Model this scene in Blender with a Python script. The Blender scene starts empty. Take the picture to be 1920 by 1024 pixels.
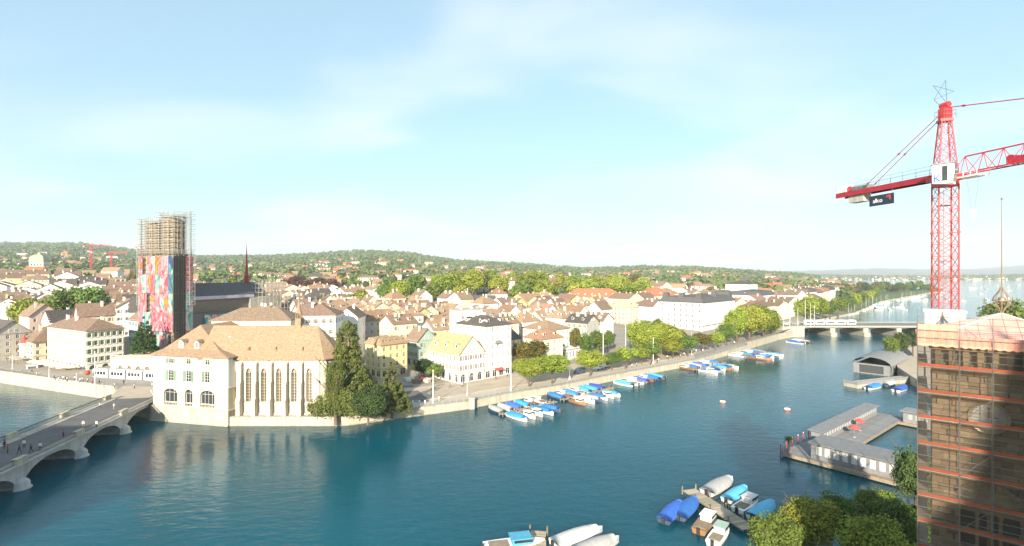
import bpy, math, random
import numpy as np
from mathutils import Vector, Matrix
R = math.radians
S = bpy.context.scene
COL = S.collection
rnd = random.Random(11)

# ------------------------------------------------------------------ camera, sky, sun, exposure
CAMH = 40.0
cd = bpy.data.cameras.new('camera'); cam = bpy.data.objects.new('camera', cd); COL.objects.link(cam)
cam.location = (0, 0, CAMH); cam.rotation_euler = (R(90), 0, 0)
cd.sensor_width = 36; cd.lens = 18; cd.clip_start = 0.5; cd.clip_end = 60000
S.camera = cam
SUN_AZ, SUN_EL = 14.0, 20.0          # light travels this many degrees to the right of straight ahead
w = bpy.data.worlds.new('World'); S.world = w; w.use_nodes = True
nt = w.node_tree; N = nt.nodes; L = nt.links; N.clear()
wo = N.new('ShaderNodeOutputWorld'); bg = N.new('ShaderNodeBackground'); sky = N.new('ShaderNodeTexSky')
sky.sky_type = 'NISHITA'; sky.sun_disc = False
sky.sun_elevation = R(SUN_EL); sky.sun_rotation = R(180 + SUN_AZ)
sky.altitude = 400; sky.air_density = 1.0; sky.dust_density = 1.6; sky.ozone_density = 2.2
tc = N.new('ShaderNodeTexCoord'); mp = N.new('ShaderNodeMapping')
sep = N.new('ShaderNodeSeparateXYZ'); L.new(tc.outputs['Generated'], sep.inputs[0])
# thin high cloud: directions projected on a flat layer overhead
addz = N.new('ShaderNodeMath'); addz.operation = 'ADD'; addz.inputs[1].default_value = 0.22; zmx = N.new('ShaderNodeMath'); zmx.operation = 'MAXIMUM'; zmx.inputs[1].default_value = 0.0; L.new(sep.outputs['Z'], zmx.inputs[0]); L.new(zmx.outputs[0], addz.inputs[0])
div = N.new('ShaderNodeVectorMath'); div.operation = 'DIVIDE'
cmb = N.new('ShaderNodeCombineXYZ')
for i in range(3): L.new(addz.outputs[0], cmb.inputs[i])
L.new(tc.outputs['Generated'], div.inputs[0]); L.new(cmb.outputs[0], div.inputs[1])
mp.inputs['Scale'].default_value = (0.8, 1.1, 0.0); mp.inputs['Location'].default_value = (9.1, 1.2, 0); L.new(div.outputs[0], mp.inputs['Vector'])
nz = N.new('ShaderNodeTexNoise'); nz.inputs['Scale'].default_value = 1.15; nz.inputs['Detail'].default_value = 4; nz.inputs['Roughness'].default_value = 0.42
nz.inputs['Distortion'].default_value = 0.4
L.new(mp.outputs[0], nz.inputs['Vector'])
rp = N.new('ShaderNodeValToRGB'); rp.color_ramp.elements[0].position = 0.46; rp.color_ramp.elements[1].position = 0.80
rp.color_ramp.interpolation = 'EASE'
L.new(nz.outputs['Fac'], rp.inputs[0])
cm = N.new('ShaderNodeMath'); cm.operation = 'MULTIPLY'; cm.inputs[1].default_value = 0.58; L.new(rp.outputs[0], cm.inputs[0])
mx = N.new('ShaderNodeMix'); mx.data_type = 'RGBA'; L.new(cm.outputs[0], mx.inputs[0])
ti = N.new('ShaderNodeMix'); ti.data_type = 'RGBA'; ti.blend_type = 'MULTIPLY'; ti.inputs[0].default_value = 1.0; ti.inputs[7].default_value = (0.90, 1.06, 1.0, 1); L.new(sky.outputs[0], ti.inputs[6])
ve = N.new('ShaderNodeMix'); ve.data_type = 'RGBA'; ve.inputs[0].default_value = 0.50; ve.inputs[7].default_value = (2.55, 3.65, 4.15, 1); L.new(ti.outputs[2], ve.inputs[6]); L.new(ve.outputs[2], mx.inputs[6]); mx.inputs[7].default_value = (5.0, 5.05, 5.1, 1)
L.new(mx.outputs[2], bg.inputs['Color']); bg.inputs['Strength'].default_value = 0.09
L.new(bg.outputs[0], wo.inputs['Surface'])
sl = bpy.data.lights.new('sun', 'SUN'); sl.energy = 4.6; sl.angle = R(0.6); sl.color = (1.0, 0.87, 0.68)
so = bpy.data.objects.new('sun', sl); COL.objects.link(so); so.location = (-60, -240, 200)
SD = Vector((math.sin(R(SUN_AZ)) * math.cos(R(SUN_EL)), math.cos(R(SUN_AZ)) * math.cos(R(SUN_EL)), -math.sin(R(SUN_EL))))
so.rotation_euler = SD.to_track_quat('-Z', 'Y').to_euler()
vs = S.view_settings; vs.view_transform = 'Standard'; vs.look = 'None'; vs.gamma = 1; vs.use_curve_mapping = False
vs.exposure = 1.45

# ------------------------------------------------------------------ helpers
F = 960.0
def at(u, v, z=0.0):
    "pixel of the 1920x1024 photograph seen on a level surface at height z"
    y = (CAMH - z) * F / (v - 512.0)
    return Vector(((u - 960.0) / F * y, y, z))
def zat(v, y): return CAMH - (v - 512.0) / F * y
def xat(u, y): return (u - 960.0) / F * y

class MB:
    def __init__(s): s.v = []; s.f = []; s.m = []
    def poly(s, pts, m=0):
        n = len(s.v); s.v.extend([tuple(p) for p in pts]); s.f.append(tuple(range(n, n + len(pts)))); s.m.append(m)
    def box(s, x0, x1, y0, y1, z0, z1, m=0):
        n = len(s.v)
        s.v += [(x0,y0,z0),(x1,y0,z0),(x1,y1,z0),(x0,y1,z0),(x0,y0,z1),(x1,y0,z1),(x1,y1,z1),(x0,y1,z1)]
        for q in ((0,3,2,1),(4,5,6,7),(0,1,5,4),(1,2,6,5),(2,3,7,6),(3,0,4,7)):
            s.f.append(tuple(n + i for i in q)); s.m.append(m)
        return s
    def prism(s, pts, z0, z1, m=0, mtop=None):
        "vertical prism over a 2D polygon (counter-clockwise)"
        n = len(pts)
        s.poly([(p[0], p[1], z1) for p in pts], m if mtop is None else mtop)
        s.poly([(p[0], p[1], z0) for p in reversed(pts)], m)
        for i in range(n):
            a, b = pts[i], pts[(i + 1) % n]
            s.poly([(a[0], a[1], z0), (b[0], b[1], z0), (b[0], b[1], z1), (a[0], a[1], z1)], m)
        return s
    def slab(s, pts, t, m=0):
        "plate under a 3D polygon, t thick straight down"
        lo = [(p[0], p[1], p[2] - t) for p in pts]
        s.poly(pts, m); s.poly(list(reversed(lo)), m)
        for i in range(len(pts)):
            j = (i + 1) % len(pts); s.poly([lo[i], lo[j], pts[j], pts[i]], m)
        return s
    def tube(s, p0, p1, r0, r1=None, n=6, m=0, cap=True):
        r1 = r0 if r1 is None else r1
        p0 = Vector(p0); p1 = Vector(p1); d = (p1 - p0)
        if d.length < 1e-6: return s
        d.normalize(); a = d.orthogonal().normalized(); b = d.cross(a); k = len(s.v)
        for p, r in ((p0, r0), (p1, r1)):
            for i in range(n):
                t = 2 * math.pi * i / n; s.v.append(tuple(p + (a * math.cos(t) + b * math.sin(t)) * r))
        for i in range(n):
            j = (i + 1) % n; s.f.append((k + i, k + j, k + n + j, k + n + i)); s.m.append(m)
        if cap:
            s.f.append(tuple(k + i for i in reversed(range(n)))); s.m.append(m)
            s.f.append(tuple(k + n + i for i in range(n))); s.m.append(m)
        return s
    def lathe(s, prof, n=12, m=0, c=(0, 0), capb=True):
        k = len(s.v)
        for (r, z) in prof:
            for i in range(n):
                t = 2 * math.pi * i / n; s.v.append((c[0] + r * math.cos(t), c[1] + r * math.sin(t), z))
        for q in range(len(prof) - 1):
            for i in range(n):
                j = (i + 1) % n
                s.f.append((k + q*n + i, k + q*n + j, k + (q+1)*n + j, k + (q+1)*n + i)); s.m.append(m)
        if capb:
            s.f.append(tuple(k + i for i in reversed(range(n)))); s.m.append(m)
            q = len(prof) - 1; s.f.append(tuple(k + q*n + i for i in range(n))); s.m.append(m)
        return s
    def mesh(s, name, mats, smooth=False):
        me = bpy.data.meshes.new(name); me.from_pydata(s.v, [], s.f)
        if not isinstance(mats, (list, tuple)): mats = [mats]
        for q in mats: me.materials.append(M[q] if isinstance(q, str) else q)
        if len(mats) > 1: me.polygons.foreach_set('material_index', s.m)
        if smooth: me.polygons.foreach_set('use_smooth', [True] * len(me.polygons))
        me.update(); return me
    def build(s, name, mats, parent=None, smooth=False):
        return put(name, s.mesh(name, mats, smooth), parent)

def put(name, me, parent=None, loc=None, rz=None, scale=None):
    o = bpy.data.objects.new(name, me); COL.objects.link(o)
    if parent is not None: o.parent = parent
    if loc is not None: o.location = loc
    if rz is not None: o.rotation_euler = (0, 0, rz)
    if scale is not None: o.scale = scale
    return o
def tag(o, label=None, cat=None, group=None, kind=None):
    if label: o['label'] = label
    if cat: o['category'] = cat
    if group: o['group'] = group
    if kind: o['kind'] = kind
    return o
def thing(name, label, cat, loc=(0, 0, 0), rz=0.0, group=None):
    o = put(name, None, None, loc, rz); o.empty_display_size = 0.5
    return tag(o, label, cat, group)
def kids(o): return CH.get(o.name, [])
def copy_thing(root, loc, rz=None, label=None, group=None, scale=None):
    c = root.copy(); COL.objects.link(c); c.location = loc
    if rz is not None: c.rotation_euler = (0, 0, rz)
    if scale is not None: c.scale = scale
    if label: c['label'] = label
    if group: c['group'] = group
    for k in root.children:
        kc = k.copy(); COL.objects.link(kc); kc.parent = c
        for g in k.children:
            gc = g.copy(); COL.objects.link(gc); gc.parent = kc
    return c
ORD = ['', 'first', 'second', 'third', 'fourth', 'fifth', 'sixth', 'seventh', 'eighth', 'ninth', 'tenth', 'eleventh', 'twelfth',
       'thirteenth', 'fourteenth', 'fifteenth', 'sixteenth', 'seventeenth', 'eighteenth', 'nineteenth', 'twentieth']
def nth(i):
    if i <= 20: return ORD[i]
    return '%d%s' % (i, {1: 'st', 2: 'nd', 3: 'rd'}.get(i % 10, 'th') if i % 100 not in (11, 12, 13) else 'th')

# ------------------------------------------------------------------ materials
M = {}
def mat(name, c, rough=0.8, var=0.15, scale=0.6, objvar=0.0, bump=0.0, bscale=8.0, spec=0.3, metal=0.0, stain=0.0, hue=0.0):
    m = bpy.data.materials.new(name); m.use_nodes = True; t = m.node_tree; n = t.nodes; l = t.links
    p = n['Principled BSDF']; p.inputs['Roughness'].default_value = rough; p.inputs['Specular IOR Level'].default_value = spec
    p.inputs['Metallic'].default_value = metal
    co = n.new('ShaderNodeTexCoord'); no = n.new('ShaderNodeTexNoise'); no.inputs['Scale'].default_value = scale
    no.inputs['Detail'].default_value = 5; no.inputs['Roughness'].default_value = 0.65; l.new(co.outputs['Object'], no.inputs['Vector'])
    mr = n.new('ShaderNodeMapRange'); mr.inputs[1].default_value = 0.25; mr.inputs[2].default_value = 0.75
    mr.inputs[3].default_value = 1 - var; mr.inputs[4].default_value = 1 + var; l.new(no.outputs['Fac'], mr.inputs[0])
    hs = n.new('ShaderNodeHueSaturation'); hs.inputs['Color'].default_value = (*c, 1); val = mr.outputs[0]
    if objvar or hue:
        oi = n.new('ShaderNodeObjectInfo'); m2 = n.new('ShaderNodeMapRange'); m2.inputs[3].default_value = 1 - objvar; m2.inputs[4].default_value = 1 + objvar
        l.new(oi.outputs['Random'], m2.inputs[0]); mm = n.new('ShaderNodeMath'); mm.operation = 'MULTIPLY'
        l.new(val, mm.inputs[0]); l.new(m2.outputs[0], mm.inputs[1]); val = mm.outputs[0]
        if hue:
            wn = n.new('ShaderNodeTexWhiteNoise'); wn.noise_dimensions = '1D'; l.new(oi.outputs['Random'], wn.inputs['W'])
            m3 = n.new('ShaderNodeMapRange'); m3.inputs[3].default_value = 0.5 - hue; m3.inputs[4].default_value = 0.5 + hue
            l.new(wn.outputs['Value'], m3.inputs[0]); l.new(m3.outputs[0], hs.inputs['Hue'])
    if stain:
        # rain streaks: noise stretched along z
        mp2 = n.new('ShaderNodeMapping'); mp2.inputs['Scale'].default_value = (1.6, 1.6, 0.12); l.new(co.outputs['Object'], mp2.inputs[0])
        n2 = n.new('ShaderNodeTexNoise'); n2.inputs['Scale'].default_value = 1.0; n2.inputs['Detail'].default_value = 4; l.new(mp2.outputs[0], n2.inputs['Vector'])
        m4 = n.new('ShaderNodeMapRange'); m4.inputs[1].default_value = 0.42; m4.inputs[2].default_value = 0.72; m4.inputs[3].default_value = 1; m4.inputs[4].default_value = 1 - stain
        l.new(n2.outputs['Fac'], m4.inputs[0]); m5 = n.new('ShaderNodeMath'); m5.operation = 'MULTIPLY'
        l.new(val, m5.inputs[0]); l.new(m4.outputs[0], m5.inputs[1]); val = m5.outputs[0]
    l.new(val, hs.inputs['Value']); l.new(hs.outputs[0], p.inputs['Base Color'])
    if bump:
        nb = n.new('ShaderNodeTexNoise'); nb.inputs['Scale'].default_value = bscale; nb.inputs['Detail'].default_value = 3; l.new(co.outputs['Object'], nb.inputs['Vector'])
        b = n.new('ShaderNodeBump'); b.inputs['Strength'].default_value = bump; b.inputs['Distance'].default_value = 0.05
        l.new(nb.outputs['Fac'], b.inputs['Height']); l.new(b.outputs[0], p.inputs['Normal'])
    M[name] = m; return m
def roofmat(name, c, var=0.35, objvar=0.2, hue=0.012):
    m = mat(name, c, 0.85, var, 1.4, objvar, 0, hue=hue, spec=0.2); t = m.node_tree; n = t.nodes; l = t.links
    p = n['Principled BSDF']; co = [q for q in n if q.type == 'TEX_COORD'][0]; hs = [q for q in n if q.type == 'HUE_SAT'][0]
    sx = n.new('ShaderNodeSeparateXYZ'); l.new(co.outputs['Object'], sx.inputs[0])
    # tile courses: saw wave in height; single tiles: voronoi cells
    mu = n.new('ShaderNodeMath'); mu.operation = 'MULTIPLY'; mu.inputs[1].default_value = 5.5; l.new(sx.outputs['Z'], mu.inputs[0])
    fr = n.new('ShaderNodeMath'); fr.operation = 'FRACT'; l.new(mu.outputs[0], fr.inputs[0])
    b = n.new('ShaderNodeBump'); b.inputs['Strength'].default_value = 0.5; b.inputs['Distance'].default_value = 0.06; b.invert = True
    l.new(fr.outputs[0], b.inputs['Height']); l.new(b.outputs[0], p.inputs['Normal'])
    vo = n.new('ShaderNodeTexVoronoi'); vo.inputs['Scale'].default_value = 4.6; l.new(co.outputs['Object'], vo.inputs['Vector'])
    mr = n.new('ShaderNodeMapRange'); mr.inputs[3].default_value = 0.72; mr.inputs[4].default_value = 1.28; l.new(vo.outputs['Color'], mr.inputs[0])
    src = hs.inputs['Value'].links[0].from_socket; mm = n.new('ShaderNodeMath'); mm.operation = 'MULTIPLY'
    l.new(src, mm.inputs[0]); l.new(mr.outputs[0], mm.inputs[1]); l.new(mm.outputs[0], hs.inputs['Value'])
def leafmat(name, c, objvar=0.25, hue=0.02):
    m = mat(name, c, 0.6, 0.35, 2.0 if name != 'leaf_far' else 0.011, objvar, 0, hue=hue, spec=0.15); t = m.node_tree; n = t.nodes; l = t.links
    p = n['Principled BSDF']; hs = [q for q in n if q.type == 'HUE_SAT'][0]; out = n['Material Output']
    tr = n.new('ShaderNodeBsdfTranslucent'); l.new(hs.outputs[0], tr.inputs['Color']); ms = n.new('ShaderNodeMixShader'); ms.inputs[0].default_value = 0.22
    l.new(p.outputs[0], ms.inputs[1]); l.new(tr.outputs[0], ms.inputs[2]); l.new(ms.outputs[0], out.inputs['Surface'])
mat('wall_white', (0.78, 0.75, 0.70), 0.9, 0.06, 0.5, 0.06, 0.1, 10, stain=0.10)
mat('wall_cream', (0.66, 0.59, 0.44), 0.9, 0.08, 0.5, 0.08, 0.1, 10, stain=0.12)
mat('wall_yellow', (0.62, 0.52, 0.28), 0.9, 0.08, 0.5, 0.08, 0.1, 10, stain=0.12)
mat('wall_grey', (0.44, 0.42, 0.38), 0.9, 0.10, 0.5, 0.08, 0.1, 10, stain=0.15)
mat('wall_pink', (0.64, 0.47, 0.40), 0.9, 0.08, 0.5, 0.08, 0.1, 10, stain=0.12)
mat('wall_blue', (0.50, 0.60, 0.66), 0.9, 0.08, 0.5, 0.05, 0.1, 10, stain=0.10)
mat('wall_green', (0.34, 0.45, 0.40), 0.9, 0.08, 0.5, 0.05, 0.1, 10, stain=0.12)
mat('sandstone', (0.53, 0.475, 0.385), 0.9, 0.18, 0.7, 0.0, 0.3, 4, stain=0.18)
mat('stone', (0.38, 0.36, 0.31), 0.9, 0.22, 0.5, 0.0, 0.3, 3, stain=0.3)
mat('stone_pale', (0.43, 0.395, 0.32), 0.9, 0.18, 0.5, 0.0, 0.25, 3, stain=0.25)
mat('bridge_stone', (0.40, 0.41, 0.41), 0.9, 0.2, 0.4, 0.0, 0.25, 3, stain=0.25)
roofmat('roof_brown', (0.200, 0.140, 0.105)); roofmat('roof_orange', (0.27, 0.165, 0.110)); roofmat('roof_dark', (0.085, 0.075, 0.072))
roofmat('roof_tan', (0.285, 0.200, 0.132), 0.2, 0.06, 0.004); roofmat('roof_yellow', (0.40, 0.30, 0.175), 0.2, 0.08, 0.004)
roofmat('roof_red', (0.40, 0.13, 0.075)); roofmat('roof_slate', (0.095, 0.093, 0.098), 0.2, 0.1, 0.0); roofmat('roof_copper', (0.42, 0.50, 0.30), 0.15, 0.05, 0.0)
mat('frame_white', (0.72, 0.70, 0.66), 0.6, 0.05); mat('frame_grey', (0.35, 0.34, 0.32), 0.7, 0.1)
mat('shutter_green', (0.16, 0.23, 0.17), 0.6, 0.12, 2, 0.15); mat('shutter_sage', (0.30, 0.36, 0.25), 0.6, 0.12, 2, 0.15)
mat('shutter_grey', (0.24, 0.22, 0.20), 0.6, 0.12, 2, 0.2); mat('shutter_teal', (0.05, 0.14, 0.18), 0.6, 0.12, 2, 0.1)
mat('shutter_cream', (0.60, 0.56, 0.40), 0.6, 0.1, 2, 0.1)
mat('glass', (0.035, 0.04, 0.045), 0.12, 0.3, 0.7, 0.5, spec=0.7); mat('glass_warm', (0.10, 0.09, 0.075), 0.2, 0.3, 0.7, 0.5, spec=0.6)
mat('dark', (0.03, 0.03, 0.03), 0.8, 0.2); mat('metal_dark', (0.07, 0.075, 0.08), 0.5, 0.2, 3, metal=0.3); mat('metal_grey', (0.34, 0.35, 0.36), 0.45, 0.1, 3, metal=0.4)
mat('pole_white', (0.70, 0.70, 0.68), 0.5, 0.08, 2)
mat('crane_red', (0.50, 0.035, 0.04), 0.45, 0.18, 1.5, 0.08, spec=0.5); mat('crane_maroon', (0.32, 0.02, 0.035), 0.5, 0.2, 1.5, spec=0.4)
mat('concrete', (0.40, 0.385, 0.35), 0.9, 0.2, 1.2, stain=0.25); mat('sign_navy', (0.022, 0.035, 0.06), 0.5, 0.1); mat('white', (0.8, 0.8, 0.78), 0.5, 0.04, 1)
mat('red', (0.55, 0.05, 0.05), 0.6, 0.1); mat('blue_logo', (0.03, 0.12, 0.42), 0.5, 0.05)
mat('pave', (0.41, 0.345, 0.275), 0.92, 0.14, 0.25, 0, 0.15, 6); mat('asphalt', (0.13, 0.122, 0.115), 0.95, 0.16, 0.2, 0, 0.15, 6); mat('gravel', (0.44, 0.385, 0.31), 0.95, 0.12, 0.3)
mat('asphalt_bridge', (0.115, 0.115, 0.12), 0.95, 0.22, 0.35, 0, 0.15, 6); mat('line', (0.62, 0.60, 0.55), 0.8, 0.2, 2); mat('rail', (0.10, 0.09, 0.085), 0.5, 0.2, metal=0.5)
mat('tram_white', (0.78, 0.80, 0.80), 0.35, 0.04, 1, spec=0.5); mat('tram_blue', (0.28, 0.50, 0.72), 0.35, 0.05, 1, spec=0.5)
mat('parasol', (0.66, 0.58, 0.44), 0.9, 0.1, 2, 0.12); mat('awning', (0.46, 0.08, 0.075), 0.85, 0.15, 2); mat('awning_grey', (0.40, 0.37, 0.34), 0.85, 0.15, 2)
mat('wood', (0.22, 0.17, 0.125), 0.85, 0.3, 2, 0.15); mat('wood_grey', (0.205, 0.21, 0.22), 0.85, 0.2, 1.5, 0.12, stain=0.2); mat('plank', (0.34, 0.29, 0.22), 0.85, 0.3, 3, 0.25)
mat('tarp_blue', (0.04, 0.17, 0.50), 0.55, 0.2, 1.5, 0.3, 0.6, 2.5, hue=0.03); mat('tarp_grey', (0.42, 0.42, 0.42), 0.65, 0.15, 1.5, 0.3, 0.6, 2.5); mat('tarp_cyan', (0.08, 0.33, 0.50), 0.6, 0.2, 1.5, 0.2, 0.6, 2.5)
mat('hull_white', (0.72, 0.72, 0.70), 0.35, 0.08, 1, 0.1, spec=0.5); mat('hull_navy', (0.05, 0.07, 0.12), 0.4, 0.1, 1, 0.2, spec=0.5); mat('hull_wood', (0.28, 0.15, 0.07), 0.4, 0.2, 2, 0.1, spec=0.5)
mat('bark', (0.13, 0.095, 0.07), 0.95, 0.3, 3, 0.2, 0.4, 6); mat('bark_red', (0.28, 0.15, 0.09), 0.95, 0.25, 3, 0.1)
mat('buoy', (0.70, 0.16, 0.09), 0.5, 0.1); mat('skin', (0.48, 0.30, 0.22), 0.6, 0.05); mat('hair', (0.05, 0.035, 0.025), 0.7, 0.1)
for nm, c in (('cloth_dark', (0.035, 0.035, 0.045)), ('cloth_red', (0.40, 0.06, 0.05)), ('cloth_white', (0.70, 0.69, 0.66)), ('cloth_blue', (0.08, 0.14, 0.30)), ('cloth_tan', (0.42, 0.33, 0.22))):
    mat(nm, c, 0.9, 0.12, 6, 0.12)
mat('copper_roof', (0.62, 0.33, 0.28), 0.6, 0.18, 0.9, 0, 0.1, 3); mat('pink_sheet', (0.62, 0.27, 0.20), 0.75, 0.2, 1.2, 0.05, 0.5, 3)
mat('toe_orange', (0.42, 0.075, 0.03), 0.7, 0.2, 1.5, 0.15); mat('block', (0.225, 0.160, 0.098), 0.92, 0.25, 1.8, 0.28, 0.5, 7, hue=0.01); mat('mortar', (0.13, 0.11, 0.085), 0.95, 0.2, 2)
mat('brass', (0.42, 0.34, 0.22), 0.4, 0.2, 3, metal=0.7); mat('galv', (0.24, 0.24, 0.24), 0.45, 0.15, 3, 0.1, metal=0.5); mat('scaff_stone', (0.34, 0.285, 0.20), 0.9, 0.25, 0.8, 0.05, 0.3, 4)
mat('lilac_sheet', (0.52, 0.46, 0.54), 0.7, 0.12, 0.8)
leafmat('leaf_lime', (0.225, 0.265, 0.040)); leafmat('leaf_green', (0.120, 0.180, 0.038)); leafmat('leaf_dark', (0.055, 0.095, 0.030)); leafmat('leaf_olive', (0.135, 0.125, 0.030))
leafmat('leaf_copper', (0.085, 0.045, 0.032)); leafmat('leaf_thuja', (0.120, 0.145, 0.040), 0.05, 0.0); leafmat('leaf_far', (0.120, 0.165, 0.058), 0, 0)

def watercolour():
    m = bpy.data.materials.new('printed_sheet'); m.use_nodes = True; t = m.node_tree; n = t.nodes; l = t.links; p = n['Principled BSDF']; p.inputs['Roughness'].default_value = 0.7
    co = n.new('ShaderNodeTexCoord'); oi = n.new('ShaderNodeObjectInfo'); ad = n.new('ShaderNodeVectorMath'); ad.operation = 'MULTIPLY_ADD'
    cb = n.new('ShaderNodeCombineXYZ'); mu = n.new('ShaderNodeMath'); mu.operation = 'MULTIPLY'; mu.inputs[1].default_value = 90; l.new(oi.outputs['Random'], mu.inputs[0])
    for i in range(3): l.new(mu.outputs[0], cb.inputs[i])
    mpp = n.new('ShaderNodeMapping'); mpp.inputs['Scale'].default_value = (0.24, 0.24, 0.16); l.new(co.outputs['Object'], mpp.inputs[0])
    va = n.new('ShaderNodeVectorMath'); l.new(mpp.outputs[0], va.inputs[0]); l.new(cb.outputs[0], va.inputs[1])
    n1 = n.new('ShaderNodeTexNoise'); n1.inputs['Scale'].default_value = 1.0; n1.inputs['Detail'].default_value = 6; n1.inputs['Distortion'].default_value = 1.3; l.new(va.outputs[0], n1.inputs['Vector'])
    cr = n.new('ShaderNodeValToRGB'); e = cr.color_ramp.elements; e[0].position = 0.16; e[0].color = (0.06, 0.07, 0.20, 1); e[1].position = 0.84; e[1].color = (0.52, 0.30, 0.10, 1)
    for pos, c in ((0.26, (0.08, 0.30, 0.30, 1)), (0.34, (0.30, 0.44, 0.42, 1)), (0.41, (0.52, 0.48, 0.46, 1)), (0.47, (0.50, 0.32, 0.36, 1)), (0.54, (0.50, 0.20, 0.24, 1)), (0.60, (0.48, 0.09, 0.13, 1)), (0.66, (0.54, 0.36, 0.36, 1)), (0.73, (0.30, 0.22, 0.34, 1)), (0.79, (0.50, 0.13, 0.06, 1))):
        q = e.new(pos); q.color = c
    mo = n.new('ShaderNodeMath'); mo.operation = 'MULTIPLY_ADD'; mo.inputs[1].default_value = 0.56; mo.inputs[2].default_value = -0.27
    l.new(oi.outputs['Random'], mo.inputs[0]); a2 = n.new('ShaderNodeMath'); l.new(mo.outputs[0], a2.inputs[0]); l.new(n1.outputs['Fac'], a2.inputs[1])
    dk = n.new('ShaderNodeHueSaturation'); dk.inputs['Value'].default_value = 0.66; dk.inputs['Saturation'].default_value = 1.15; l.new(cr.outputs[0], dk.inputs['Color'])
    l.new(a2.outputs[0], cr.inputs[0]); l.new(dk.outputs[0], p.inputs['Base Color']); M['printed_sheet'] = m
watercolour()
def netmat(name, c, op):
    m = bpy.data.materials.new(name); m.use_nodes = True; t = m.node_tree; n = t.nodes; l = t.links
    p = n['Principled BSDF']; p.inputs['Base Color'].default_value = (*c, 1); p.inputs['Roughness'].default_value = 0.9
    tr = n.new('ShaderNodeBsdfTransparent'); ms = n.new('ShaderNodeMixShader'); ms.inputs[0].default_value = op
    l.new(tr.outputs[0], ms.inputs[1]); l.new(p.outputs[0], ms.inputs[2]); l.new(ms.outputs[0], n['Material Output'].inputs['Surface']); M[name] = m
netmat('net_dark', (0.03, 0.03, 0.03), 0.45); netmat('net_fine', (0.06, 0.048, 0.035), 0.20); netmat('net_grey', (0.28, 0.30, 0.32), 0.25); netmat('glass_cab', (0.10, 0.14, 0.16), 0.7)
def watermat():
    m = bpy.data.materials.new('water'); m.use_nodes = True; t = m.node_tree; n = t.nodes; l = t.links; p = n['Principled BSDF']
    p.inputs['Roughness'].default_value = 0.06; p.inputs['IOR'].default_value = 1.24; p.inputs['Specular IOR Level'].default_value = 0.5
    p.subsurface_method = 'BURLEY'; p.inputs['Subsurface Weight'].default_value = 1.0; p.inputs['Subsurface Radius'].default_value = (1, 1, 1); p.inputs['Subsurface Scale'].default_value = 14.0   # light spreads metres under the surface
    ge = n.new('ShaderNodeNewGeometry'); mp = n.new('ShaderNodeMapping'); mp.inputs['Rotation'].default_value = (0, 0, R(-18)); mp.inputs['Scale'].default_value = (0.55, 1.0, 1); l.new(ge.outputs['Position'], mp.inputs[0])
    big = n.new('ShaderNodeTexNoise'); big.inputs['Scale'].default_value = 0.018; big.inputs['Detail'].default_value = 3; l.new(mp.outputs[0], big.inputs['Vector'])
    cr = n.new('ShaderNodeValToRGB'); cr.color_ramp.elements[0].position = 0.3; cr.color_ramp.elements[1].position = 0.7
    cr.color_ramp.elements[0].color = (0.0012, 0.056, 0.084, 1); cr.color_ramp.elements[1].color = (0.0020, 0.084, 0.118, 1)
    l.new(big.outputs['Fac'], cr.inputs[0]); l.new(cr.outputs[0], p.inputs['Base Color'])
    a = n.new('ShaderNodeTexNoise'); a.inputs['Scale'].default_value = 0.55; a.inputs['Detail'].default_value = 5; a.inputs['Roughness'].default_value = 0.6; l.new(mp.outputs[0], a.inputs['Vector'])
    # calmer lanes and rougher patches
    pm = n.new('ShaderNodeMapRange'); pm.inputs[1].default_value = 0.35; pm.inputs[2].default_value = 0.65; pm.inputs[3].default_value = 0.45; pm.inputs[4].default_value = 1.0; l.new(big.outputs['Fac'], pm.inputs[0])
    b = n.new('ShaderNodeBump'); b.inputs['Distance'].default_value = 0.19; l.new(pm.outputs[0], b.inputs['Strength']); l.new(a.outputs['Fac'], b.inputs['Height']); l.new(b.outputs[0], p.inputs['Normal'])
    M['water'] = m
watermat()
def groundmat():
    m = mat('ground', (0.27, 0.245, 0.21), 0.95, 0.15, 0.08); t = m.node_tree; n = t.nodes; l = t.links; p = n['Principled BSDF']
    hs = [q for q in n if q.type == 'HUE_SAT'][0]; ge = n.new('ShaderNodeNewGeometry'); sx = n.new('ShaderNodeSeparateXYZ'); l.new(ge.outputs['Position'], sx.inputs[0])
    mr = n.new('ShaderNodeMapRange'); mr.inputs[1].default_value = 330; mr.inputs[2].default_value = 560; l.new(sx.outputs['Y'], mr.inputs[0])
    no = n.new('ShaderNodeTexNoise'); no.inputs['Scale'].default_value = 0.02; no.inputs['Detail'].default_value = 5; l.new(ge.outputs['Position'], no.inputs['Vector'])
    cr = n.new('ShaderNodeValToRGB'); cr.color_ramp.elements[0].color = (0.045, 0.080, 0.030, 1); cr.color_ramp.elements[1].color = (0.10, 0.14, 0.045, 1); l.new(no.outputs['Fac'], cr.inputs[0])
    mx = n.new('ShaderNodeMix'); mx.data_type = 'RGBA'; l.new(mr.outputs[0], mx.inputs[0]); l.new(hs.outputs[0], mx.inputs[6]); l.new(cr.outputs[0], mx.inputs[7]); l.new(mx.outputs[2], p.inputs['Base Color'])
groundmat()
mat('far_hill', (0.050, 0.085, 0.040), 0.95, 0.3, 0.004)
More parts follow.
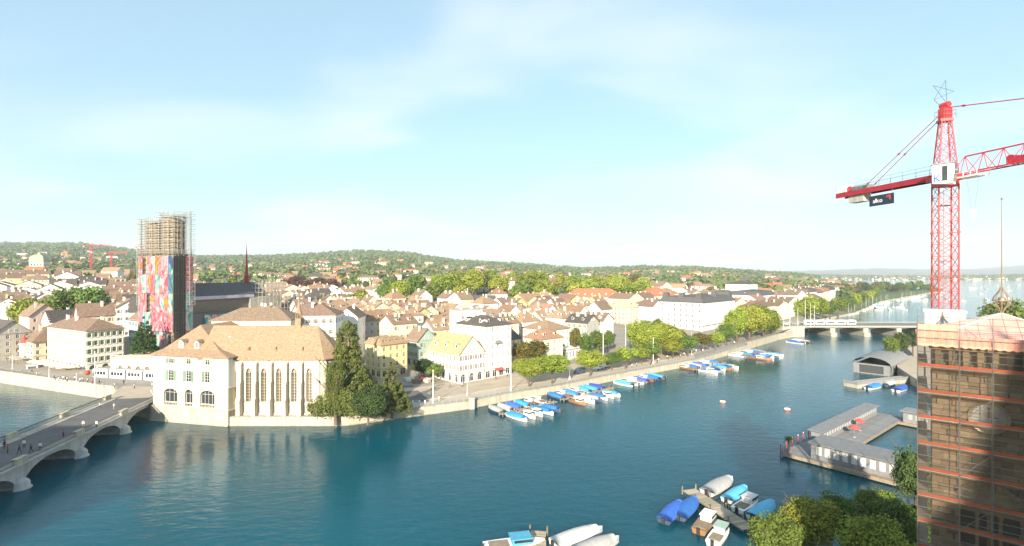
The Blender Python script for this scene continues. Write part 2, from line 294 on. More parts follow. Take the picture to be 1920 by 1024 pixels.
# ------------------------------------------------------------------ terrain
Q = [(-420,250),(-260,212),(-187,187),(-125.6,161.4),(-117,152),(-104.5,147),(-98.2,139.8),(-74.6,134.2),(-47,134.2),(-42.8,134.7),(-29.6,142),(-14,150),(-1.7,160),
     (16,172),(33,186.4),(78.6,222),(123,268),(160,307),(178,322),(253,422),(328,492),(400,575),(493,686),(640,830),(826,1010),(905,1075)]
QU = [p[0] / p[1] for p in Q]
QZ = [4.2,4.2,4.2,4.2,4.2,4.2,4.2,2.2,2.2,2.2,2.2,2.2,2.2,2.2,2.2,2.2,2.3,4.0,5.6,2.4,2.0,2.0,1.6,1.6,1.4,1.4]
def yq(u):
    for i in range(len(Q) - 1):
        if QU[i] <= u <= QU[i + 1]:
            (x0, y0), (x1, y1) = Q[i], Q[i + 1]
            # ray x = u*y with the segment
            den = (x1 - x0) - u * (y1 - y0)
            if abs(den) < 1e-9: return y0
            k = (u * y0 - x0) / den
            return y0 + k * (y1 - y0)
    return Q[0][1] if u < QU[0] else Q[-1][1]
def lerp_tab(x, xs, ys): return float(np.interp(x, xs, ys))
SKY_U = [(-200, 450), (0, 455), (150, 456), (260, 469), (370, 480), (460, 479), (560, 476), (680, 468), (760, 471), (850, 486), (980, 493), (1100, 502), (1200, 498), (1300, 499), (1400, 506), (1500, 513), (1580, 522), (1700, 524)]
RX = [(p[0] - 960) / F for p in SKY_U]; YR = 2700.0
RZ = [CAMH + (512 - p[1]) / F * YR - 13 for p in SKY_U]
def sm(x): x = min(1, max(0, x)); return x * x * (3 - 2 * x)
def gz(x, y):
    u = x / y; s = y - yq(u); zq_ = lerp_tab(u, QU, QZ)
    base = zq_ + sm((s - 34) / 60) * 3.0
    if u < -0.3: base += sm((s - 26) / 30) * 1.8 * sm((-0.3 - u) / 0.1)
    if u < -0.72: base = 4.2 + sm((s - 34) / 60) * 4
    t = max(0.0, (y - 260) / (YR - 260)); zr = lerp_tab(u, RX, RZ)
    hill = max(0, zr - 7) * (t ** 1.25 if t <= 1 else max(0.0, 1 - (t - 1) * 1.2))
    g = 13 * math.exp(-(((x + 35) / 75) ** 2 + ((y - 425) / 75) ** 2)) + 12 * math.exp(-(((x - 60) / 110) ** 2 + ((y - 520) / 90) ** 2))
    g += 5 * math.exp(-(((x + 150) / 40) ** 2 + ((y - 225) / 34) ** 2)) + 10 * math.exp(-(((x + 520) / 200) ** 2 + ((y - 560) / 150) ** 2))
    z = base + hill + g
    ym = lerp_tab(u, [0.60, 0.64, 0.70, 0.75, 0.85], [3300, 2900, 1500, 1190, 1200])
    if u > 0.55 and y > ym: z -= min(60, (y - ym) * 0.25)
    return z
us = sorted(set([round(x, 5) for x in QU] + [round(-1.66 + i * 0.0165, 5) for i in range(152) if -1.66 + i * 0.0165 < QU[-1]]))
ss = [0, 8, 16, 24, 34, 44, 56, 70, 85, 100, 120, 140, 165, 190, 220, 250, 285, 320, 360, 400, 450, 500, 560, 620, 700, 780, 870, 970, 1080, 1200, 1340, 1480, 1640, 1800, 1980, 2160, 2340, 2500, 2640, 2800, 3000, 3300]
b = MB()
for u in us:
    y0 = yq(u)
    for s_ in ss: y = y0 + s_ + 0.02; b.v.append((u * y, y, gz(u * y, y)))
n_ = len(ss)
for i in range(len(us) - 1):
    for j in range(n_ - 1):
        b.f.append((i*n_+j, (i+1)*n_+j, (i+1)*n_+j+1, i*n_+j+1)); b.m.append(0)
tag(b.build('ground', 'ground', smooth=False), kind='structure')
b = MB(); b.poly([(-9000, -600, 0), (14000, -600, 0), (14000, 12500, 0), (-9000, 12500, 0)]); tag(b.build('water', 'water'), kind='structure')
b = MB(); b.poly([(-9000, -600, -6), (14000, -600, -6), (14000, 12500, -6), (-9000, 12500, -6)]); tag(b.build('river_bed', 'asphalt'), kind='structure')
# west bank under the camera
WB = [(-420,-500),(420,-500),(420,330),(262,330),(214,283),(182,232),(166,222),(152,202),(137,170),(118,136),(96,106),(60,74),(28,50),(0,44),(-60,40),(-82,54),(-110,60),(-420,110)]
b = MB(); b.prism(WB, -3, 3.0, 0, 1); tag(b.build('west_bank', ['stone', 'pave']), kind='structure')
# far shore and hills beyond the lake
def ridge(name, y, prof, depth, matn):
    b = MB(); k = 0; r2 = random.Random(5 + int(y)); pts = []
    for i in range(len(prof) - 1):
        (ua, va), (ub, vb) = prof[i], prof[i + 1]
        for q in range(10):
            f = q / 10; pts.append((ua + (ub - ua) * f, va + (vb - va) * f + r2.uniform(-0.5, 0.5)))
    pts.append(prof[-1])
    for (u_, v_) in pts:
        zt = zat(v_, y); x = xat(u_, y)
        for f, zz in ((0, -4), (0.06, 2), (0.25, 0.32 * zt), (0.55, 0.7 * zt), (1.0, zt), (1.5, zt * 0.6)):
            yy = y - depth + depth * f; b.v.append((x * (yy / y), yy, zz + (r2.uniform(-0.05, 0.05) * zt if 0 < f < 1 else 0)))
    for i in range(len(pts) - 1):
        for j in range(5): b.f.append((i*6+j, (i+1)*6+j, (i+1)*6+j+1, i*6+j+1)); b.m.append(0)
    return tag(b.build(name, matn, smooth=True), kind='structure')
ridge('hills', 4600, [(1380, 513), (1500, 513.5), (1600, 515), (1700, 517), (1760, 516), (1850, 515), (1930, 513), (2100, 508), (2600, 500)], 1700, 'far_hill')
ridge('hills', 9500, [(1350, 511), (1480, 508), (1560, 506), (1640, 503), (1760, 505), (1830, 504), (1870, 501), (1920, 497), (2100, 488), (2600, 480)], 3000, 'far_hill')

# ------------------------------------------------------------------ quay walls, streets
def offset_line(pts, d):
    "shift a polyline to its left-hand (land) side by d"
    out = []
    for i, p in enumerate(pts):
        a = Vector(pts[max(0, i - 1)]); c = Vector(pts[min(len(pts) - 1, i + 1)]); t = (c - a).normalized(); out.append((p[0] - t.y * d, p[1] + t.x * d))
    return out
def dense(pts, step):
    out = []
    for i in range(len(pts) - 1):
        a = Vector(pts[i]); c = Vector(pts[i + 1]); n = max(1, int((c - a).length / step))
        for k in range(n): out.append(tuple(a.lerp(c, k / n)))
    out.append(tuple(pts[-1])); return out
def quay_wall(pts, zt, label, matn='stone_pale', railing=True):
    root = thing('quay_wall', label, 'wall', (0, 0, 0))
    b = MB(); c = MB(); inn = offset_line(pts, 0.7); out = offset_line(pts, -0.02); cop = offset_line(pts, -0.12)
    for i in range(len(pts) - 1):
        b.poly([(*out[i], -2), (*out[i+1], -2), (*out[i+1], zt - 0.06), (*out[i], zt - 0.06)])
        for lo, A, B in ((zt - 0.06, cop, inn),):
            c.slab([(*A[i], zt + 0.14), (*A[i+1], zt + 0.14), (*B[i+1], zt + 0.14), (*B[i], zt + 0.14)], 0.22)
    b.build('wall', matn, root); c.build('coping', 'stone', root)
    # foot ledge at the waterline
    l = MB(); o2 = offset_line(pts, -0.45)
    for i in range(len(pts) - 1): l.slab([(*o2[i], 0.10), (*o2[i+1], 0.10), (*out[i+1], 0.10), (*out[i], 0.10)], 1.0)
    l.build('footing', 'stone', root)
    if railing:
        r = MB(); p = MB(); d = dense(offset_line(pts, 0.3), 2.0)
        for i, q in enumerate(d):
            p.tube((*q, zt + 0.1), (*q, zt + 1.15), 0.05, n=4)
            if i:
                q0 = d[i - 1]
                for h in (0.35, 0.6, 0.85, 1.12): r.tube((*q0, zt + h), (*q, zt + h), 0.035 if h < 1 else 0.055, n=4, cap=False)
                for k in range(1, 6):
                    m_ = Vector(q0).lerp(Vector(q), k / 6); r.tube((*m_, zt + 0.3), (*m_, zt + 1.1), 0.02, n=3, cap=False)
        p.build('railing_post', 'metal_grey', root); r.build('railing', 'metal_grey', root)
    return root
quay_wall(Q[0:4], 4.2, 'tall pale stone quay wall at left beyond the arched bridge')
quay_wall(Q[3:6], 4.2, 'short wall where the arched bridge meets the plaza', 'stone', False)
quay_wall(Q[7:10], 2.2, 'low pale stone wall below the Gothic church', 'stone_pale', False)
quay_wall(Q[9:17], 2.2, 'long low stone quay wall with railing along the promenade')
quay_wall(Q[16:19], 3.6, 'beige stone wall beside the lakeside bridge abutment', 'stone_pale', False)
quay_wall(Q[19:26], 1.8, 'far lakeshore wall below the row of lakeside trees', 'stone_pale', False)
def strip(name, pts, d0, d1, z, matn, seg=6):
    A = dense(pts, seg); lo = offset_line(A, d0); hi = offset_line(A, d1); b = MB()
    for i in range(len(A) - 1): b.poly([(*lo[i], z), (*lo[i+1], z), (*hi[i+1], z), (*hi[i], z)])
    return tag(b.build(name, matn), kind='structure')
SQ = Q[9:17]
strip('promenade', SQ, 0.72, 7.5, 2.204, 'gravel'); 
kb = MB(); A = dense(SQ, 6); lo = offset_line(A, 7.5); hi = offset_line(A, 7.75)
for i in range(len(A) - 1): kb.slab([(*lo[i], 2.33), (*lo[i+1], 2.33), (*hi[i+1], 2.33), (*hi[i], 2.33)], 0.2)
tag(kb.build('kerb', 'stone_pale'), kind='structure')
strip('road', SQ, 7.75, 20.5, 2.208, 'pave')
for d in (10.2, 11.6, 13.9, 15.3): strip('tram_rail', SQ, d, d + 0.09, 2.214, 'rail')
strip('pavement', SQ, 20.5, 25.5, 2.26, 'pave')
# the dark side street running back from the quay left of the yellow-roofed corner house
b = MB(); b.poly([(-34.5, 146.5, 2.216), (-24.5, 152, 2.216), (-33.5, 172, 2.216), (-45, 172, 2.216)]); tag(b.build('side_street', 'asphalt'), kind='structure')
b = MB()
for k in range(11):
    p = Vector((-43.2, 168.0)).lerp(Vector((-32.6, 168.4)), k / 11); b.box(p.x, p.x + 0.5, p.y, p.y + 0.55, 2.218, 2.222)
tag(b.build('crossing_line', 'line'), kind='structure')
LQ = Q[2:4]
strip('plaza', LQ, 0.7, 22, 4.206, 'pave')
for d in (15.2, 16.6, 18.2, 19.6): strip('tram_rail', [(-200, 192), (-125.6, 161.4), (-96, 149)], d, d + 0.09, 4.216, 'rail')

# ------------------------------------------------------------------ arched stone bridge (left)
BN = Vector((-99.2, 139.0)); BD = Vector((0.175, -0.9846)).normalized(); BW = Vector((-BD.y, BD.x)) * -1.0   # BW points to the left side
if BW.x > 0: BW = -BW
BWID = 13.0; BZ = 4.6
def bp(t, o, z): q = BN + BD * t + BW * o; return (q.x, q.y, z)
bridge = thing('arched_bridge', 'grey stone arched bridge crossing the river at lower left', 'bridge', (0, 0, 0))
PT = [-6.5, 11.0, 27.8, 44.6, 61.4, 78.2, 95.0]
b = MB(); sof = MB()
for i in range(len(PT) - 1):
    a_, c_ = PT[i] + 0.9, PT[i + 1] - 0.9; n = 20; prev = None
    for k in range(n + 1):
        t = a_ + (c_ - a_) * k / n; x = 2 * k / n - 1
        z = 0.5 + (3.55 - 0.5) * (1 - abs(x) ** 2.3) ** 0.62
        if prev:
            t0, z0 = prev
            b.poly([bp(t0, 0, z0), bp(t, 0, z), bp(t, 0, BZ - 0.3), bp(t0, 0, BZ - 0.3)]); b.poly([bp(t, BWID, z), bp(t0, BWID, z0), bp(t0, BWID, BZ - 0.3), bp(t, BWID, BZ - 0.3)])
            sof.poly([bp(t0, BWID, z0), bp(t, BWID, z), bp(t, 0, z), bp(t0, 0, z0)])
        prev = (t, z)
for t in PT:
    for (o, s_) in ((0, -1), (BWID, 1)):
        b.poly([bp(t - 0.9, o, -3), bp(t + 0.9, o, -3), bp(t + 0.9, o, BZ - 0.3), bp(t - 0.9, o, BZ - 0.3)][::(1 if s_ < 0 else -1)])
    for tt in (t - 0.9, t + 0.9): b.poly([bp(tt, 0, -3), bp(tt, BWID, -3), bp(tt, BWID, 1.2), bp(tt, 0, 1.2)])
b.build('spandrel', 'bridge_stone', bridge); sof.build('soffit', 'bridge_stone', bridge)
for i, t in enumerate(PT[1:-1]):
    for o, s_ in ((0, -1), (BWID, 1)):
        c = MB(); ctr = bp(t, o, 0)
        ang0 = math.atan2(BW.y, BW.x) + (math.pi if s_ < 0 else 0); pts = []
        prof = [(1.75, -3), (1.75, 0.15), (1.5, 0.3), (1.45, 1.1), (1.2, 1.5), (0.6, 1.95), (0.05, 2.15)]
        for r, z in prof:
            for k in range(13):
                a = ang0 - math.pi / 2 + math.pi * k / 12; c.v.append((ctr[0] + r * math.cos(a), ctr[1] + r * math.sin(a), z))
        for q in range(len(prof) - 1):
            for k in range(12): c.f.append((q*13+k, q*13+k+1, (q+1)*13+k+1, (q+1)*13+k)); c.m.append(0)
        c.build('cutwater', 'bridge_stone', bridge, smooth=True)
d = MB(); T0, T1 = -7.0, 96.0
def bslab(mb, t0, t1, o0, o1, z0, z1): mb.slab([bp(t0, o1, z1), bp(t0, o0, z1), bp(t1, o0, z1), bp(t1, o1, z1)][::-1], z1 - z0)
bslab(d, T0, T1, -0.45, BWID + 0.45, BZ - 0.32, BZ); d.build('deck', 'bridge_stone', bridge)
d = MB(); bslab(d, T0, T1, 2.3, BWID - 2.3, BZ, BZ + 0.02); d.build('roadway', 'asphalt_bridge', bridge)
for o0, o1 in ((0.25, 2.3), (BWID - 2.3, BWID - 0.25)):
    d = MB(); bslab(d, T0, T1, o0, o1, BZ + 0.001, BZ + 0.13); d.build('footway', 'stone', bridge)
d = MB()
for o0 in (4.0, 5.4, 7.6, 9.0): bslab(d, T0, T1, o0, o0 + 0.08, BZ + 0.021, BZ + 0.026)
d.build('tram_rail', 'rail', bridge)
for o in (0.0, BWID):
    for i, t in enumerate(PT):
        c = MB(); bslab(c, t - 1.3, t + 1.3, o - 0.35, o + 0.35, BZ + 0.005, BZ + 1.05); bslab(c, t - 1.4, t + 1.4, o - 0.43, o + 0.43, BZ + 1.05, BZ + 1.2); c.build('pedestal', 'stone_pale', bridge)
        if i + 1 < len(PT):
            r = MB(); a_, c_ = t + 1.4, PT[i + 1] - 1.4
            for h, rr in ((0.2, 0.05), (0.95, 0.04), (1.12, 0.075)): r.tube(bp(a_, o, BZ + h), bp(c_, o, BZ + h), rr, n=4)
            n = int((c_ - a_) / 0.26)
            for k in range(n): t_ = a_ + (k + 0.5) * (c_ - a_) / n; r.tube(bp(t_, o, BZ + 0.15), bp(t_, o, BZ + 1.1), 0.026, n=4, cap=False)
            r.build('railing', 'metal_dark', bridge)
# spur from the bridge deck onto the plaza
b = MB(); p1 = bp(-6.8, -0.6, 4.5); p2 = bp(-6.8, BWID + 0.6, 4.5)
b.poly([p1, (-93, 152.5, 4.25), (-125, 166, 4.25), p2][::-1] if False else [p2, p1, (-93, 152.5, 4.27), (-125, 166, 4.27)]); tag(b.build('bridge_approach', 'pave'), kind='structure')
b = MB(); b.prism([(-112, 146.5), (-98.4, 140), (-92, 151), (-108, 158)], -2, 4.18); tag(b.build('bridge_abutment', 'stone'), kind='structure')
b = MB(); b.poly([bp(-8, 1.5, 4.6), bp(-8, 2.0, 4.6), (-110.5, 157, 4.3), (-111.2, 157, 4.3)]); 
for k in range(8):
    q = Vector((-104, 153.5)).lerp(Vector((-97, 150.5)), k / 8); b.poly([(q.x, q.y, 4.30), (q.x + 0.45, q.y - 0.2, 4.30), (q.x + 1.4, q.y + 3, 4.30), (q.x + 0.95, q.y + 3.2, 4.30)])
tag(b.build('crossing_line', 'line'), kind='structure')

# ------------------------------------------------------------------ lakeside bridge (right)
lb = thing('lakeside_bridge', 'long flat road bridge with pale piers where river meets lake', 'bridge')
LY0, LY1, LZ = 324.0, 346.0, 6.3
b = MB(); b.box(174, 330, LY0, LY1, LZ - 0.9, LZ); b.box(174, 330, LY0 - 0.6, LY0, LZ - 0.45, LZ + 0.12); b.box(174, 330, LY1, LY1 + 0.6, LZ - 0.45, LZ + 0.12); b.build('deck', 'stone', lb)
b = MB(); b.box(174, 330, LY0 + 3, LY1 - 3, LZ + 0.001, LZ + 0.02); b.build('roadway', 'asphalt', lb)
xs_p = [182, 203, 224, 245, 266, 287]
for x in xs_p[1:]:
    b = MB(); b.prism([(x - 2, LY0 - 1.5), (x, LY0 - 3.2), (x + 2, LY0 - 1.5), (x + 2, LY1 + 1), (x - 2, LY1 + 1)], -3, 2.4); b.prism([(x - 1.5, LY0), (x + 1.5, LY0), (x + 1.5, LY1), (x - 1.5, LY1)], 2.4, 5.0); b.build('pier', 'stone_pale', lb)
b = MB()
for i in range(len(xs_p) - 1):
    prev = None
    for k in range(13):
        x = xs_p[i] + (xs_p[i+1] - xs_p[i]) * k / 12; z = 3.4 + 2.0 * (1 - (k / 6 - 1) ** 2)
        if prev:
            for y in (LY0 + 0.3, LY1 - 0.3): b.poly([(prev[0], y, prev[1]), (x, y, z), (x, y, LZ - 0.9), (prev[0], y, LZ - 0.9)])
            b.poly([(prev[0], LY0 + 0.3, prev[1]), (prev[0], LY1 - 0.3, prev[1]), (x, LY1 - 0.3, z), (x, LY0 + 0.3, z)])
        prev = (x, z)
b.build('girder', 'metal_dark', lb)
for y in (LY0 - 0.3, LY1 + 0.3):
    r = MB()
    for h in (0.3, 0.65, 1.05): r.tube((176, y, LZ + h), (329, y, LZ + h), 0.05, n=4)
    for k in range(110): x = 176 + k * 1.4; r.tube((x, y, LZ), (x, y, LZ + 1.05), 0.035, n=4)
    r.build('railing', 'metal_grey', lb)
b = MB(); b.prism([(168, 318), (184, 322), (184, 350), (160, 350)], -2, 6.2); b.build('abutment', 'stone_pale', lb)
# ------------------------------------------------------------------ walls with real openings, windows, roofs
WC = {}
def window_mesh(w, h, style, lod):
    k = ('w', round(w, 2), round(h, 2), style, lod)
    if k in WC: return WC[k]
    b = MB(); f = 0.07 if lod > 1 else 0.09; y0, y1 = -0.04, 0.05; fm = 'frame_grey' if style == 'grey' else 'frame_white'
    b.box(-w/2, -w/2 + f, y0, y1, 0, h); b.box(w/2 - f, w/2, y0, y1, 0, h); b.box(-w/2 + f, w/2 - f, y0, y1, 0, f); b.box(-w/2 + f, w/2 - f, y0, y1, h - f, h)
    if style != 'shop':
        b.box(-0.035, 0.035, y0 - 0.005, y1, f, h - f)
        for q in ((0.62,) if h < 2.6 else (0.3, 0.55, 0.8)): b.box(-w/2 + f, w/2 - f, y0 + 0.004, y1 - 0.01, h*q - 0.025, h*q + 0.025)
    else:
        for q in range(1, max(2, int(w / 1.1))): x = -w/2 + w * q / max(2, int(w / 1.1)); b.box(x - 0.03, x + 0.03, y0, y1, f, h - f)
        b.box(-w/2 + f, w/2 - f, y0 + 0.004, y1 - 0.01, h*0.7 - 0.03, h*0.7 + 0.03)
    if lod < 2:
        n = len(b.f); b.poly([(-w/2 + f, 0.02, f), (w/2 - f, 0.02, f), (w/2 - f, 0.02, h - f), (-w/2 + f, 0.02, h - f)], 1)
        me = b.mesh('window', [fm, 'glass'])
    else:
        b.box(-w/2 - 0.1, w/2 + 0.1, -0.34, -0.02, -0.1, -0.003); me = b.mesh('window', fm)
    WC[k] = me; return me
def pane_mesh(w, h):
    k = ('p', round(w, 2), round(h, 2))
    if k not in WC:
        b = MB(); b.box(-w/2 + 0.06, w/2 - 0.06, 0.012, 0.03, 0.06, h - 0.06); WC[k] = b.mesh('pane', 'glass')
    return WC[k]
def shutter_mesh(w, h, m):
    k = ('s', round(w, 2), round(h, 2), m)
    if k not in WC:
        b = MB(); b.box(0, w, -0.05, 0, 0, h)
        for i in range(3): b.box(0.06, w - 0.06, -0.065, -0.05, 0.08 + i * (h - 0.1) / 3, 0.02 + (i + 1) * (h - 0.1) / 3)
        WC[k] = b.mesh('shutter', m)
    return WC[k]
def arch_pts(s0, s1, zb, kind, n=10):
    "points of the arch curve from left spring to right spring; zb = apex height"
    w = s1 - s0; c = (s0 + s1) / 2
    if kind == 'round': r = w / 2; return [(c - r * math.cos(math.pi * i / n), zb - r + r * math.sin(math.pi * i / n)) for i in range(n + 1)]
    if kind == 'seg': hh = w * 0.3; return [(c - w/2 * math.cos(math.pi * i / n), zb - hh + hh * math.sin(math.pi * i / n)) for i in range(n + 1)]
    pts = []; hh = w * 0.95
    for i in range(n + 1):
        f = i / n; x = s0 + w * f; g = abs(2 * f - 1); pts.append((x, zb - hh + hh * math.sqrt(max(0, 1 - g ** 1.6))))
    return pts
def wall_panel(mb, P, ex, W, z0, z1, ops, m=0, reveal=0.22):
    ex = Vector(ex); nx = Vector((ex.y, -ex.x))          # outward
    def pt(s, z, d=0.0): q = Vector(P) + ex * s - nx * d; return (q.x, q.y, z)
    sc = sorted(set([0, W] + [round(o[0], 4) for o in ops] + [round(o[1], 4) for o in ops])); zc = sorted(set([z0, z1] + [round(o[2], 4) for o in ops] + [round(o[3], 4) for o in ops]))
    for i in range(len(sc) - 1):
        run = None
        for j in range(len(zc) - 1):
            cs, cz = (sc[i] + sc[i+1]) / 2, (zc[j] + zc[j+1]) / 2
            hole = any(o[0] < cs < o[1] and o[2] < cz < o[3] for o in ops)
            if not hole:
                if run is None: run = zc[j]
            if hole or j == len(zc) - 2:
                top = zc[j] if hole else zc[j + 1]
                if run is not None: mb.poly([pt(sc[i], run), pt(sc[i+1], run), pt(sc[i+1], top), pt(sc[i], top)], m)
                run = None
    for o in ops:
        s0, s1, za, zb = o[:4]; k = o[4] if len(o) > 4 else None; rv = o[5] if len(o) > 5 else reveal
        mb.poly([pt(s0, za), pt(s1, za), pt(s1, za, rv), pt(s0, za, rv)][::-1], m)
        if not k:
            mb.poly([pt(s0, zb), pt(s1, zb), pt(s1, zb, rv), pt(s0, zb, rv)], m); zs = zb
        else:
            ap = arch_pts(s0, s1, zb, k); zs = ap[0][1]; h = len(ap) // 2
            mb.poly([pt(s0, zb)] + [pt(*q) for q in ap[:h+1]][::1], m); mb.poly([pt(s1, zb)] + [pt(*q) for q in reversed(ap[h:])], m)
            for q in range(len(ap) - 1): mb.poly([pt(*ap[q]), pt(*ap[q+1]), pt(*ap[q+1], rv), pt(*ap[q], rv)], m)
        mb.poly([pt(s0, za), pt(s0, za, rv), pt(s0, zb, rv), pt(s0, zb)], m); mb.poly([pt(s1, za), pt(s1, zb), pt(s1, zb, rv), pt(s1, za, rv)], m)
def add_window(root, P, ex, s, z, w, h, lod, style='n', shutter=None, reveal=0.22, name='window'):
    ex = Vector(ex); nx = Vector((ex.y, -ex.x)); rz = math.atan2(ex.y, ex.x)
    q = Vector(P) + ex * s - nx * (reveal - 0.06)
    o = put(name, window_mesh(w, h, style, lod), root, (q.x, q.y, z), rz)
    if lod > 1: put('pane', pane_mesh(w, h), o)
    if shutter:
        sw = min(w * 0.52, 0.62); me = shutter_mesh(sw, h, shutter)
        for sx in (-w/2 - sw - 0.01, w/2 + 0.01):
            if lod > 1: put('shutter', me, o, (sx, -(reveal - 0.06) - 0.006, 0))
            else:
                q2 = Vector(P) + ex * (s + sx) + nx * 0.006; put('shutter', me, root, (q2.x, q2.y, z), rz)
    return o
def roof_polys(kind, w, d, h, rise, ov=0.5, sw=None):
    x0, x1, y0, y1 = -ov, w + ov, -ov, d + ov
    if kind == 'gx':
        k = rise / (d / 2); e = h - ov * k; r = h + rise
        return [[(x0,y0,e),(x1,y0,e),(x1,d/2,r),(x0,d/2,r)], [(x1,y1,e),(x0,y1,e),(x0,d/2,r),(x1,d/2,r)]]
    if kind == 'gy':
        k = rise / (w / 2); e = h - ov * k; r = h + rise
        return [[(x0,y1,e),(x0,y0,e),(w/2,y0,r),(w/2,y1,r)], [(x1,y0,e),(x1,y1,e),(w/2,y1,r),(w/2,y0,r)]]
    if kind in ('hip', 'pyr'):
        e = h - 0.15; r = h + rise
        if w >= d:
            i = (d / 2 if kind == 'hip' else min(w, d) / 2) * 0.95; a, c = (i, d/2), (w - i, d/2)
            if c[0] < a[0]: a = c = (w/2, d/2)
            A, C = (*a, r), (*c, r)
            return [[(x0,y0,e),(x1,y0,e),C,A],[(x1,y1,e),(x0,y1,e),A,C],[(x0,y1,e),(x0,y0,e),A],[(x1,y0,e),(x1,y1,e),C]]
        i = w / 2 * 0.95; A, C = (w/2, i, r), (w/2, d - i, r)
        return [[(x0,y0,e),(x1,y0,e),A],[(x1,y1,e),(x0,y1,e),C],[(x0,y1,e),(x0,y0,e),A,C],[(x1,y0,e),(x1,y1,e),C,A]]
    if kind == 'mansard':
        i = min(1.6, d * 0.12); z1 = h + rise * 0.68; r = h + rise; e = h
        p = [(x0,y0,e),(x1,y0,e),(x1,y1,e),(x0,y1,e)]; q = [(i,i,z1),(w-i,i,z1),(w-i,d-i,z1),(i,d-i,z1)]
        m_ = min(w, d) / 2 - 0.1; 
        if w >= d: A, C = (m_, d/2, r), (w - m_, d/2, r); top = [[q[0],q[1],C,A],[q[2],q[3],A,C],[q[3],q[0],A],[q[1],q[2],C]]
        else: A, C = (w/2, m_, r), (w/2, d - m_, r); top = [[q[0],q[1],A],[q[2],q[3],C],[q[3],q[0],A,C],[q[1],q[2],C,A]]
        return [[p[k], p[(k+1)%4], q[(k+1)%4], q[k]] for k in range(4)] + top
    return [[(x0,y0,h+rise),(x1,y0,h+rise),(x1,y1,h+rise),(x0,y1,h+rise)]]
FOOT = []     # occupied ground: (x, y, radius)
def house(label, cat, C, th, w, d, z0, h, rise, roof='gx', wall='wall_white', roofm='roof_brown', floors=4, ncw=4, ncd=4, lod=1, shutter=None, group=None, name='town_house',
          chim=1, dorm=0, win=(1.0, 1.6), arcade=False, shop=False, seed=0, sill0=None, balcony=(), style='n', base=2.0, cornice=True):
    "C: ground position of the corner x=0,y=0; local x runs along angle th (degrees); camera sees the y=0 side and one flank"
    rr = random.Random(seed + int(C[0] * 7 + C[1] * 3)); th = R(th); root = thing(name, label, cat, (C[0], C[1], z0), th, group)
    cs, sn = math.cos(th), math.sin(th); FOOT.append((C[0] + cs * w/2 - sn * d/2, C[1] + sn * w/2 + cs * d/2, math.hypot(w, d) / 2))
    toC = Vector((-C[0], -C[1])); lc = Vector((toC.x * cs + toC.y * sn, -toC.x * sn + toC.y * cs))      # camera in local frame
    sides = [((0, 0), (1, 0), w, ncw, lc.y < 0), ((w, 0), (0, 1), d, ncd, lc.x > w), ((w, d), (-1, 0), w, ncw, lc.y > d), ((0, d), (0, -1), d, ncd, lc.x < 0)]
    b = MB(); fh = (h - 0.4) / floors; wins = []
    for si, (P, ex, W, nc, vis) in enumerate(sides):
        ops = []
        if vis and nc:
            for fl in range(floors):
                zb = fl * fh
                if fl == 0 and arcade:
                    na = max(2, int(W / 3.6))
                    for k in range(na): c = W * (k + 0.5) / na; ops.append((c - 1.15, c + 1.15, 0.05, fh * 0.88, 'round', 0.6)); wins.append((P, ex, c, 0.06, 2.28, fh * 0.86, 'shop', None, 0.6))
                    continue
                if fl == 0 and shop:
                    na = max(2, int(W / 3.2))
                    for k in range(na): c = W * (k + 0.5) / na; ops.append((c - 1.1, c + 1.1, 0.1, fh * 0.8)); wins.append((P, ex, c, 0.1, 2.2, fh * 0.8 - 0.1, 'shop', None, 0.22))
                    continue
                ww, wh = win; wh = min(wh, fh * 0.62)
                for k in range(nc):
                    c = W * (k + 0.5) / nc + (rr.uniform(-0.15, 0.15) if lod < 2 else 0); za = zb + fh * 0.28
                    if lod < 2 and rr.random() < 0.06: continue
                    if c - ww/2 < 0.3 or c + ww/2 > W - 0.3: continue
                    ops.append((c - ww/2, c + ww/2, za, za + wh)); wins.append((P, ex, c, za, ww, wh, style, shutter, 0.22))
        wall_panel(b, P, ex, W, -base, h, ops)
        gable = (roof == 'gx' and si in (1, 3)) or (roof == 'gy' and si in (0, 2))
        if gable:
            e = Vector(ex); p0 = Vector(P); p1 = p0 + e * W; pm = p0 + e * W / 2
            b.poly([(p0.x, p0.y, h), (p1.x, p1.y, h), (pm.x, pm.y, h + rise - 0.05)])
            if vis and lod and rise > 2.5:
                for sx in ((-0.9, 0.9) if W > 8 else (0,)):
                    q = pm + e * sx + Vector((e.y, -e.x)) * 0.05; put('window', window_mesh(0.8, 1.2, style, 1), root, (q.x, q.y, h + 0.35), math.atan2(e.y, e.x))
    b.build('wall', wall, root)
    for (P, ex, c, za, ww, wh, st, sh, rv) in wins: add_window(root, P, ex, c, za, ww, wh, lod, st, sh, rv)
    if cornice and lod > 1:
        c = MB()
        for zz, o_ in ((h - 0.32, 0.22), (fh * 1.0 - 0.12, 0.1)):
            for (x0, x1, y0, y1) in ((-o_, w + o_, -o_, -0.003), (-o_, -0.003, -0.003, d), (w + 0.003, w + o_, -0.003, d)): c.box(x0, x1, y0, y1, zz, zz + 0.22)
        c.build('cornice', 'stone_pale', root)
    ro = MB()
    for p in roof_polys(roof, w, d, h, rise): ro.slab(p, 0.22)
    if roof == 'flat':
        ro.box(0.1, w - 0.1, 0.1, d - 0.1, h + rise, h + rise + 0.05)
    r_o = ro.build('roof', roofm, root)
    ridge_z = h + rise
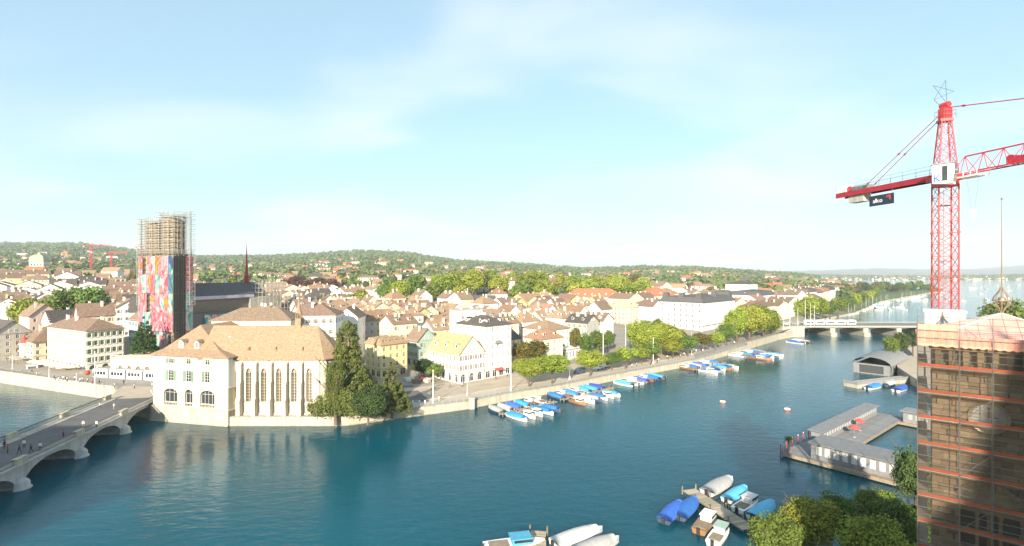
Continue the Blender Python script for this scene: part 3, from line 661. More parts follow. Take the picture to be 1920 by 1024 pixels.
    for k in range(chim):
        ch = MB(); t = (k + 0.5) / max(1, chim) + rr.uniform(-0.12, 0.12)
        if roof in ('gy',) or (roof in ('hip', 'mansard') and d > w): cx, cy = w * rr.choice((0.36, 0.62)), d * (0.12 + 0.76 * t)
        else: cx, cy = w * (0.12 + 0.76 * t), d * rr.choice((0.36, 0.62))
        ch.box(cx - 0.4, cx + 0.4, cy - 0.4, cy + 0.4, ridge_z - rise * 0.75, ridge_z + 0.7); ch.box(cx - 0.5, cx + 0.5, cy - 0.5, cy + 0.5, ridge_z + 0.7, ridge_z + 0.85, 1)
        ch.build('chimney', [wall, 'stone'], r_o)
    if dorm:
        # dormers on the visible eaves sides
        if roof in ('gx', 'hip', 'mansard'):
            run = d / 2
            for k in range(dorm):
                x = w * (k + 0.5) / dorm; dormer(r_o, x, 0.0, run, h, rise, wall, roofm, 0, roof)
        if roof in ('gy', 'hip', 'mansard'):
            for k in range(max(1, int(dorm * d / max(w, 1)))):
                nn = max(1, int(dorm * d / max(w, 1))); y = d * (k + 0.5) / nn
                if roof == 'gy' or lc.x < 0: dormer(r_o, y, 0.0, w / 2, h, rise, wall, roofm, 1, roof)
    return root
def dormer(r_o, c, off, run, h, rise, wall, roofm, axis, roof):
    b = MB(); y0 = run * 0.22 if roof != 'mansard' else 0.55; z0 = h + rise * (0.22 if roof != 'mansard' else 0.12); hh = 1.25; zr = z0 + hh; yb = y0 + 2.6
    def q(x, y, z): return (x, y, z) if axis == 0 else (y, -x + 2 * c, z)
    def bx(x0, x1, ya, yb_, za, zb, m): 
        a = q(x0, ya, za); e = q(x1, yb_, zb); b.box(min(a[0], e[0]), max(a[0], e[0]), min(a[1], e[1]), max(a[1], e[1]), za, zb, m)
    bx(c - 0.6, c + 0.6, y0, yb, z0 - 0.2, zr, 0); bx(c - 0.38, c + 0.38, y0 - 0.02, y0, z0 + 0.2, zr - 0.1, 2)
    for s_ in (-1, 1):
        pts = [q(c + s_ * 0.8, y0 - 0.2, zr - 0.05), q(c, y0 - 0.2, zr + 0.5), q(c, yb, zr + 0.5), q(c + s_ * 0.8, yb, zr - 0.05)]; b.slab(pts, 0.1, 1)
    b.poly([q(c - 0.6, y0 - 0.01, zr), q(c + 0.6, y0 - 0.01, zr), q(c, y0 - 0.01, zr + 0.45)], 0)
    b.build('dormer', [wall, roofm, 'glass'], r_o)
# ------------------------------------------------------------------ Gothic river church
ch = thing('gothic_church', 'sandstone Gothic church with tall pointed windows and buttresses on the water', 'church', (-75.6, 136.5, 2.2))
FOOT.append((-63, 143, 16)); FOOT.append((-86, 148, 17))
NW, ND, NH = 25.4, 14.0, 15.2; apse = [(NW, 0), (NW + 2.6, 3.6), (NW + 2.6, 10.4), (NW, ND)]
wx = [1.33 + 4.03 * i for i in range(6)]
b = MB(); wall_panel(b, (0, 0), (1, 0), NW, -0.2, NH, [(x - 0.75, x + 0.75, 3.5, 12.4, 'point', 0.55) for x in wx])
for i in range(3):
    a, c = Vector(apse[i]), Vector(apse[i + 1]); e = (c - a); Lh = e.length; e.normalize()
    wall_panel(b, a, e, Lh, -0.2, NH, [(Lh/2 - 0.6, Lh/2 + 0.6, 3.5, 12.4, 'point', 0.5)])
wall_panel(b, (NW, ND), (-1, 0), NW, -0.2, NH, []); b.build('wall', 'sandstone', ch)
def gothic_window(w, h):
    b = MB(); g = MB(); f = 0.09
    for x in (-w/2 + f/2, 0, w/2 - f/2): b.box(x - f/2, x + f/2, -0.06, 0.06, 0, h * (0.97 if x == 0 else 0.9))
    for k in range(1, 9): b.box(-w/2 + f, w/2 - f, -0.03, 0.03, h * 0.09 * k, h * 0.09 * k + 0.05)
    for s_ in (-1, 1):
        prev = None
        for k in range(9):
            a = math.pi * k / 8; p = (s_ * w/4 + w/4 * math.cos(a) * 0.9, 0, h * 0.84 + w/4 * math.sin(a))
            if prev: b.tube(prev, p, 0.05, n=4)
            prev = p
    prev = None
    for k in range(13):
        a = 2 * math.pi * k / 12; p = (w * 0.2 * math.cos(a), 0, h * 0.905 + w * 0.2 * math.sin(a))
        if prev: b.tube(prev, p, 0.05, n=4)
        prev = p
    b.box(-w/2 - 0.05, w/2 + 0.05, -0.75, 0.05, -0.16, -0.002)
    g.box(-w/2, w/2, 0.08, 0.1, 0, h); return b.mesh('window', 'sandstone'), g.mesh('pane', 'glass_warm')
gm, gp = gothic_window(1.5, 8.9)
for x in wx: o = put('window', gm, ch, (x, 0.40, 3.5)); put('pane', gp, o)
for i in range(2):
    a, c = Vector(apse[i]), Vector(apse[i + 1]); e = (c - a); md = a + e / 2; e.normalize(); md -= Vector((e.y, -e.x)) * 0.36
    o = put('window', gm, ch, (md.x, md.y, 3.5), math.atan2(e.y, e.x), (0.8, 0.8, 1)); put('pane', gp, o)
def buttress():
    b = MB(); st = [(-0.4, 4.2, 1.75), (4.2, 8.6, 1.4), (8.6, 13.6, 1.0)]
    for z0, z1, dp in st:
        b.box(-0.5, 0.5, -dp, 0.01, z0, z1)
        nd = {1.75: 1.4, 1.4: 1.0, 1.0: 0.0}[dp]
        b.poly([(-0.56, -dp - 0.06, z1), (0.56, -dp - 0.06, z1), (0.56, -nd, z1 + 0.8), (-0.56, -nd, z1 + 0.8)])
        for s_ in (-0.56, 0.56): b.poly([(s_, -dp - 0.06, z1), (s_, -nd, z1 + 0.8), (s_, -nd, z1)][::(1 if s_ < 0 else -1)])
        b.poly([(-0.56, -dp - 0.06, z1 - 0.01), (-0.56, -nd, z1 - 0.01), (0.56, -nd, z1 - 0.01), (0.56, -dp - 0.06, z1 - 0.01)])
    return b.mesh('buttress', 'sandstone')
bm_ = buttress()
for i in range(5): put('buttress', bm_, ch, (wx[i] + 2.015, 0, 0))
put('buttress', bm_, ch, (NW, 0, 0), R(35)); put('buttress', bm_, ch, (NW + 2.6, 3.6, 0), R(70)); put('buttress', bm_, ch, (NW + 2.6, 10.4, 0), R(110))
b = MB(); b.box(-0.02, NW, -0.16, -0.003, 2.75, 3.05); b.box(-0.02, NW + 0.1, -0.3, -0.004, NH - 0.35, NH - 0.02); b.box(-0.02, NW, -0.3, -0.003, -0.3, 0.5); b.build('string_course', 'sandstone', ch)
b = MB(); b.tube((wx[3] - 2.6, -0.15, 0), (wx[3] - 2.6, -0.15, NH), 0.08); b.tube((NW - 1.0, -0.15, 0), (NW - 1.0, -0.15, NH), 0.08); b.tube((0.25, -0.15, 0), (0.25, -0.15, NH), 0.08); b.build('downpipe', 'metal_dark', ch)
RI = 23.1; ro = MB(); ev = NH - 0.3
e1 = (NW + 0.3, -0.7, ev); e2 = (NW + 3.4, 3.3, ev); e3 = (NW + 3.4, 10.7, ev); e4 = (NW + 0.3, ND + 0.7, ev); rg = (NW - 4.2, ND/2, RI)
for p in ([(-8, -0.7, ev), e1, rg, (-8, ND/2, RI)], [e4, (-8, ND + 0.7, ev), (-8, ND/2, RI), rg], [e1, e2, rg], [e2, e3, rg], [e3, e4, rg]): ro.slab(p, 0.2)
rf = ro.build('roof', 'roof_tan', ch)
b = MB(); zr = RI; tx, ty = 15.9, ND/2; b.box(tx - 0.75, tx + 0.75, ty - 0.75, ty + 0.75, zr - 1.4, zr + 2.0)
for sx in (-1, 1):
    for sy in (-1, 1): b.tube((tx + sx * 0.6, ty + sy * 0.6, zr + 2), (tx + sx * 0.6, ty + sy * 0.6, zr + 3.5), 0.12, n=5)
b.lathe([(0.95, zr + 3.5), (0.75, zr + 4.0), (0.42, zr + 5.4), (0.2, zr + 7.6), (0.04, zr + 9.6)], 8, 0, (tx, ty)); b.tube((tx, ty, zr + 9.5), (tx, ty, zr + 10.6), 0.03); b.build('ridge_turret', 'roof_tan', rf)
for x, y_ in ((4.8, 0.25), (12.0, 0.25), (19.2, 0.25)):
    b = MB(); z = ev + (RI - ev) * y_; yy = -0.7 + 7.7 * y_
    b.poly([(x - 0.5, yy - 0.1, z), (x + 0.5, yy - 0.1, z), (x, yy - 0.1, z + 0.75)]); b.poly([(x + 0.5, yy - 0.1, z), (x, yy + 1.0, z + 1.0), (x, yy - 0.1, z + 0.75)]); b.poly([(x, yy + 1, z + 1), (x - 0.5, yy - 0.1, z), (x, yy - 0.1, z + 0.75)]); b.build('roof_vent', 'roof_brown', rf)
b = MB(); b.box(-2.3, -1.7, 4.2, 4.9, 18.8, 20.4); b.build('chimney', 'wall_white', rf)
# terrace ledge in front of the nave
b = MB(); b.poly([(-74.6, 134.9, 2.215), (-46, 134.9, 2.215), (-46, 140, 2.215), (-74.6, 136.6, 2.215)]); tag(b.build('church_terrace', 'stone'), kind='structure')

# ------------------------------------------------------------------ hall with arches next to the church
HA = (-97.9, 139.7); HT = -13.4; HW, HD, HH = 24.2, 24.0, 14.0
hh = thing('river_hall', 'white hall with three arches and green shutters rising from the water', 'building', (HA[0], HA[1], 3.9), R(HT))
b = MB(); b.box(-0.35, HW + 0.35, -0.35, HD, -6, -0.12); b.box(-0.5, HW + 0.5, -0.5, HD, -0.12, 0.06); b.build('plinth', 'stone_pale', hh)
b = MB(); b.box(-0.6, HW + 0.6, -0.9, -0.36, -6, -3.75); b.build('footing', 'stone_pale', hh)
arc = [(3.6, 8.0, 'seg'), (10.5, 13.0, 'round'), (15.4, 20.0, 'seg')]; w2 = [5.8, 11.6, 17.6]
ops = [(a, c, 0.35, 4.95, k, 0.6) for a, c, k in arc] + [(x - 0.8, x + 0.8, 7.0, 9.9) for x in w2] + [(x - 0.7, x + 0.7, 11.7, 13.1) for x in w2]
b = MB(); wall_panel(b, (0, 0), (1, 0), HW, 0.06, 5.8, ops[:3]); wall_panel(b, (HW, 0), (0, 1), HD, 0.06, 5.8, []); wall_panel(b, (0, HD), (0, -1), HD, 0.06, 5.8, []); b.build('ground_storey', 'wall_cream', hh)
b = MB(); wall_panel(b, (0, 0), (1, 0), HW, 5.8, HH, ops[3:]); wall_panel(b, (HW, 0), (0, 1), HD, 5.8, HH, []); wall_panel(b, (0, HD), (0, -1), HD, 5.8, HH, []); wall_panel(b, (HW, HD), (-1, 0), HW, 0, HH, []); b.build('wall', 'wall_white', hh)
for a, c, k in arc:
    o = add_window(hh, (0, 0), (1, 0), (a + c) / 2, 1.2, c - a - 0.02, 3.76, 2, 'shop', None, 0.55); o.name = 'arch_window'
    b = MB(); b.box(a, c, 0.12, 0.22, 1.1, 1.22)
    n = int((c - a) / 0.45)
    for q in range(n): x = a + (q + 0.5) * (c - a) / n; b.lathe([(0.05, 0.36), (0.12, 0.55), (0.06, 0.85), (0.09, 1.1)], 6, 0, (x, 0.17))
    b.build('balustrade', 'sandstone', hh)
for i, x in enumerate(w2):
    add_window(hh, (0, 0), (1, 0), x, 7.0, 1.6, 2.9, 2, 'n', None); add_window(hh, (0, 0), (1, 0), x, 11.7, 1.4, 1.4, 2, 'n', None)
    b = MB(); b.box(x - 1.2, x + 1.2, -0.35, -0.003, 10.25, 10.45); b.poly([(x - 1.2, -0.3, 10.45), (x + 1.2, -0.3, 10.45), (x, -0.05, 10.9)]); b.build('window_hood', 'wall_cream', hh)
    for s_, m_ in ((-1, 'shutter_green'), (1, 'shutter_green' if i != 2 else 'wall_cream')):
        b = MB(); b.box(0, 0.95, -0.06, 0, 0, 2.9); 
        for q in range(4): b.box(0.08, 0.87, -0.075, -0.06, 0.1 + q * 0.7, 0.72 + q * 0.7)
        b_o = b.build('shutter', m_, hh); b_o.location = (x + (0.83 if s_ > 0 else -1.78), -0.005, 7.0)
        b = MB(); b.box(0, 0.8, -0.06, 0, 0, 1.4); b_o = b.build('shutter', 'shutter_sage' if i else 'shutter_green', hh); b_o.location = (x + (0.73 if s_ > 0 else -1.53), -0.005, 11.7)
b = MB(); b.box(-0.3, HW + 0.3, -0.3, -0.003, 5.6, 5.95); b.box(HW + 0.003, HW + 0.3, -0.003, HD, 5.6, 5.95); b.box(-0.45, HW + 0.45, -0.45, -0.003, HH - 0.35, HH - 0.03); b.box(HW + 0.003, HW + 0.45, -0.003, HD, HH - 0.35, HH - 0.03); b.build('cornice', 'sandstone', hh)
b = MB()
for x in (0.6, 3.0, 9.2, 14.2, 20.9, 23.6): b.box(x - 0.3, x + 0.3, -0.14, -0.002, 0.07, 5.6)
b.build('pilaster', 'wall_cream', hh)
# flared tent roof
ap = (8.0, 7.6, HH + 7.4); ap2 = (8.0, HD - 5, HH + 7.4); ro = MB(); ev = HH - 0.1
cn = [(-0.9, -0.9), (HW + 0.9, -0.9), (HW + 0.9, HD), (-0.9, HD)]
def mid(c, a, f=0.30, drop=0.75): return (c[0] + (a[0] - c[0]) * f, c[1] + (a[1] - c[1]) * f, ev + (a[2] - ev) * f - drop)
mds = [mid(cn[0], ap), mid(cn[1], ap), mid(cn[2], ap2), mid(cn[3], ap2)]; E = [(c[0], c[1], ev) for c in cn]; tops = [ap, ap, ap2, ap2]
for i in range(4):
    j = (i + 1) % 4; ro.slab([E[i], E[j], mds[j], mds[i]], 0.18)
    ro.slab([mds[i], mds[j], tops[j]] + ([tops[i]] if tops[i] != tops[j] else []), 0.18)
rf = ro.build('roof', 'roof_tan', hh)
for x in (7.2, 12.4):
    b = MB(); y0, z0 = 1.9, HH + 1.5; b.box(x - 0.75, x + 0.75, y0, y0 + 3.0, z0, z0 + 1.9, 0); b.box(x - 0.45, x + 0.45, y0 - 0.02, y0, z0 + 0.3, z0 + 1.7, 2)
    for s_ in (-1, 1): b.slab([(x + s_ * 0.95, y0 - 0.25, z0 + 1.85), (x, y0 - 0.25, z0 + 2.5), (x, y0 + 3.4, z0 + 2.5), (x + s_ * 0.95, y0 + 3.4, z0 + 1.85)], 0.1, 1)
    b.poly([(x - 0.75, y0 - 0.01, z0 + 1.9), (x + 0.75, y0 - 0.01, z0 + 1.9), (x, y0 - 0.01, z0 + 2.4)], 0); b.build('dormer', ['wall_white', 'roof_tan', 'shutter_grey'], rf)

# ------------------------------------------------------------------ minster with wrapped twin towers
GC = (-131.9, 200.0); GT = 68.0; g0 = 7.0
gm_ = thing('minster', 'minster with twin towers wrapped in scaffolding and colourful printed sheets', 'church', (GC[0], GC[1], g0), R(GT))
FOOT += [(-136, 206, 16), (-132, 225, 16), (-120, 240, 16), (-142, 213, 12)]
TX, TY, TZ = 5.6, 18.5, 40.5
b = MB(); b.box(0, TX, 0, TY, -4, TZ); b.build('tower_base', 'scaff_stone', gm_)
for i, (yc, zt) in enumerate(((4.6, 55.5), (13.9, 54.0))):
    b = MB(); b.lathe([(3.5, TZ - 0.5), (3.5, zt - 3), (3.7, zt - 2.8), (3.7, zt - 2.2), (2.8, zt - 0.8), (0.2, zt)], 16, 0, (TX/2, yc))
    for k in range(16):
        a = 2 * math.pi * (k + 0.5) / 16
        for zz in (TZ + 2, TZ + 6.5): cx, cy = TX/2 + 3.45 * math.cos(a), yc + 3.45 * math.sin(a); b.tube((cx, cy, zz), (cx, cy, zz + 3), 0.28, n=5, m=1)
    b.build('tower', ['scaff_stone', 'wood'], gm_)
b = MB(); b.box(TX, 47, 3, 16, -4, 23.8); b.build('nave_wall', 'sandstone', gm_)
b = MB()
for p in roof_polys('gx', 40, 14.6, 23.8, 4.9, 0.4): b.slab([(q[0] + TX, q[1] + 2.2, q[2]) for q in p], 0.25)
b.build('nave_roof', 'roof_slate', gm_)
b = MB(); b.box(TX, 38, 1.1, 2.9, 22.0, 23.3); b.build('eaves_cover', 'lilac_sheet', gm_)
b = MB(); b.box(TX + 0.2, 36, -2.5, 2.9, -4, 16.5); b.build('aisle_wall', 'metal_dark', gm_)
b = MB(); b.box(TX + 0.2, 36, 2.2, 2.98, 16.5, 21.4); b.build('clerestory', 'wood', gm_)
b = MB(); cx, cy = 41.0, 9.3; b.lathe([(1.1, 27), (1.1, 31.0), (1.35, 31.1), (0.7, 32.5), (0.4, 38), (0.2, 43.5), (0.03, 48.0)], 8, 0, (cx, cy)); b.build('ridge_turret', 'crane_maroon', gm_)
SH = []
zs = [3, 10, 17.5, 25, 32.5, 39.8]
cols = 8
for c in range(cols):
    y0 = -1.0 + c * (TY + 2.0) / cols; y1 = y0 + (TY + 2.0) / cols - 0.12
    for r_ in range(5):
        if c in (0,) and r_ < 1: continue
        if c == 5 and r_ in (2,): continue
        if c == 6 and r_ in (4,): continue
        if c == 4 and r_ == 0: continue
        b = MB(); b.box(-1.36, -1.32, y0, y1, zs[r_] + 0.06, zs[r_ + 1] - 0.06); b.build('printed_sheet', 'printed_sheet', gm_)
for r_ in range(5):
    b = MB(); b.box(3.7, 6.6, -1.36, -1.32, zs[r_] + 0.06, zs[r_ + 1] - 0.06); b.build('printed_sheet', 'printed_sheet', gm_)
for r_ in range(5):
    b = MB(); b.box(-1.3, 3.6, -1.36, -1.32, zs[r_] + 0.04, zs[r_ + 1] - 0.04); b.build('debris_net', 'net_dark', gm_)
for k, x in enumerate((10.5, 13.6, 16.7, 19.8, 22.9)):
    b = MB(); b.box(x, x + 2.9, -3.1, -3.06, 6.5, 15.8); b.build('printed_sheet', 'printed_sheet', gm_)
def ring(mb, x0, x1, y0, y1, z, wd=1.0, t=0.08):
    mb.box(x0 - wd, x1 + wd, y0 - wd, y0, z, z + t); mb.box(x0 - wd, x1 + wd, y1, y1 + wd, z, z + t); mb.box(x0 - wd, x0, y0, y1, z, z + t); mb.box(x1, x1 + wd, y0, y1, z, z + t)
for k in range(21):
    b = MB(); z = 0.4 + 2.0 * k; ring(b, -0.2, TX + 0.2, -0.2, TY + 0.2, z); 
    for h in (0.5, 1.05):
        b.tube((-1.2, -1.2, z + h), (TX + 1.2, -1.2, z + h), 0.065, n=4); b.tube((-1.2, -1.2, z + h), (-1.2, TY + 1.2, z + h), 0.065, n=4)
    b.build('scaffold_deck', 'wood', gm_)
b = MB()
for zz in (TZ,):
    for k in range(9): y = -1.2 + k * 2.61; b.tube((-1.2, y, 0), (-1.2, y, zz + 2), 0.075, n=4); b.tube((-0.3, y, 0), (-0.3, y, zz + 2), 0.075, n=4)
    for k in range(5): x = -1.2 + k * 2.0; b.tube((x, -1.2, 0), (x, -1.2, zz + 2), 0.075, n=4); b.tube((x, -0.3, 0), (x, -0.3, zz + 2), 0.075, n=4)
tag(b.build('scaffold_standard', 'frame_grey', gm_), kind='stuff')
for yc, zt in ((4.6, 56.5), (13.9, 54.5)):
    for k in range(8 if yc < 9 else 7):
        b = MB(); z = TZ + 0.6 + 2.0 * k; n = 12
        for q in range(n):
            a0, a1 = 2 * math.pi * q / n, 2 * math.pi * (q + 1) / n
            pts = [(TX/2 + r_ * math.cos(a), yc + r_ * math.sin(a)) for r_, a in ((3.6, a0), (4.4, a0), (4.4, a1), (3.6, a1))]; b.prism(pts, z, z + 0.16)
            for h in (0.55, 1.1): b.tube((*pts[1], z + h), (*pts[2], z + h), 0.07, n=4, cap=False)
        b.build('scaffold_deck', 'wood', gm_)
    b = MB()
    for q in range(12):
        a = 2 * math.pi * q / 12
        for r_ in (3.75, 4.4): b.tube((TX/2 + r_ * math.cos(a), yc + r_ * math.sin(a), TZ - 1), (TX/2 + r_ * math.cos(a), yc + r_ * math.sin(a), zt + 1), 0.075, n=4)
    tag(b.build('scaffold_standard', 'frame_grey', gm_), kind='stuff')
# outer hoist cages at both tower corners
for x0, x1, y0, y1, zt in ((TX - 1.2, TX + 1.0, -2.6, -0.4, 57.5), (-1.5, 0.5, TY - 0.5, TY + 1.6, 54.5), (-1.5, TX, -1.5, 9.5, 57.2), (-1.5, TX, 9.6, TY + 1.5, 54.8)):
    b = MB(); big = (x1 - x0) > 3; z0_ = TZ if big else 20
    nx_ = 4 if big else 1; ny_ = 4 if big else 1
    for i in range(nx_ + 1):
        for j in range(ny_ + 1):
            if 0 < i < nx_ and 0 < j < ny_: continue
            x, y = x0 + (x1 - x0) * i / nx_, y0 + (y1 - y0) * j / ny_; b.tube((x, y, z0_), (x, y, zt), 0.075, n=4)
    z = z0_ + 0.5
    while z < zt + 0.1:
        for h in ((0, 1.0) if big else (0, 1.0, 2.0)):
            if z + h > zt: continue
            b.tube((x0, y0, z + h), (x1, y0, z + h), 0.065, n=4); b.tube((x0, y0, z + h), (x0, y1, z + h), 0.065, n=4); b.tube((x1, y0, z + h), (x1, y1, z + h), 0.065, n=4); b.tube((x0, y1, z + h), (x1, y1, z + h), 0.065, n=4)
        if not big: b.tube((x0, y0, z), (x1, y0, z + 2), 0.035, n=4); b.tube((x0, y0, z), (x0, y1, z + 2), 0.035, n=4)
        z += 2.0
    if big: b.box(x0, x1, y0, y0 + 1, zt - 2.1, zt - 1.98); b.box(x0, x0 + 1, y0, y1, zt - 2.1, zt - 1.98)
    tag(b.build('scaffold_frame', 'frame_grey', gm_), kind='stuff')
# scaffolded choir end
b = MB(); b.box(36, 54, 1.2, 12, -2, 22); b.build('choir_wall', 'sandstone', gm_)
b = MB()
for i in range(8):
    for j in range(4): x, y = 40 + i * 2.2, -1.5 + j * 2; b.tube((x, y, 2), (x, y, 30 if i < 6 else 27), 0.07, n=4)
for k in range(8):
    z = 14 + 2 * k
    for j in range(4): b.tube((40, -1.5 + 2 * j, z), (55.4, -1.5 + 2 * j, z), 0.06, n=4)
    for i in range(8): b.tube((40 + 2.2 * i, -1.5, z), (40 + 2.2 * i, 4.5, z), 0.05, n=4)
    if k % 2: b.box(40, 55.4, -1.4, -0.4, z, z + 0.08)
tag(b.build('scaffold_frame', 'concrete', gm_), kind='stuff')

# ------------------------------------------------------------------ terrace arcade and front-row houses
ta = thing('terrace_arcade', 'cream terrace wall with small arches behind the left tram', 'wall', (-143, 182.5, 4.2), R(-9))
b = MB(); wall_panel(b, (0, 0), (1, 0), 40, -1, 5.6, [(4.0 + 3.6 * k - 0.95, 4.0 + 3.6 * k + 0.95, 0.1, 2.9, 'round', 0.5) for k in range(10)]); wall_panel(b, (0, 12), (0, -1), 12, -1, 5.6, []); b.poly([(0, 0, 5.6), (40, 0, 5.6), (40, 14, 5.6), (0, 12, 5.6)]); b.build('wall', 'wall_cream', ta)
b = MB()
for k in range(10): b.box(4 + 3.6 * k - 0.95, 4 + 3.6 * k + 0.95, 0.42, 0.45, 0.1, 2.9)
b.build('door', 'wood', ta)
b = MB(); b.box(-0.2, 40, -0.25, 0.3, 5.6, 5.85); b.box(-0.1, 40, -0.05, 0.1, 6.4, 6.6)
for k in range(66): b.box(0.1 + 0.6 * k, 0.3 + 0.6 * k, -0.02, 0.08, 5.85, 6.4)
b.build('parapet', 'sandstone', ta); FOOT += [(-135, 186, 10), (-120, 186, 10), (-146, 186, 8)]
W = 'wall_white'
house('large white guild house with arcades and sage shutters at the left tram', 'house', (-152, 183), 60.6, 11.5, 33, 4.2, 15.2, 3.6, 'hip', W, 'roof_brown', 5, 6, 12, 2, 'shutter_sage', chim=3, dorm=0, arcade=True, win=(1.05, 1.65))
tr = house('pale house with small red corner turret left of the guild house', 'house', (-189, 202), 60, 12, 14, 4.2, 8.6, 5.2, 'hip', 'wall_cream', 'roof_brown', 3, 4, 5, 2, None, chim=1)
b = MB(); b.lathe([(1.3, 2.5), (1.3, 7.9)], 10, 0, (-0.3, 8)); b.lathe([(1.7, 7.9), (0.8, 9.3), (0.3, 10.4), (0.04, 11.6)], 10, 1, (-0.3, 8)); b.build('turret', ['wall_cream', 'awning'], tr)
for k in range(5):
    for fl in (1, 2):
        b = MB(); y = 14 * (k + 0.5) / 5; z = fl * 2.73 + 2.0; b.slab([(-0.02, y - 0.7, z), (-0.02, y + 0.7, z), (-0.8, y + 0.7, z - 0.7), (-0.8, y - 0.7, z - 0.7)], 0.03); b.build('awning', 'wall_pink', tr)
house('grey gabled house at the far left edge of the picture', 'house', (-206, 203), 60, 12, 14, 4.2, 11.5, 5, 'gy', 'wall_grey', 'roof_dark', 4, 4, 5, 2, None)
house('cream house with half-hipped roof behind the turreted house', 'house', (-215, 228), 60, 11, 12, 6, 15, 5, 'gy', 'wall_pink', 'roof_brown', 4, 3, 3, 1, None)
sg = house('white house with stepped gable behind the turreted house', 'house', (-202, 224), 62, 14, 8, 6, 13, 4.5, 'gx', W, 'roof_dark', 4, 5, 3, 1, None)
b = MB()
for k in range(5): 
    f = k * 0.9; b.box(-0.35, 0.1, f, 8 - f, 13 + k * 0.95 - 0.9, 13 + k * 0.95 + 0.25)
b.build('stepped_gable', W, sg)
house('big white gabled house above the guild house roof', 'house', (-166, 222), 30, 18, 14, 7, 16.5, 6, 'gx', W, 'roof_dark', 4, 5, 3, 1, None, chim=3)
house('white gabled house beside the big white gabled house', 'house', (-192, 222), 40, 9, 9, 6, 14.5, 4, 'gy', W, 'roof_brown', 4, 3, 3, 1, None)
house('pale blue house with blue shutters left of the wrapped towers', 'house', (-154, 212), 55, 9, 12, 7, 13.5, 4, 'gy', 'wall_blue', 'roof_brown', 4, 3, 4, 2, 'shutter_teal')
house('cream gabled house beside the wrapped towers', 'house', (-150, 222), 60, 12, 12, 7, 15.5, 5, 'gx', 'wall_cream', 'roof_brown', 4, 4, 3, 1, 'shutter_grey')
house('long cream building with hipped brown roof behind the church ridge', 'building', (-101, 172), 3, 26, 14, 5, 19.3, 3.6, 'hip', 'wall_cream', 'roof_brown', 5, 10, 4, 1, None, chim=0, win=(0.9, 0.9))
house('white house with hipped brown roof right of the ridge turret', 'house', (-80, 184), 6, 16, 13, 5, 20, 3.4, 'hip', W, 'roof_brown', 5, 6, 3, 1, 'shutter_grey')
house('plain white gabled house behind the tall conifer top', 'house', (-70.9, 205), 4, 9, 14, 5, 17.5, 3.6, 'gy', W, 'roof_brown', 3, 1, 2, 1, None)
house('pale blue house with teal shutters beside the church apse', 'house', (-62, 165.5), 4, 7.2, 10, 3, 13.2, 2.6, 'gx', 'wall_blue', 'roof_brown', 4, 2, 3, 2, 'shutter_teal')
house('cream corner house with mansard dormers right of the tall conifer', 'house', (-46.9, 183), 48, 11.5, 10, 2.5, 11.7, 2.8, 'mansard', 'wall_yellow', 'roof_tan', 4, 4, 3, 2, None, dorm=4, shop=True)
house('grey-green gabled house in the shaded side street', 'house', (-37.2, 201), 45, 9.5, 8, 2.5, 11.0, 4.6, 'gy', 'wall_green', 'roof_brown', 3, 2, 3, 2, 'shutter_grey', arcade=True)
house('small pale green annex beside the yellow-roofed corner house', 'house', (-31, 193.5), 43, 6, 4.5, 2.5, 6.6, 1.6, 'gx', 'wall_green', 'roof_copper', 2, 3, 2, 2, None)
house('white corner house with yellow tiled roof and dark shutters on the quay', 'house', (-18, 174.5), 43, 11, 19, 2.25, 10.4, 5.6, 'gy', W, 'roof_yellow', 3, 5, 9, 2, 'shutter_grey', dorm=2, arcade=True, win=(0.85, 1.7))
t14 = house('tall white six-storey block with dark roof on the quay', 'building', (-9.8, 182.7), 45, 13.4, 16, 2.25, 19, 3.0, 'hip', W, 'roof_dark', 6, 5, 5, 2, None, dorm=2, shop=True, win=(0.85, 1.8))
b = MB(); b.slab([(4.6, -0.05, 3.1), (8.6, -0.05, 3.1), (8.6, -1.5, 2.5), (4.6, -1.5, 2.5)], 0.05); b.build('awning', 'awning', t14)
b = MB(); b.box(4.5, 7.5, -0.9, -0.01, 12.2, 12.3); b.box(4.5, 7.5, -0.9, -0.86, 12.3, 13.2); b.build('balcony', 'metal_grey', t14)
house('white stair block with roof terrace behind the yellow-roofed house', 'building', (-22, 204), 25, 11, 9, 2.6, 22.4, 0.3, 'flat', W, 'stone', 5, 2, 2, 1, None, chim=2)
house('white house with tan hipped roof behind the olive trees', 'house', (16, 225), 45, 15, 16, 2.6, 12.4, 3.4, 'hip', W, 'roof_tan', 4, 5, 5, 2, 'shutter_cream')
house('low white flat-roofed annex on the square', 'building', (23, 219.5), 45, 16, 5, 2.3, 4.8, 0.3, 'flat', W, 'wall_white', 1, 7, 2, 2, None, chim=0, win=(1.3, 2.4))
house('white gabled house left of the green-roofed corner building', 'house', (34, 268), 40, 11, 15, 3, 15.2, 4.4, 'gy', W, 'roof_orange', 4, 4, 4, 1, 'shutter_grey')
t17 = house('pale corner building with green copper roof behind the square', 'building', (73.5, 334), 38, 20, 22, 2.6, 15.2, 4.2, 'hip', 'wall_pink', 'roof_copper', 5, 7, 7, 1, None, chim=0, shop=True, dorm=1, win=(1.1, 1.8))
b = MB(); b.slab([(-0.1, 1, 3.6), (-0.1, 21, 3.6), (-3.2, 21, 2.6), (-3.2, 1, 2.6)], 0.06); b.build('awning', 'awning', t17)
t18 = house('large white hotel with dark mansard roof behind the plane trees', 'hotel', (113.8, 306), 45, 48, 28, 2.6, 19.6, 4.4, 'mansard', W, 'roof_slate', 6, 16, 7, 1, None, chim=4, dorm=0, shop=True, win=(1.15, 1.9))
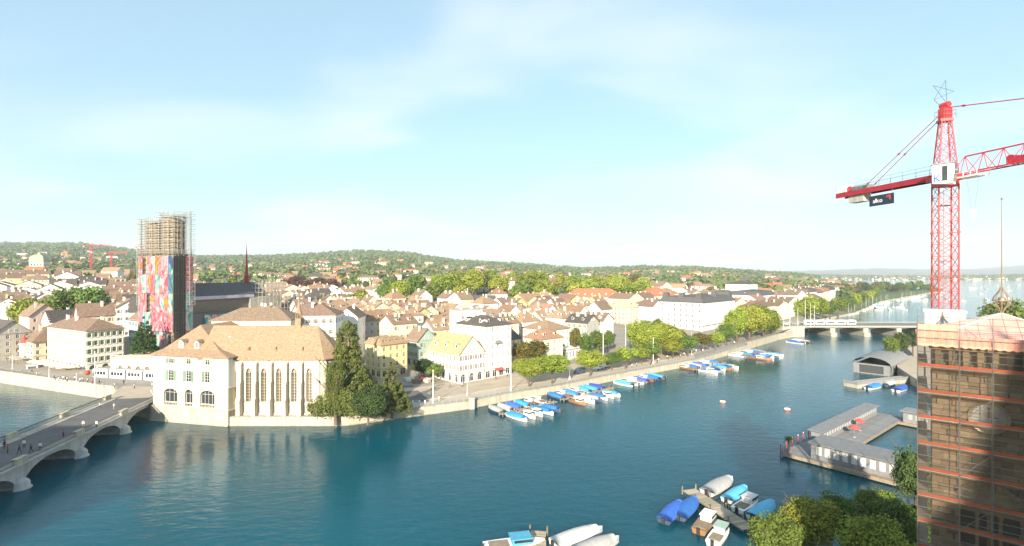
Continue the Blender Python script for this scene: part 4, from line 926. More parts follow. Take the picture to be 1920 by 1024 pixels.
for x, y in ((0.6, 0.6), (21, 0.6), (42.5, 0.6), (0.6, 12), (0.6, 22.5)):
    b = MB(); p = [(x, y), (x + 5, y), (x + 5, y + 5), (x, y + 5)]; q = [(x + 1.2, y + 1.2), (x + 3.8, y + 1.2), (x + 3.8, y + 3.8), (x + 1.2, y + 3.8)]
    for k in range(4): j = (k + 1) % 4; b.poly([(*p[k], 19.8), (*p[j], 19.8), (*q[j], 25.2), (*q[k], 25.2)])
    b.poly([(*c, 25.2) for c in q]); b.build('roof_pavilion', 'roof_slate', t18)
b = MB(); b.box(0, 48, -0.95, -0.02, 5.9, 6.1); b.box(-0.95, -0.02, -0.95, 28, 5.9, 6.1)
for k in range(4): b.box(0, 48, -0.95, -0.9, 6.3 + 0.25 * k, 6.36 + 0.25 * k)
b.build('balcony', 'frame_white', t18)
house('cream house in the shaded street left of the hotel', 'house', (100, 362), 42, 22, 16, 3, 15, 4, 'hip', 'wall_cream', 'roof_orange', 5, 6, 4, 1, None)
house('long red-roofed school building behind the old town', 'school', (44, 402), 8, 46, 18, 8, 13, 6.5, 'hip', W, 'roof_red', 3, 14, 4, 1, None, name='school_building', dorm=8)
house('red hip-roofed building behind the green-roofed corner building', 'building', (108, 404), 20, 26, 22, 6, 16, 6.5, 'hip', 'wall_cream', 'roof_red', 4, 8, 5, 1, None, dorm=3)
house('broad red-roofed school on the wooded hill', 'school', (-88, 566), 6, 54, 18, gz(-60, 566), 14, 8, 'hip', W, 'roof_red', 3, 14, 4, 1, None, name='school_building', dorm=5)
house('tall red-roofed school tower block on the wooded hill', 'school', (-44, 560), 6, 20, 20, gz(-35, 560), 17, 9, 'hip', W, 'roof_red', 4, 6, 4, 1, None, name='school_building')
house('yellow building with grey skylight roof below the wooded hill', 'building', (-26, 338), 12, 16, 13, 6, 15, 4, 'gx', 'wall_yellow', 'roof_slate', 4, 5, 4, 1, None)
house('white villa with tan roof right of the wooded hill', 'villa', (17, 372), 8, 15, 13, 7, 16, 4, 'hip', W, 'roof_tan', 4, 5, 4, 1, None, name='villa', dorm=2)
house('white villa with orange roof on the wooded hill', 'villa', (-16, 392), 15, 13, 12, 12, 12, 4.5, 'hip', W, 'roof_orange', 3, 4, 4, 1, None, name='villa', dorm=1)
t = house('wide white block with grey mansard roof left of the bridge head', 'building', (206, 424), 44, 32, 26, 4, 17.5, 4.5, 'mansard', W, 'roof_slate', 4, 9, 7, 1, None, chim=1, dorm=2, win=(1.3, 2.2))
house('taller white block with dark roof rising behind the wide mansard block', 'building', (216, 470), 44, 24, 20, 4, 26, 3, 'hip', W, 'roof_dark', 4, 6, 5, 1, None, chim=0)
house('narrow grey mansard building at the left flank of the wide mansard block', 'building', (188, 440), 44, 16, 18, 4, 17, 4, 'mansard', 'wall_grey', 'roof_slate', 5, 5, 5, 1, None)
for i in range(6):
    p = Vector((262, 478)) + Vector((0.68, 0.735)) * 31 * i
    house('%s lakeside apartment house with dormers beyond the bridge, counted from the left' % nth(i + 1), 'building', (p.x, p.y), 47, 29.5, 18, 3, 15.5 + (i % 3), 5, 'mansard', ['wall_white', 'wall_cream', 'wall_white'][i % 3], ['roof_dark', 'roof_brown', 'roof_dark', 'roof_brown', 'roof_orange', 'roof_dark'][i], 5, 9, 4, 1, None, chim=3, dorm=5, group='lakeside apartment row')
# university with domed tower on the left hill
ug = 26.0; un = thing('university', 'pale university with green-domed square tower on the left hill', 'university', (-690, 700, ug), R(18)); FOOT += [(-670, 720, 60), (-620, 735, 50)]
for (x0, x1, y0, y1, h) in ((-60, 22, 0, 22, 14), (44, 100, 2, 26, 14.5)):
    b = MB(); na = int((x1 - x0) / 4)
    wall_panel(b, (x0, y0), (1, 0), x1 - x0, -8, h, [(2 + 4 * k - 0.0, 2 + 4 * k + 1.5, fl * 4.4 + 1.2, fl * 4.4 + 3.6) for k in range(na - 1) for fl in range(3)], reveal=0.4); wall_panel(b, (x1, y0), (0, 1), y1 - y0, -8, h, []); wall_panel(b, (x0, y1), (0, -1), y1 - y0, -8, h, []); b.build('wing', 'wall_cream', un)
    b = MB(); b.box(x0 + 1, x1 - 1, y0 + 0.4, y0 + 0.5, -1, h - 0.5); b.build('window_band', 'glass', un)
    b = MB()
    for p in roof_polys('hip', x1 - x0, y1 - y0, h, 6, 0.8): b.slab([(q[0] + x0, q[1] + y0, q[2]) for q in p], 0.3)
    b.build('roof', 'roof_brown', un)
b = MB(); wall_panel(b, (22, 0), (1, 0), 22, -8, 14, []); b.build('wing', 'wall_cream', un)
tx0, tx1, ty0, ty1 = 24.5, 40.5, -1.5, 14.5; b = MB()
for P_, e_ in (((tx0, ty0), (1, 0)), ((tx1, ty0), (0, 1)), ((tx1, ty1), (-1, 0)), ((tx0, ty1), (0, -1))): wall_panel(b, P_, e_, 16, -8, 30, [(2.2 + 3.4 * k, 3.8 + 3.4 * k, z, z + 2.6) for k in range(4) for z in (15, 19.5, 24)], reveal=0.5)
b.build('tower', 'wall_cream', un); b = MB(); b.box(tx0 + 0.6, tx1 - 0.6, ty0 + 0.6, ty1 - 0.6, 0, 29.5); b.build('window_band', 'glass', un)
b = MB(); b.box(tx0 - 0.8, tx1 + 0.8, ty0 - 0.8, ty1 + 0.8, 30, 31); pr_ = [(8.3, 31), (8.0, 34), (6.8, 37), (4.4, 39.4), (1.6, 40.4)]; cx, cy = (tx0 + tx1) / 2, (ty0 + ty1) / 2
for i in range(len(pr_) - 1):
    (ra, za), (rb_, zb) = pr_[i], pr_[i + 1]; A_ = [(cx + sx * ra, cy + sy * ra, za) for sx, sy in ((-1, -1), (1, -1), (1, 1), (-1, 1))]; B_ = [(cx + sx * rb_, cy + sy * rb_, zb) for sx, sy in ((-1, -1), (1, -1), (1, 1), (-1, 1))]
    for k in range(4): j = (k + 1) % 4; b.poly([A_[k], A_[j], B_[j], B_[k]])
b.box(cx - 1.6, cx + 1.6, cy - 1.6, cy + 1.6, 40.4, 42.5); b.tube((cx, cy, 42.5), (cx, cy, 45), 0.3, 0.05); b.build('dome', 'shutter_sage', un)
# ------------------------------------------------------------------ old town filling in behind the front rows
ZONES = [(-400, 82, 'the turreted house'), (82, 235, 'the large guild house'), (235, 362, 'the wrapped twin towers'), (362, 545, 'the church roof ridge'), (545, 690, 'the tall conifer'),
         (690, 800, 'the cream corner house'), (800, 960, 'the tall white quay block'), (960, 1110, 'the olive trees'), (1110, 1240, 'the green-roofed corner building'), (1240, 1400, 'the white hotel'), (1400, 3000, 'the lakeside bridge')]
def zone(px):
    for a, c, n in ZONES:
        if a <= px < c: return n
    return ZONES[0][2]
PARK = [(-236, 264, 26), (-220, 270, 20), (-10, 185, 0), (-30, 430, 62), (-75, 395, 38), (35, 440, 45), (75, 470, 50), (-100, 420, 35), (5, 330, 0), (52, 232, 18), (64, 250, 18), (60, 275, 18), (85, 262, 22), (100, 285, 16), (160, 330, 24), (150, 318, 20), (72, 300, 15), (56, 300, 14), (96, 310, 20), (80, 318, 16)]
def free(x, y, r):
    for (a, c, q) in PARK:
        if q and (x - a) ** 2 + (y - c) ** 2 < (q + r * 0.6) ** 2: return False
    for (a, c, q) in FOOT:
        if (x - a) ** 2 + (y - c) ** 2 < (q * 0.86 + r * 0.86) ** 2: return False
    return True
cands = []
rc = random.Random(77)
def grid_fill(ymin, ymax, cw, cdp, th, jit):
    t = R(th); n = 60
    for i in range(-n, n):
        for j in range(-n, n):
            a, c = i * cw + rc.uniform(-jit, jit), j * cdp + rc.uniform(-jit, jit)
            x = a * math.cos(t) - c * math.sin(t); y = 300 + a * math.sin(t) + c * math.cos(t)
            if not (ymin < y < ymax): continue
            if not (-1.02 < x / y < 0.62): continue
            if y - yq(x / y) < 42: continue
            if x / y > 0.35 and y - yq(x/y) < 75: continue
            cands.append((x, y, cw, cdp, th))
grid_fill(170, 345, 13.2, 12.2, 44, 1.2); grid_fill(345, 560, 20, 18, 38, 3)
cands.sort(key=lambda p: p[1])
zc_ = {}; made = 0
WPICK = ['wall_white'] * 7 + ['wall_cream'] * 4 + ['wall_grey', 'wall_yellow', 'wall_pink', 'wall_cream', 'wall_blue']
RPICK = ['roof_brown'] * 7 + ['roof_orange'] * 3 + ['roof_tan'] * 2 + ['roof_dark']
WW = {'wall_white': 'white', 'wall_cream': 'cream', 'wall_grey': 'grey', 'wall_yellow': 'yellowish', 'wall_pink': 'pinkish', 'wall_blue': 'pale blue'}
RW = {'roof_brown': 'brown', 'roof_orange': 'orange', 'roof_tan': 'tan', 'roof_dark': 'dark'}
for (x, y, cw, cdp, th) in cands:
    if made >= 260: break
    r_ = math.hypot(cw, cdp) / 2 * 0.8
    if not free(x, y, r_ * 0.9): continue
    w_ = cw * rc.uniform(0.78, 0.98); d_ = cdp * rc.uniform(0.78, 0.98); z = gz(x, y); t = R(th + rc.uniform(-7, 7) + (180 if False else 0))
    h_ = rc.uniform(10.5, 14.5) if y < 345 else rc.uniform(9, 13); ri = rc.uniform(3.0, 4.8)
    if x / y < -0.2 and y < 300: h_ += 1.5
    wm = rc.choice(WPICK); rm = rc.choice(RPICK); kind = rc.choice(['gx', 'gx', 'gy', 'gy', 'hip'])
    if x < -170 and y < 300: rm = rc.choice(['roof_dark', 'roof_brown', 'roof_brown'])
    px = 960 + F * x / y; zn = zone(px); zc_[zn] = zc_.get(zn, 0) + 1
    lab = '%s house with %s %s roof, %s house back behind %s' % (WW[wm], RW[rm], {'gx': 'gabled', 'gy': 'gabled', 'hip': 'hipped'}[kind], nth(zc_[zn]), zn)
    C = (x - math.cos(t) * w_/2 + math.sin(t) * d_/2, y - math.sin(t) * w_/2 - math.cos(t) * d_/2)
    house(lab, 'house', C, math.degrees(t), w_, d_, z, h_, ri, kind, wm, rm, 4 if h_ > 11 else 3, max(2, int(w_ / 2.7)), max(2, int(d_ / 2.7)), 1 if y < 300 else 0,
          rc.choice([None, None, 'shutter_green', 'shutter_grey', 'shutter_grey']) if y < 250 else None, group='old-town houses', chim=rc.choice((1, 2, 3)), dorm=rc.choice((0, 2, 2, 3)) if y < 330 else 0, seed=made, win=(0.9, 1.45), base=4)
    made += 1
print('old town houses', made)
# hillside houses
hcache = {}
def hill_house(wm, rm, k):
    key = (wm, rm, k)
    if key in hcache: return hcache[key]
    w_, d_, h_, ri = [(13, 11, 8, 4), (18, 12, 10, 4.5), (11, 11, 9, 5), (26, 14, 13, 2.5)][k]
    b = MB(); ops = []
    for fl in range(2 if k < 3 else 4):
        for c in range(int(w_ / 3)): ops.append((1 + 3 * c, 2.3 + 3 * c, fl * 3.2 + 1, fl * 3.2 + 2.7))
    wall_panel(b, (0, 0), (1, 0), w_, -6, h_, ops, 0, 0.3); wall_panel(b, (w_, 0), (0, 1), d_, -6, h_, []); wall_panel(b, (0, d_), (0, -1), d_, -6, h_, []); b.box(0.5, w_ - 0.5, 0.3, 0.4, 0, h_ - 0.5, 1)
    if k != 3:
        b.poly([(0, 0, h_), (0, d_, h_), (0, d_/2, h_ + ri)]); b.poly([(w_, d_, h_), (w_, 0, h_), (w_, d_/2, h_ + ri)])
    wme = b.mesh('wall', [wm, 'glass']); b = MB()
    for p in roof_polys('gx' if k != 3 else 'hip', w_, d_, h_, ri, 0.6): b.slab(p, 0.3)
    hcache[key] = (wme, b.mesh('roof', rm), w_, d_); return hcache[key]
hz_n = {}; placed = []
rh = random.Random(31); tries = 0
FAR_H = []
while len(placed) < 260 and tries < 6000:
    tries += 1; u = rh.uniform(-1.0, 0.66); y = 420 * (4.2 ** rh.random() ** 1.0); x = u * y
    if y > 1800 or y - yq(u) < 130 or (y < 560 and u < 0.62 and not free(x, y, 11)): continue
    if y < 560 and u < 0.3 and rh.random() < 0.6: continue
    if any((x - a) ** 2 + (y - c) ** 2 < 26 ** 2 for a, c in placed) or not free(x, y, 11): continue
    placed.append((x, y))
for x, y in placed:
    wm = rh.choice(['wall_white', 'wall_white', 'wall_white', 'wall_cream', 'wall_yellow', 'wall_cream']); rm = rh.choice(['roof_brown', 'roof_orange', 'roof_orange', 'roof_red', 'roof_brown', 'roof_dark']); k = rh.choice([0, 0, 1, 1, 2, 3])
    wme, rme, w_, d_ = hill_house(wm, rm, k); zn = zone(960 + F * x / y)
    lab = 'small %s house, %s roof, on the hillside beyond %s' % (WW[wm], {'roof_brown': 'brown', 'roof_orange': 'orange', 'roof_red': 'red', 'roof_dark': 'dark'}[rm], zn)
    t = math.atan2(-x, y) * -1 + rh.uniform(-0.6, 0.6)
    o = thing('hillside_house', lab, 'house', (x, y, gz(x, y) + 1.0), -t * 0.5, group=lab); put('wall', wme, o); put('roof', rme, o)
# the distant remainder of the hillside town reads as one mass of specks
b = MB(); rh2 = random.Random(8)
def speck(b, x, y, z, s_, m):
    w_, d_, h_ = 7 * s_, 6 * s_, 6 * s_; b.box(x - w_, x + w_, y - d_, y + d_, z - 6, z + h_, m)
    for sg_ in (-1, 1): b.slab([(x - w_ - 0.5, y + sg_ * (d_ + 0.5), z + h_ - 0.2), (x + w_ + 0.5, y + sg_ * (d_ + 0.5), z + h_ - 0.2), (x + w_ + 0.5, y, z + h_ + 3.5 * s_), (x - w_ - 0.5, y, z + h_ + 3.5 * s_)][::sg_ * -1], 0.3, 3 + (m + int(x)) % 2)
cnt = 0
while cnt < 620:
    u = rh2.uniform(-1.05, 0.63); y = rh2.uniform(700, 2350); x = u * y
    if y - yq(u) < 200: continue
    if y > 1500 + 500 * rh2.random() and u < 0.2: continue
    speck(b, x, y, gz(x, y), rh2.uniform(0.7, 1.3), rh2.choice((0, 0, 1, 2))); cnt += 1
for k in range(330):
    y = rh2.uniform(2930, 3200); u = rh2.uniform(0.56, 1.5); x = u * y; z = 2 + (y - 2930) * 0.06
    speck(b, x, y, z, rh2.uniform(0.7, 1.3), rh2.choice((0, 0, 1)))
tag(b.build('far_houses', ['wall_white', 'wall_cream', 'wall_yellow', 'roof_brown', 'roof_orange']), 'distant scatter of pale houses over the hills and far lakeshore', 'houses', kind='stuff')
# ------------------------------------------------------------------ vegetation
def quads_mesh(name, P, Nn, size, matn, rs, aspect=0.6):
    "P centres, Nn facing directions, size per leaf"
    n = len(P); a = np.cross(Nn, rs.normal(size=(n, 3))); a /= np.linalg.norm(a, axis=1)[:, None] + 1e-9; c = np.cross(Nn, a); c /= np.linalg.norm(c, axis=1)[:, None] + 1e-9
    s = size[:, None]; V = np.empty((n, 4, 3)); V[:, 0] = P - a * s; V[:, 1] = P - c * s * aspect; V[:, 2] = P + a * s; V[:, 3] = P + c * s * aspect
    me = bpy.data.meshes.new(name); me.vertices.add(4 * n); me.vertices.foreach_set('co', V.reshape(-1).astype(np.float32)); me.loops.add(4 * n); me.loops.foreach_set('vertex_index', np.arange(4 * n, dtype=np.int32))
    me.polygons.add(n); me.polygons.foreach_set('loop_start', np.arange(0, 4 * n, 4, dtype=np.int32)); me.polygons.foreach_set('loop_total', np.full(n, 4, dtype=np.int32)); me.update(calc_edges=True)
    me.materials.append(M[matn]); return me
def crown_points(seed, K, L_, shape, clump):
    rs = np.random.RandomState(seed); C = []; Rr = []; LB_ = rs.normal(size=(6, 3)); LB_[:, 2] = np.abs(LB_[:, 2]) * 0.8; LB_ /= np.linalg.norm(LB_, axis=1)[:, None]
    while len(C) < K:
        p = rs.uniform(-1, 1, 3); 
        if shape == 'ball':
            d = np.linalg.norm(p * [1, 1, 1.0])
            if d < 0.30 or d > 0.70 + 0.32 * max(0.0, float(np.max(LB_ @ (p / d)))) ** 3: continue
            if p[2] < -0.75: continue
            q = p * 0.82; r = clump * rs.uniform(0.7, 1.35)
        elif shape == 'cone':
            h = (p[2] + 1) / 2; lim = (1 - h) ** 0.75 * 0.9 + 0.06; d = math.hypot(p[0], p[1])
            if d > lim or d < lim * 0.45: continue
            q = np.array([p[0] * 0.9, p[1] * 0.9, p[2] * 0.95]); r = clump * rs.uniform(0.7, 1.2) * (1.1 - 0.6 * h)
        elif shape == 'spire':   # slim above, broad and ragged below
            h = (p[2] + 1) / 2; lim = 0.40 * (1 - h) ** 0.6 + 0.07 + 0.9 * max(0, 0.40 - h); d = math.hypot(p[0], p[1])
            if d > lim * (1 + 0.18 * math.sin(9 * h + 3 * math.atan2(p[1], p[0]))) or d < lim * 0.35: continue
            q = np.array([p[0], p[1], p[2] * 0.97]); r = clump * rs.uniform(0.7, 1.3) * (1.15 - 0.6 * h)
        C.append(q); Rr.append(r)
    C = np.array(C); Rr = np.array(Rr); n = K * L_; idx = np.repeat(np.arange(K), L_)
    D = rs.normal(size=(n, 3)); D[:, 2] = D[:, 2] * 0.8 + 0.25; D /= np.linalg.norm(D, axis=1)[:, None]
    P = C[idx] + D * (Rr[idx] * rs.uniform(0.65, 1.08, n))[:, None]
    Nn = D + rs.normal(size=(n, 3)) * 0.45; Nn /= np.linalg.norm(Nn, axis=1)[:, None]
    return P, Nn, rs
LEAFM = {'lime': 'leaf_lime', 'green': 'leaf_green', 'dark': 'leaf_dark', 'olive': 'leaf_olive', 'copper': 'leaf_copper', 'thuja': 'leaf_thuja'}
CR = {}
SPEC = {('ball', 3): (110, 130, 0.26, 0.040), ('ball', 2): (60, 50, 0.30, 0.075), ('ball', 1): (34, 22, 0.34, 0.14), ('cone', 2): (120, 60, 0.17, 0.055), ('cone', 1): (50, 22, 0.2, 0.10), ('spire', 3): (760, 90, 0.10, 0.021), ('cone', 3): (220, 90, 0.12, 0.030)}
def crown(shape, lod, col, var):
    k = (shape, lod, col, var)
    if k not in CR:
        K, L_, cl, sz = SPEC[(shape, lod)]; P, Nn, rs = crown_points(100 + var * 17 + lod, K, L_, shape, cl)
        CR[k] = quads_mesh('crown', P, Nn, sz * rs.uniform(0.7, 1.4, len(P)), LEAFM[col], rs)
    return CR[k]
TR = {}
def trunk(shape, matn='bark'):
    k = (shape, matn)
    if k not in TR:
        b = MB(); rt = random.Random(4); pts = [(0, 0, -0.1), (0.01, 0.005, 0.25), (-0.01, 0.01, 0.5), (0.005, 0, 0.8)]
        for i in range(3): b.tube(pts[i], pts[i + 1], 0.030 - i * 0.007, 0.030 - (i + 1) * 0.007, 8, cap=False)
        if shape == 'ball':
            for q in range(7):
                a = q * 0.9 + rt.random(); z = 0.32 + 0.05 * q; e = (0.22 * math.cos(a), 0.22 * math.sin(a), z + 0.24); b.tube((0, 0, z), e, 0.013, 0.005, 5); b.tube(e, (e[0] * 1.5, e[1] * 1.4, e[2] + 0.14), 0.006, 0.002, 4)
        TR[k] = b.mesh('trunk', matn, True)
    return TR[k]
NT = [0]
def tree(label, x, y, z, h, r, shape='ball', col='green', lod=2, clear=0.22, group=None, cat='tree', name='tree', bark='bark'):
    NT[0] += 1; v = NT[0] % 4; o = thing(name, label, cat, (x, y, z), rnd.uniform(0, 6.28), group)
    put('trunk', trunk(shape, bark), o, None, None, (h * (1.15 if shape == 'ball' else 0.8), h * (1.15 if shape == 'ball' else 0.8), h))
    rz_ = h * (1 - clear) / 2; put('crown', crown(shape, lod, col, v), o, (0, 0, h - rz_), None, (r, r, rz_)); return o
def tpx(label, u, vb, vt, wpx, z, **k):
    "tree from pixels: base (u, vb) on ground z, top row vt, crown width in pixels"
    p = at(u, vb, z); h = zat(vt, p.y) - z; return tree(label, p.x, p.y, z, h, wpx / 2 / F * p.y, **k)
# named trees of the near bank
tree('tall shaggy conifer beside the church apse', -44.2, 138.6, 2.2, 26.0, 11.0, 'spire', 'thuja', 3, 0.04, name='conifer', bark='bark_red')
tpx('broad pointed green tree leaning over the quay right of the tall conifer', 735, 775, 680, 84, 2.2, shape='cone', col='thuja', lod=3, clear=0.02)
tpx('low dark tree at the water below the tall conifer', 690, 790, 722, 84, 2.2, col='dark', lod=3, clear=0.02)
tpx('pale leafy tree between church apse and tall conifer', 630, 785, 668, 44, 2.2, col='thuja', lod=3, clear=0.2)
tree('dark pyramidal conifer on the terrace in front of the wrapped towers', -137.5, 191.5, 9.6, 14.6, 5.4, 'cone', 'dark', 3, 0.05, name='conifer')
for i, (u, vb, vt, wpx, c) in enumerate(((795, 712, 672, 40, 'dark'), (815, 716, 680, 34, 'green'), (780, 704, 680, 22, 'dark'))):
    tpx(['larger dark', 'lighter', 'smaller dark'][i] + ' street tree in front of the yellow-roofed corner house', u, vb, vt, wpx, 2.3, col=c, lod=2)
for i, (u, vb, vt, wpx, c) in enumerate(((978, 692, 637, 50, 'olive'), (1010, 690, 636, 52, 'olive'), (1032, 684, 640, 34, 'olive'))):
    tpx('%s of three olive-brown trees behind the lime trees' % ['leftmost', 'middle', 'rightmost'][i], u, vb, vt, wpx, 2.3, col=c, lod=2)
for i, (u, vb, vt, wpx, c) in enumerate(((992, 725, 668, 52, 'lime'), (1035, 720, 664, 62, 'lime'), (1106, 706, 655, 46, 'lime'), (1147, 694, 658, 34, 'green'), (1175, 690, 648, 36, 'lime'), (1203, 683, 650, 34, 'lime'), (1222, 680, 640, 30, 'green'), (1262, 672, 636, 32, 'lime'), (1290, 668, 626, 30, 'green'), (1318, 660, 622, 30, 'olive'), (1342, 656, 622, 26, 'lime'))):
    tpx('%s lime-green tree from the left in the quayside row' % nth(i + 1), u, vb, vt, wpx * 1.36, 2.25, col=c, lod=2 if i > 3 else 3, clear=0.22)
for i, (u, vb, vt, wpx, c) in enumerate(((1080, 672, 612, 26, 'olive'), (1100, 676, 622, 34, 'green'), (1122, 672, 616, 34, 'green'), (1140, 664, 618, 24, 'green'))):
    tpx('%s tree from the left in the row on the open square' % nth(i + 1), u, vb, vt, wpx, 2.4, col=c, lod=2)
for i, (u, vb, vt, wpx, c) in enumerate(((1205, 668, 598, 70, 'lime'), (1240, 664, 600, 66, 'lime'), (1268, 660, 612, 46, 'olive'), (1225, 652, 597, 50, 'green'))):
    tpx('%s of the big plane trees left of the hotel' % ['leftmost', 'largest middle', 'rightmost', 'rearmost'][i], u, vb, vt, wpx * 1.2, 2.4, col=c, lod=3, clear=0.08)
for i, (u, vb, vt, wpx, c) in enumerate(((1382, 640, 572, 46, 'lime'), (1405, 638, 566, 56, 'lime'), (1432, 634, 570, 52, 'lime'), (1360, 644, 606, 34, 'green'), (1418, 628, 566, 50, 'green'), (1446, 630, 590, 30, 'lime'))):
    tpx('%s of the big bright plane trees right of the hotel, from the left' % nth(sorted([1382, 1405, 1432, 1360, 1418, 1446]).index(u) + 1), u, vb, vt, wpx * 1.25, 2.4, col=c, lod=3, clear=0.06)
for i, (u, vb, vt, wpx, c) in enumerate(((1496, 606, 556, 34, 'lime'), (1516, 604, 552, 40, 'lime'), (1538, 602, 556, 36, 'lime'), (1556, 598, 560, 26, 'green'), (1572, 592, 554, 30, 'lime'), (1590, 585, 552, 28, 'green'), (1604, 580, 548, 26, 'lime'), (1618, 573, 546, 24, 'green'), (1630, 566, 543, 22, 'lime'), (1642, 562, 540, 20, 'green'))):
    tpx('%s tree from the left along the lakeshore beyond the bridge' % nth(i + 1), u, vb, vt, wpx, 2.2, col=c, lod=2, clear=0.12)
rt = random.Random(3)
for i in range(26):
    u = 1560 + 190 * (i + 0.5) / 26; y = 760 + 310 * (i / 26) + rt.uniform(-20, 60); x = xat(u, y)
    if y < yq(x / y) + 6: y = yq(x / y) + rt.uniform(8, 40); x = xat(u, y)
    tree('%s tree from the left in the park on the lake point' % nth(i + 1), x, y, gz(x, y), rt.uniform(13, 22), rt.uniform(7, 11), 'ball' if i % 5 else 'cone', rt.choice(['green', 'dark', 'green', 'olive']), 2, 0.08, group='lake point trees')
for i, (u, vb, vt, wpx, c) in enumerate(((1672, 676, 628, 30, 'green'), (1692, 672, 622, 34, 'dark'), (1712, 668, 618, 24, 'dark'))):
    tpx('%s of three trees on the bank left of the scaffolded tower' % ['leftmost', 'middle', 'rightmost'][i], u, vb, vt, wpx, 3.0, col=c, lod=2)
tree('leafy tree at the right edge behind the finial', 225, 232, 3, 27, 11, 'ball', 'green', 2, 0.1)
for i, (x, y, h, r, c) in enumerate(((32.5, 62.5, 7.6, 3.6, 'green'), (38, 65, 8.8, 4.0, 'lime'), (44, 67.5, 8.2, 3.8, 'green'), (42, 59, 9.5, 4.2, 'lime'), (50, 70, 7.6, 3.6, 'green'), (49, 62, 9.5, 4.2, 'green'), (61, 77, 11.5, 3.4, 'dark'))):
    tree('%s tree from the left on the near bank at lower right' % nth(i + 1), x, y, 3, h, r, 'ball', c, 3, 0.12, group='near bank trees')
# trees among the houses
tl = [(-240, 255, 21, 9, 'lime'), (-229, 262, 24, 9.5, 'green'), (-219, 266, 25, 9, 'green'), (-250, 264, 20, 9, 'lime'), (-212, 262, 21, 7, 'dark'), (-236, 276, 26, 10, 'green')]
for i, (x, y, h, r, c) in enumerate(tl): tree('%s tree of the group behind the stepped-gable house' % nth(i + 1), x, y, gz(x, y), h, r, 'ball', c, 2, 0.15, group='trees behind the stepped gable')
k = 0
for i in range(34):
    a = rt.uniform(0, 6.28); q = math.sqrt(rt.random()); x = -35 + 72 * q * math.cos(a); y = 428 + 52 * q * math.sin(a); k += 1
    if not all((x - f_[0]) ** 2 + (y - f_[1]) ** 2 > (f_[2] + 3) ** 2 for f_ in FOOT): continue
    tree('%s big leafy tree of the wooded knoll behind the old town' % nth(k), x, y, gz(x, y) - 0.5, rt.uniform(15, 22), rt.uniform(8, 11.5), 'ball', rt.choice(['lime', 'lime', 'green', 'green', 'lime']), 2, 0.06, group='trees of the wooded knoll')
for i in range(30):
    x = 0 + 130 * rt.random(); y = 470 + 70 * rt.random(); 
    if not all((x - f_[0]) ** 2 + (y - f_[1]) ** 2 > (f_[2] + 3) ** 2 for f_ in FOOT): continue
    tree('%s leafy tree of the park belt behind the red-roofed school' % nth(i + 1), x, y, gz(x, y) - 0.5, rt.uniform(15, 23), rt.uniform(8, 12), 'ball', rt.choice(['lime', 'olive', 'green', 'lime', 'lime']), 2, 0.06, group='park belt trees')
for i, (u, y) in enumerate(((575, 520), (600, 540), (622, 530), (545, 560), (560, 600))):
    x = xat(u, y); tree('%s copper-red tree beyond the church ridge' % nth(i + 1), x, y, gz(x, y), 20, 12, 'ball', 'copper', 2, 0.05, group='copper trees')
hn = {}
tri = 0; cntt = 0
while cntt < 215 and tri < 5000:
    tri += 1; u = rt.uniform(-1.02, 0.62); y = 300 + 900 * rt.random() ** 1.3; x = u * y
    if y - yq(u) < 110: continue
    if y < 380 and rt.random() < 0.72: continue
    if not all((x - f_[0]) ** 2 + (y - f_[1]) ** 2 > (f_[2] * 0.9 + 2) ** 2 for f_ in FOOT) or any((x - a) ** 2 + (y - c) ** 2 < 13 ** 2 for a, c in placed): continue
    zn = zone(960 + F * u); hn[zn] = hn.get(zn, 0) + 1; cntt += 1
    tree('%s tree scattered among the hillside houses beyond %s' % (nth(hn[zn]), zn), x, y, gz(x, y) - 0.5, rt.uniform(10, 17), rt.uniform(5, 9), 'ball', rt.choice(['green', 'lime', 'lime', 'olive', 'green']), 1, 0.05, group='hillside trees')
# the forest and far gardens: too many to count
rs = np.random.RandomState(5); Ps = []; Ns = []; Sz = []
def clumps(n, gen, sz, leaves):
    for _ in range(n):
        g = gen()
        if g is None: continue
        x, y, s_ = g; z = gz(x, y); D = rs.normal(size=(leaves, 3)); D[:, 2] = np.abs(D[:, 2]) * 0.9 - 0.1; D /= np.linalg.norm(D, axis=1)[:, None]
        Ps.append(np.array([x, y, z + s_ * 0.55]) + D * np.array([s_ * 0.62, s_ * 0.62, s_ * 0.75]) * rs.uniform(0.75, 1.1, (leaves, 1))); Ns.append(D + rs.normal(size=(leaves, 3)) * 0.4); Sz.append(rs.uniform(0.7, 1.3, leaves) * s_ * sz)
def g_ridge():
    u = rs.uniform(-1.08, 0.6); y = rs.uniform(1750, 2780); 
    return (u * y, y, rs.uniform(9, 16))
def g_slope():
    u = rs.uniform(-1.08, 0.66); y = 620 + 1300 * rs.random_sample() ** 0.9
    if y - yq(u) < 60: return None
    if u > 0.60 and y > 1100: return None
    return (u * y, y, rs.uniform(6, 13))
clumps(5200, g_ridge, 0.30, 16); clumps(4300, g_slope, 0.30, 18)
def g_far():
    u = rs.uniform(0.50, 1.5); y = rs.uniform(2920, 3150); return (u * y, y, rs.uniform(8, 14))
_gz = gz
gz = lambda x, y: 1.0 + (y - 2930) * 0.06
clumps(1100, g_far, 0.32, 10)
gz = _gz
P = np.concatenate(Ps); Nn = np.concatenate(Ns); Nn /= np.linalg.norm(Nn, axis=1)[:, None]
tag(put('forest', quads_mesh('forest', P, Nn, np.concatenate(Sz), 'leaf_far', rs, 0.8)), 'continuous green forest and gardens covering the far hills', 'forest', kind='stuff')
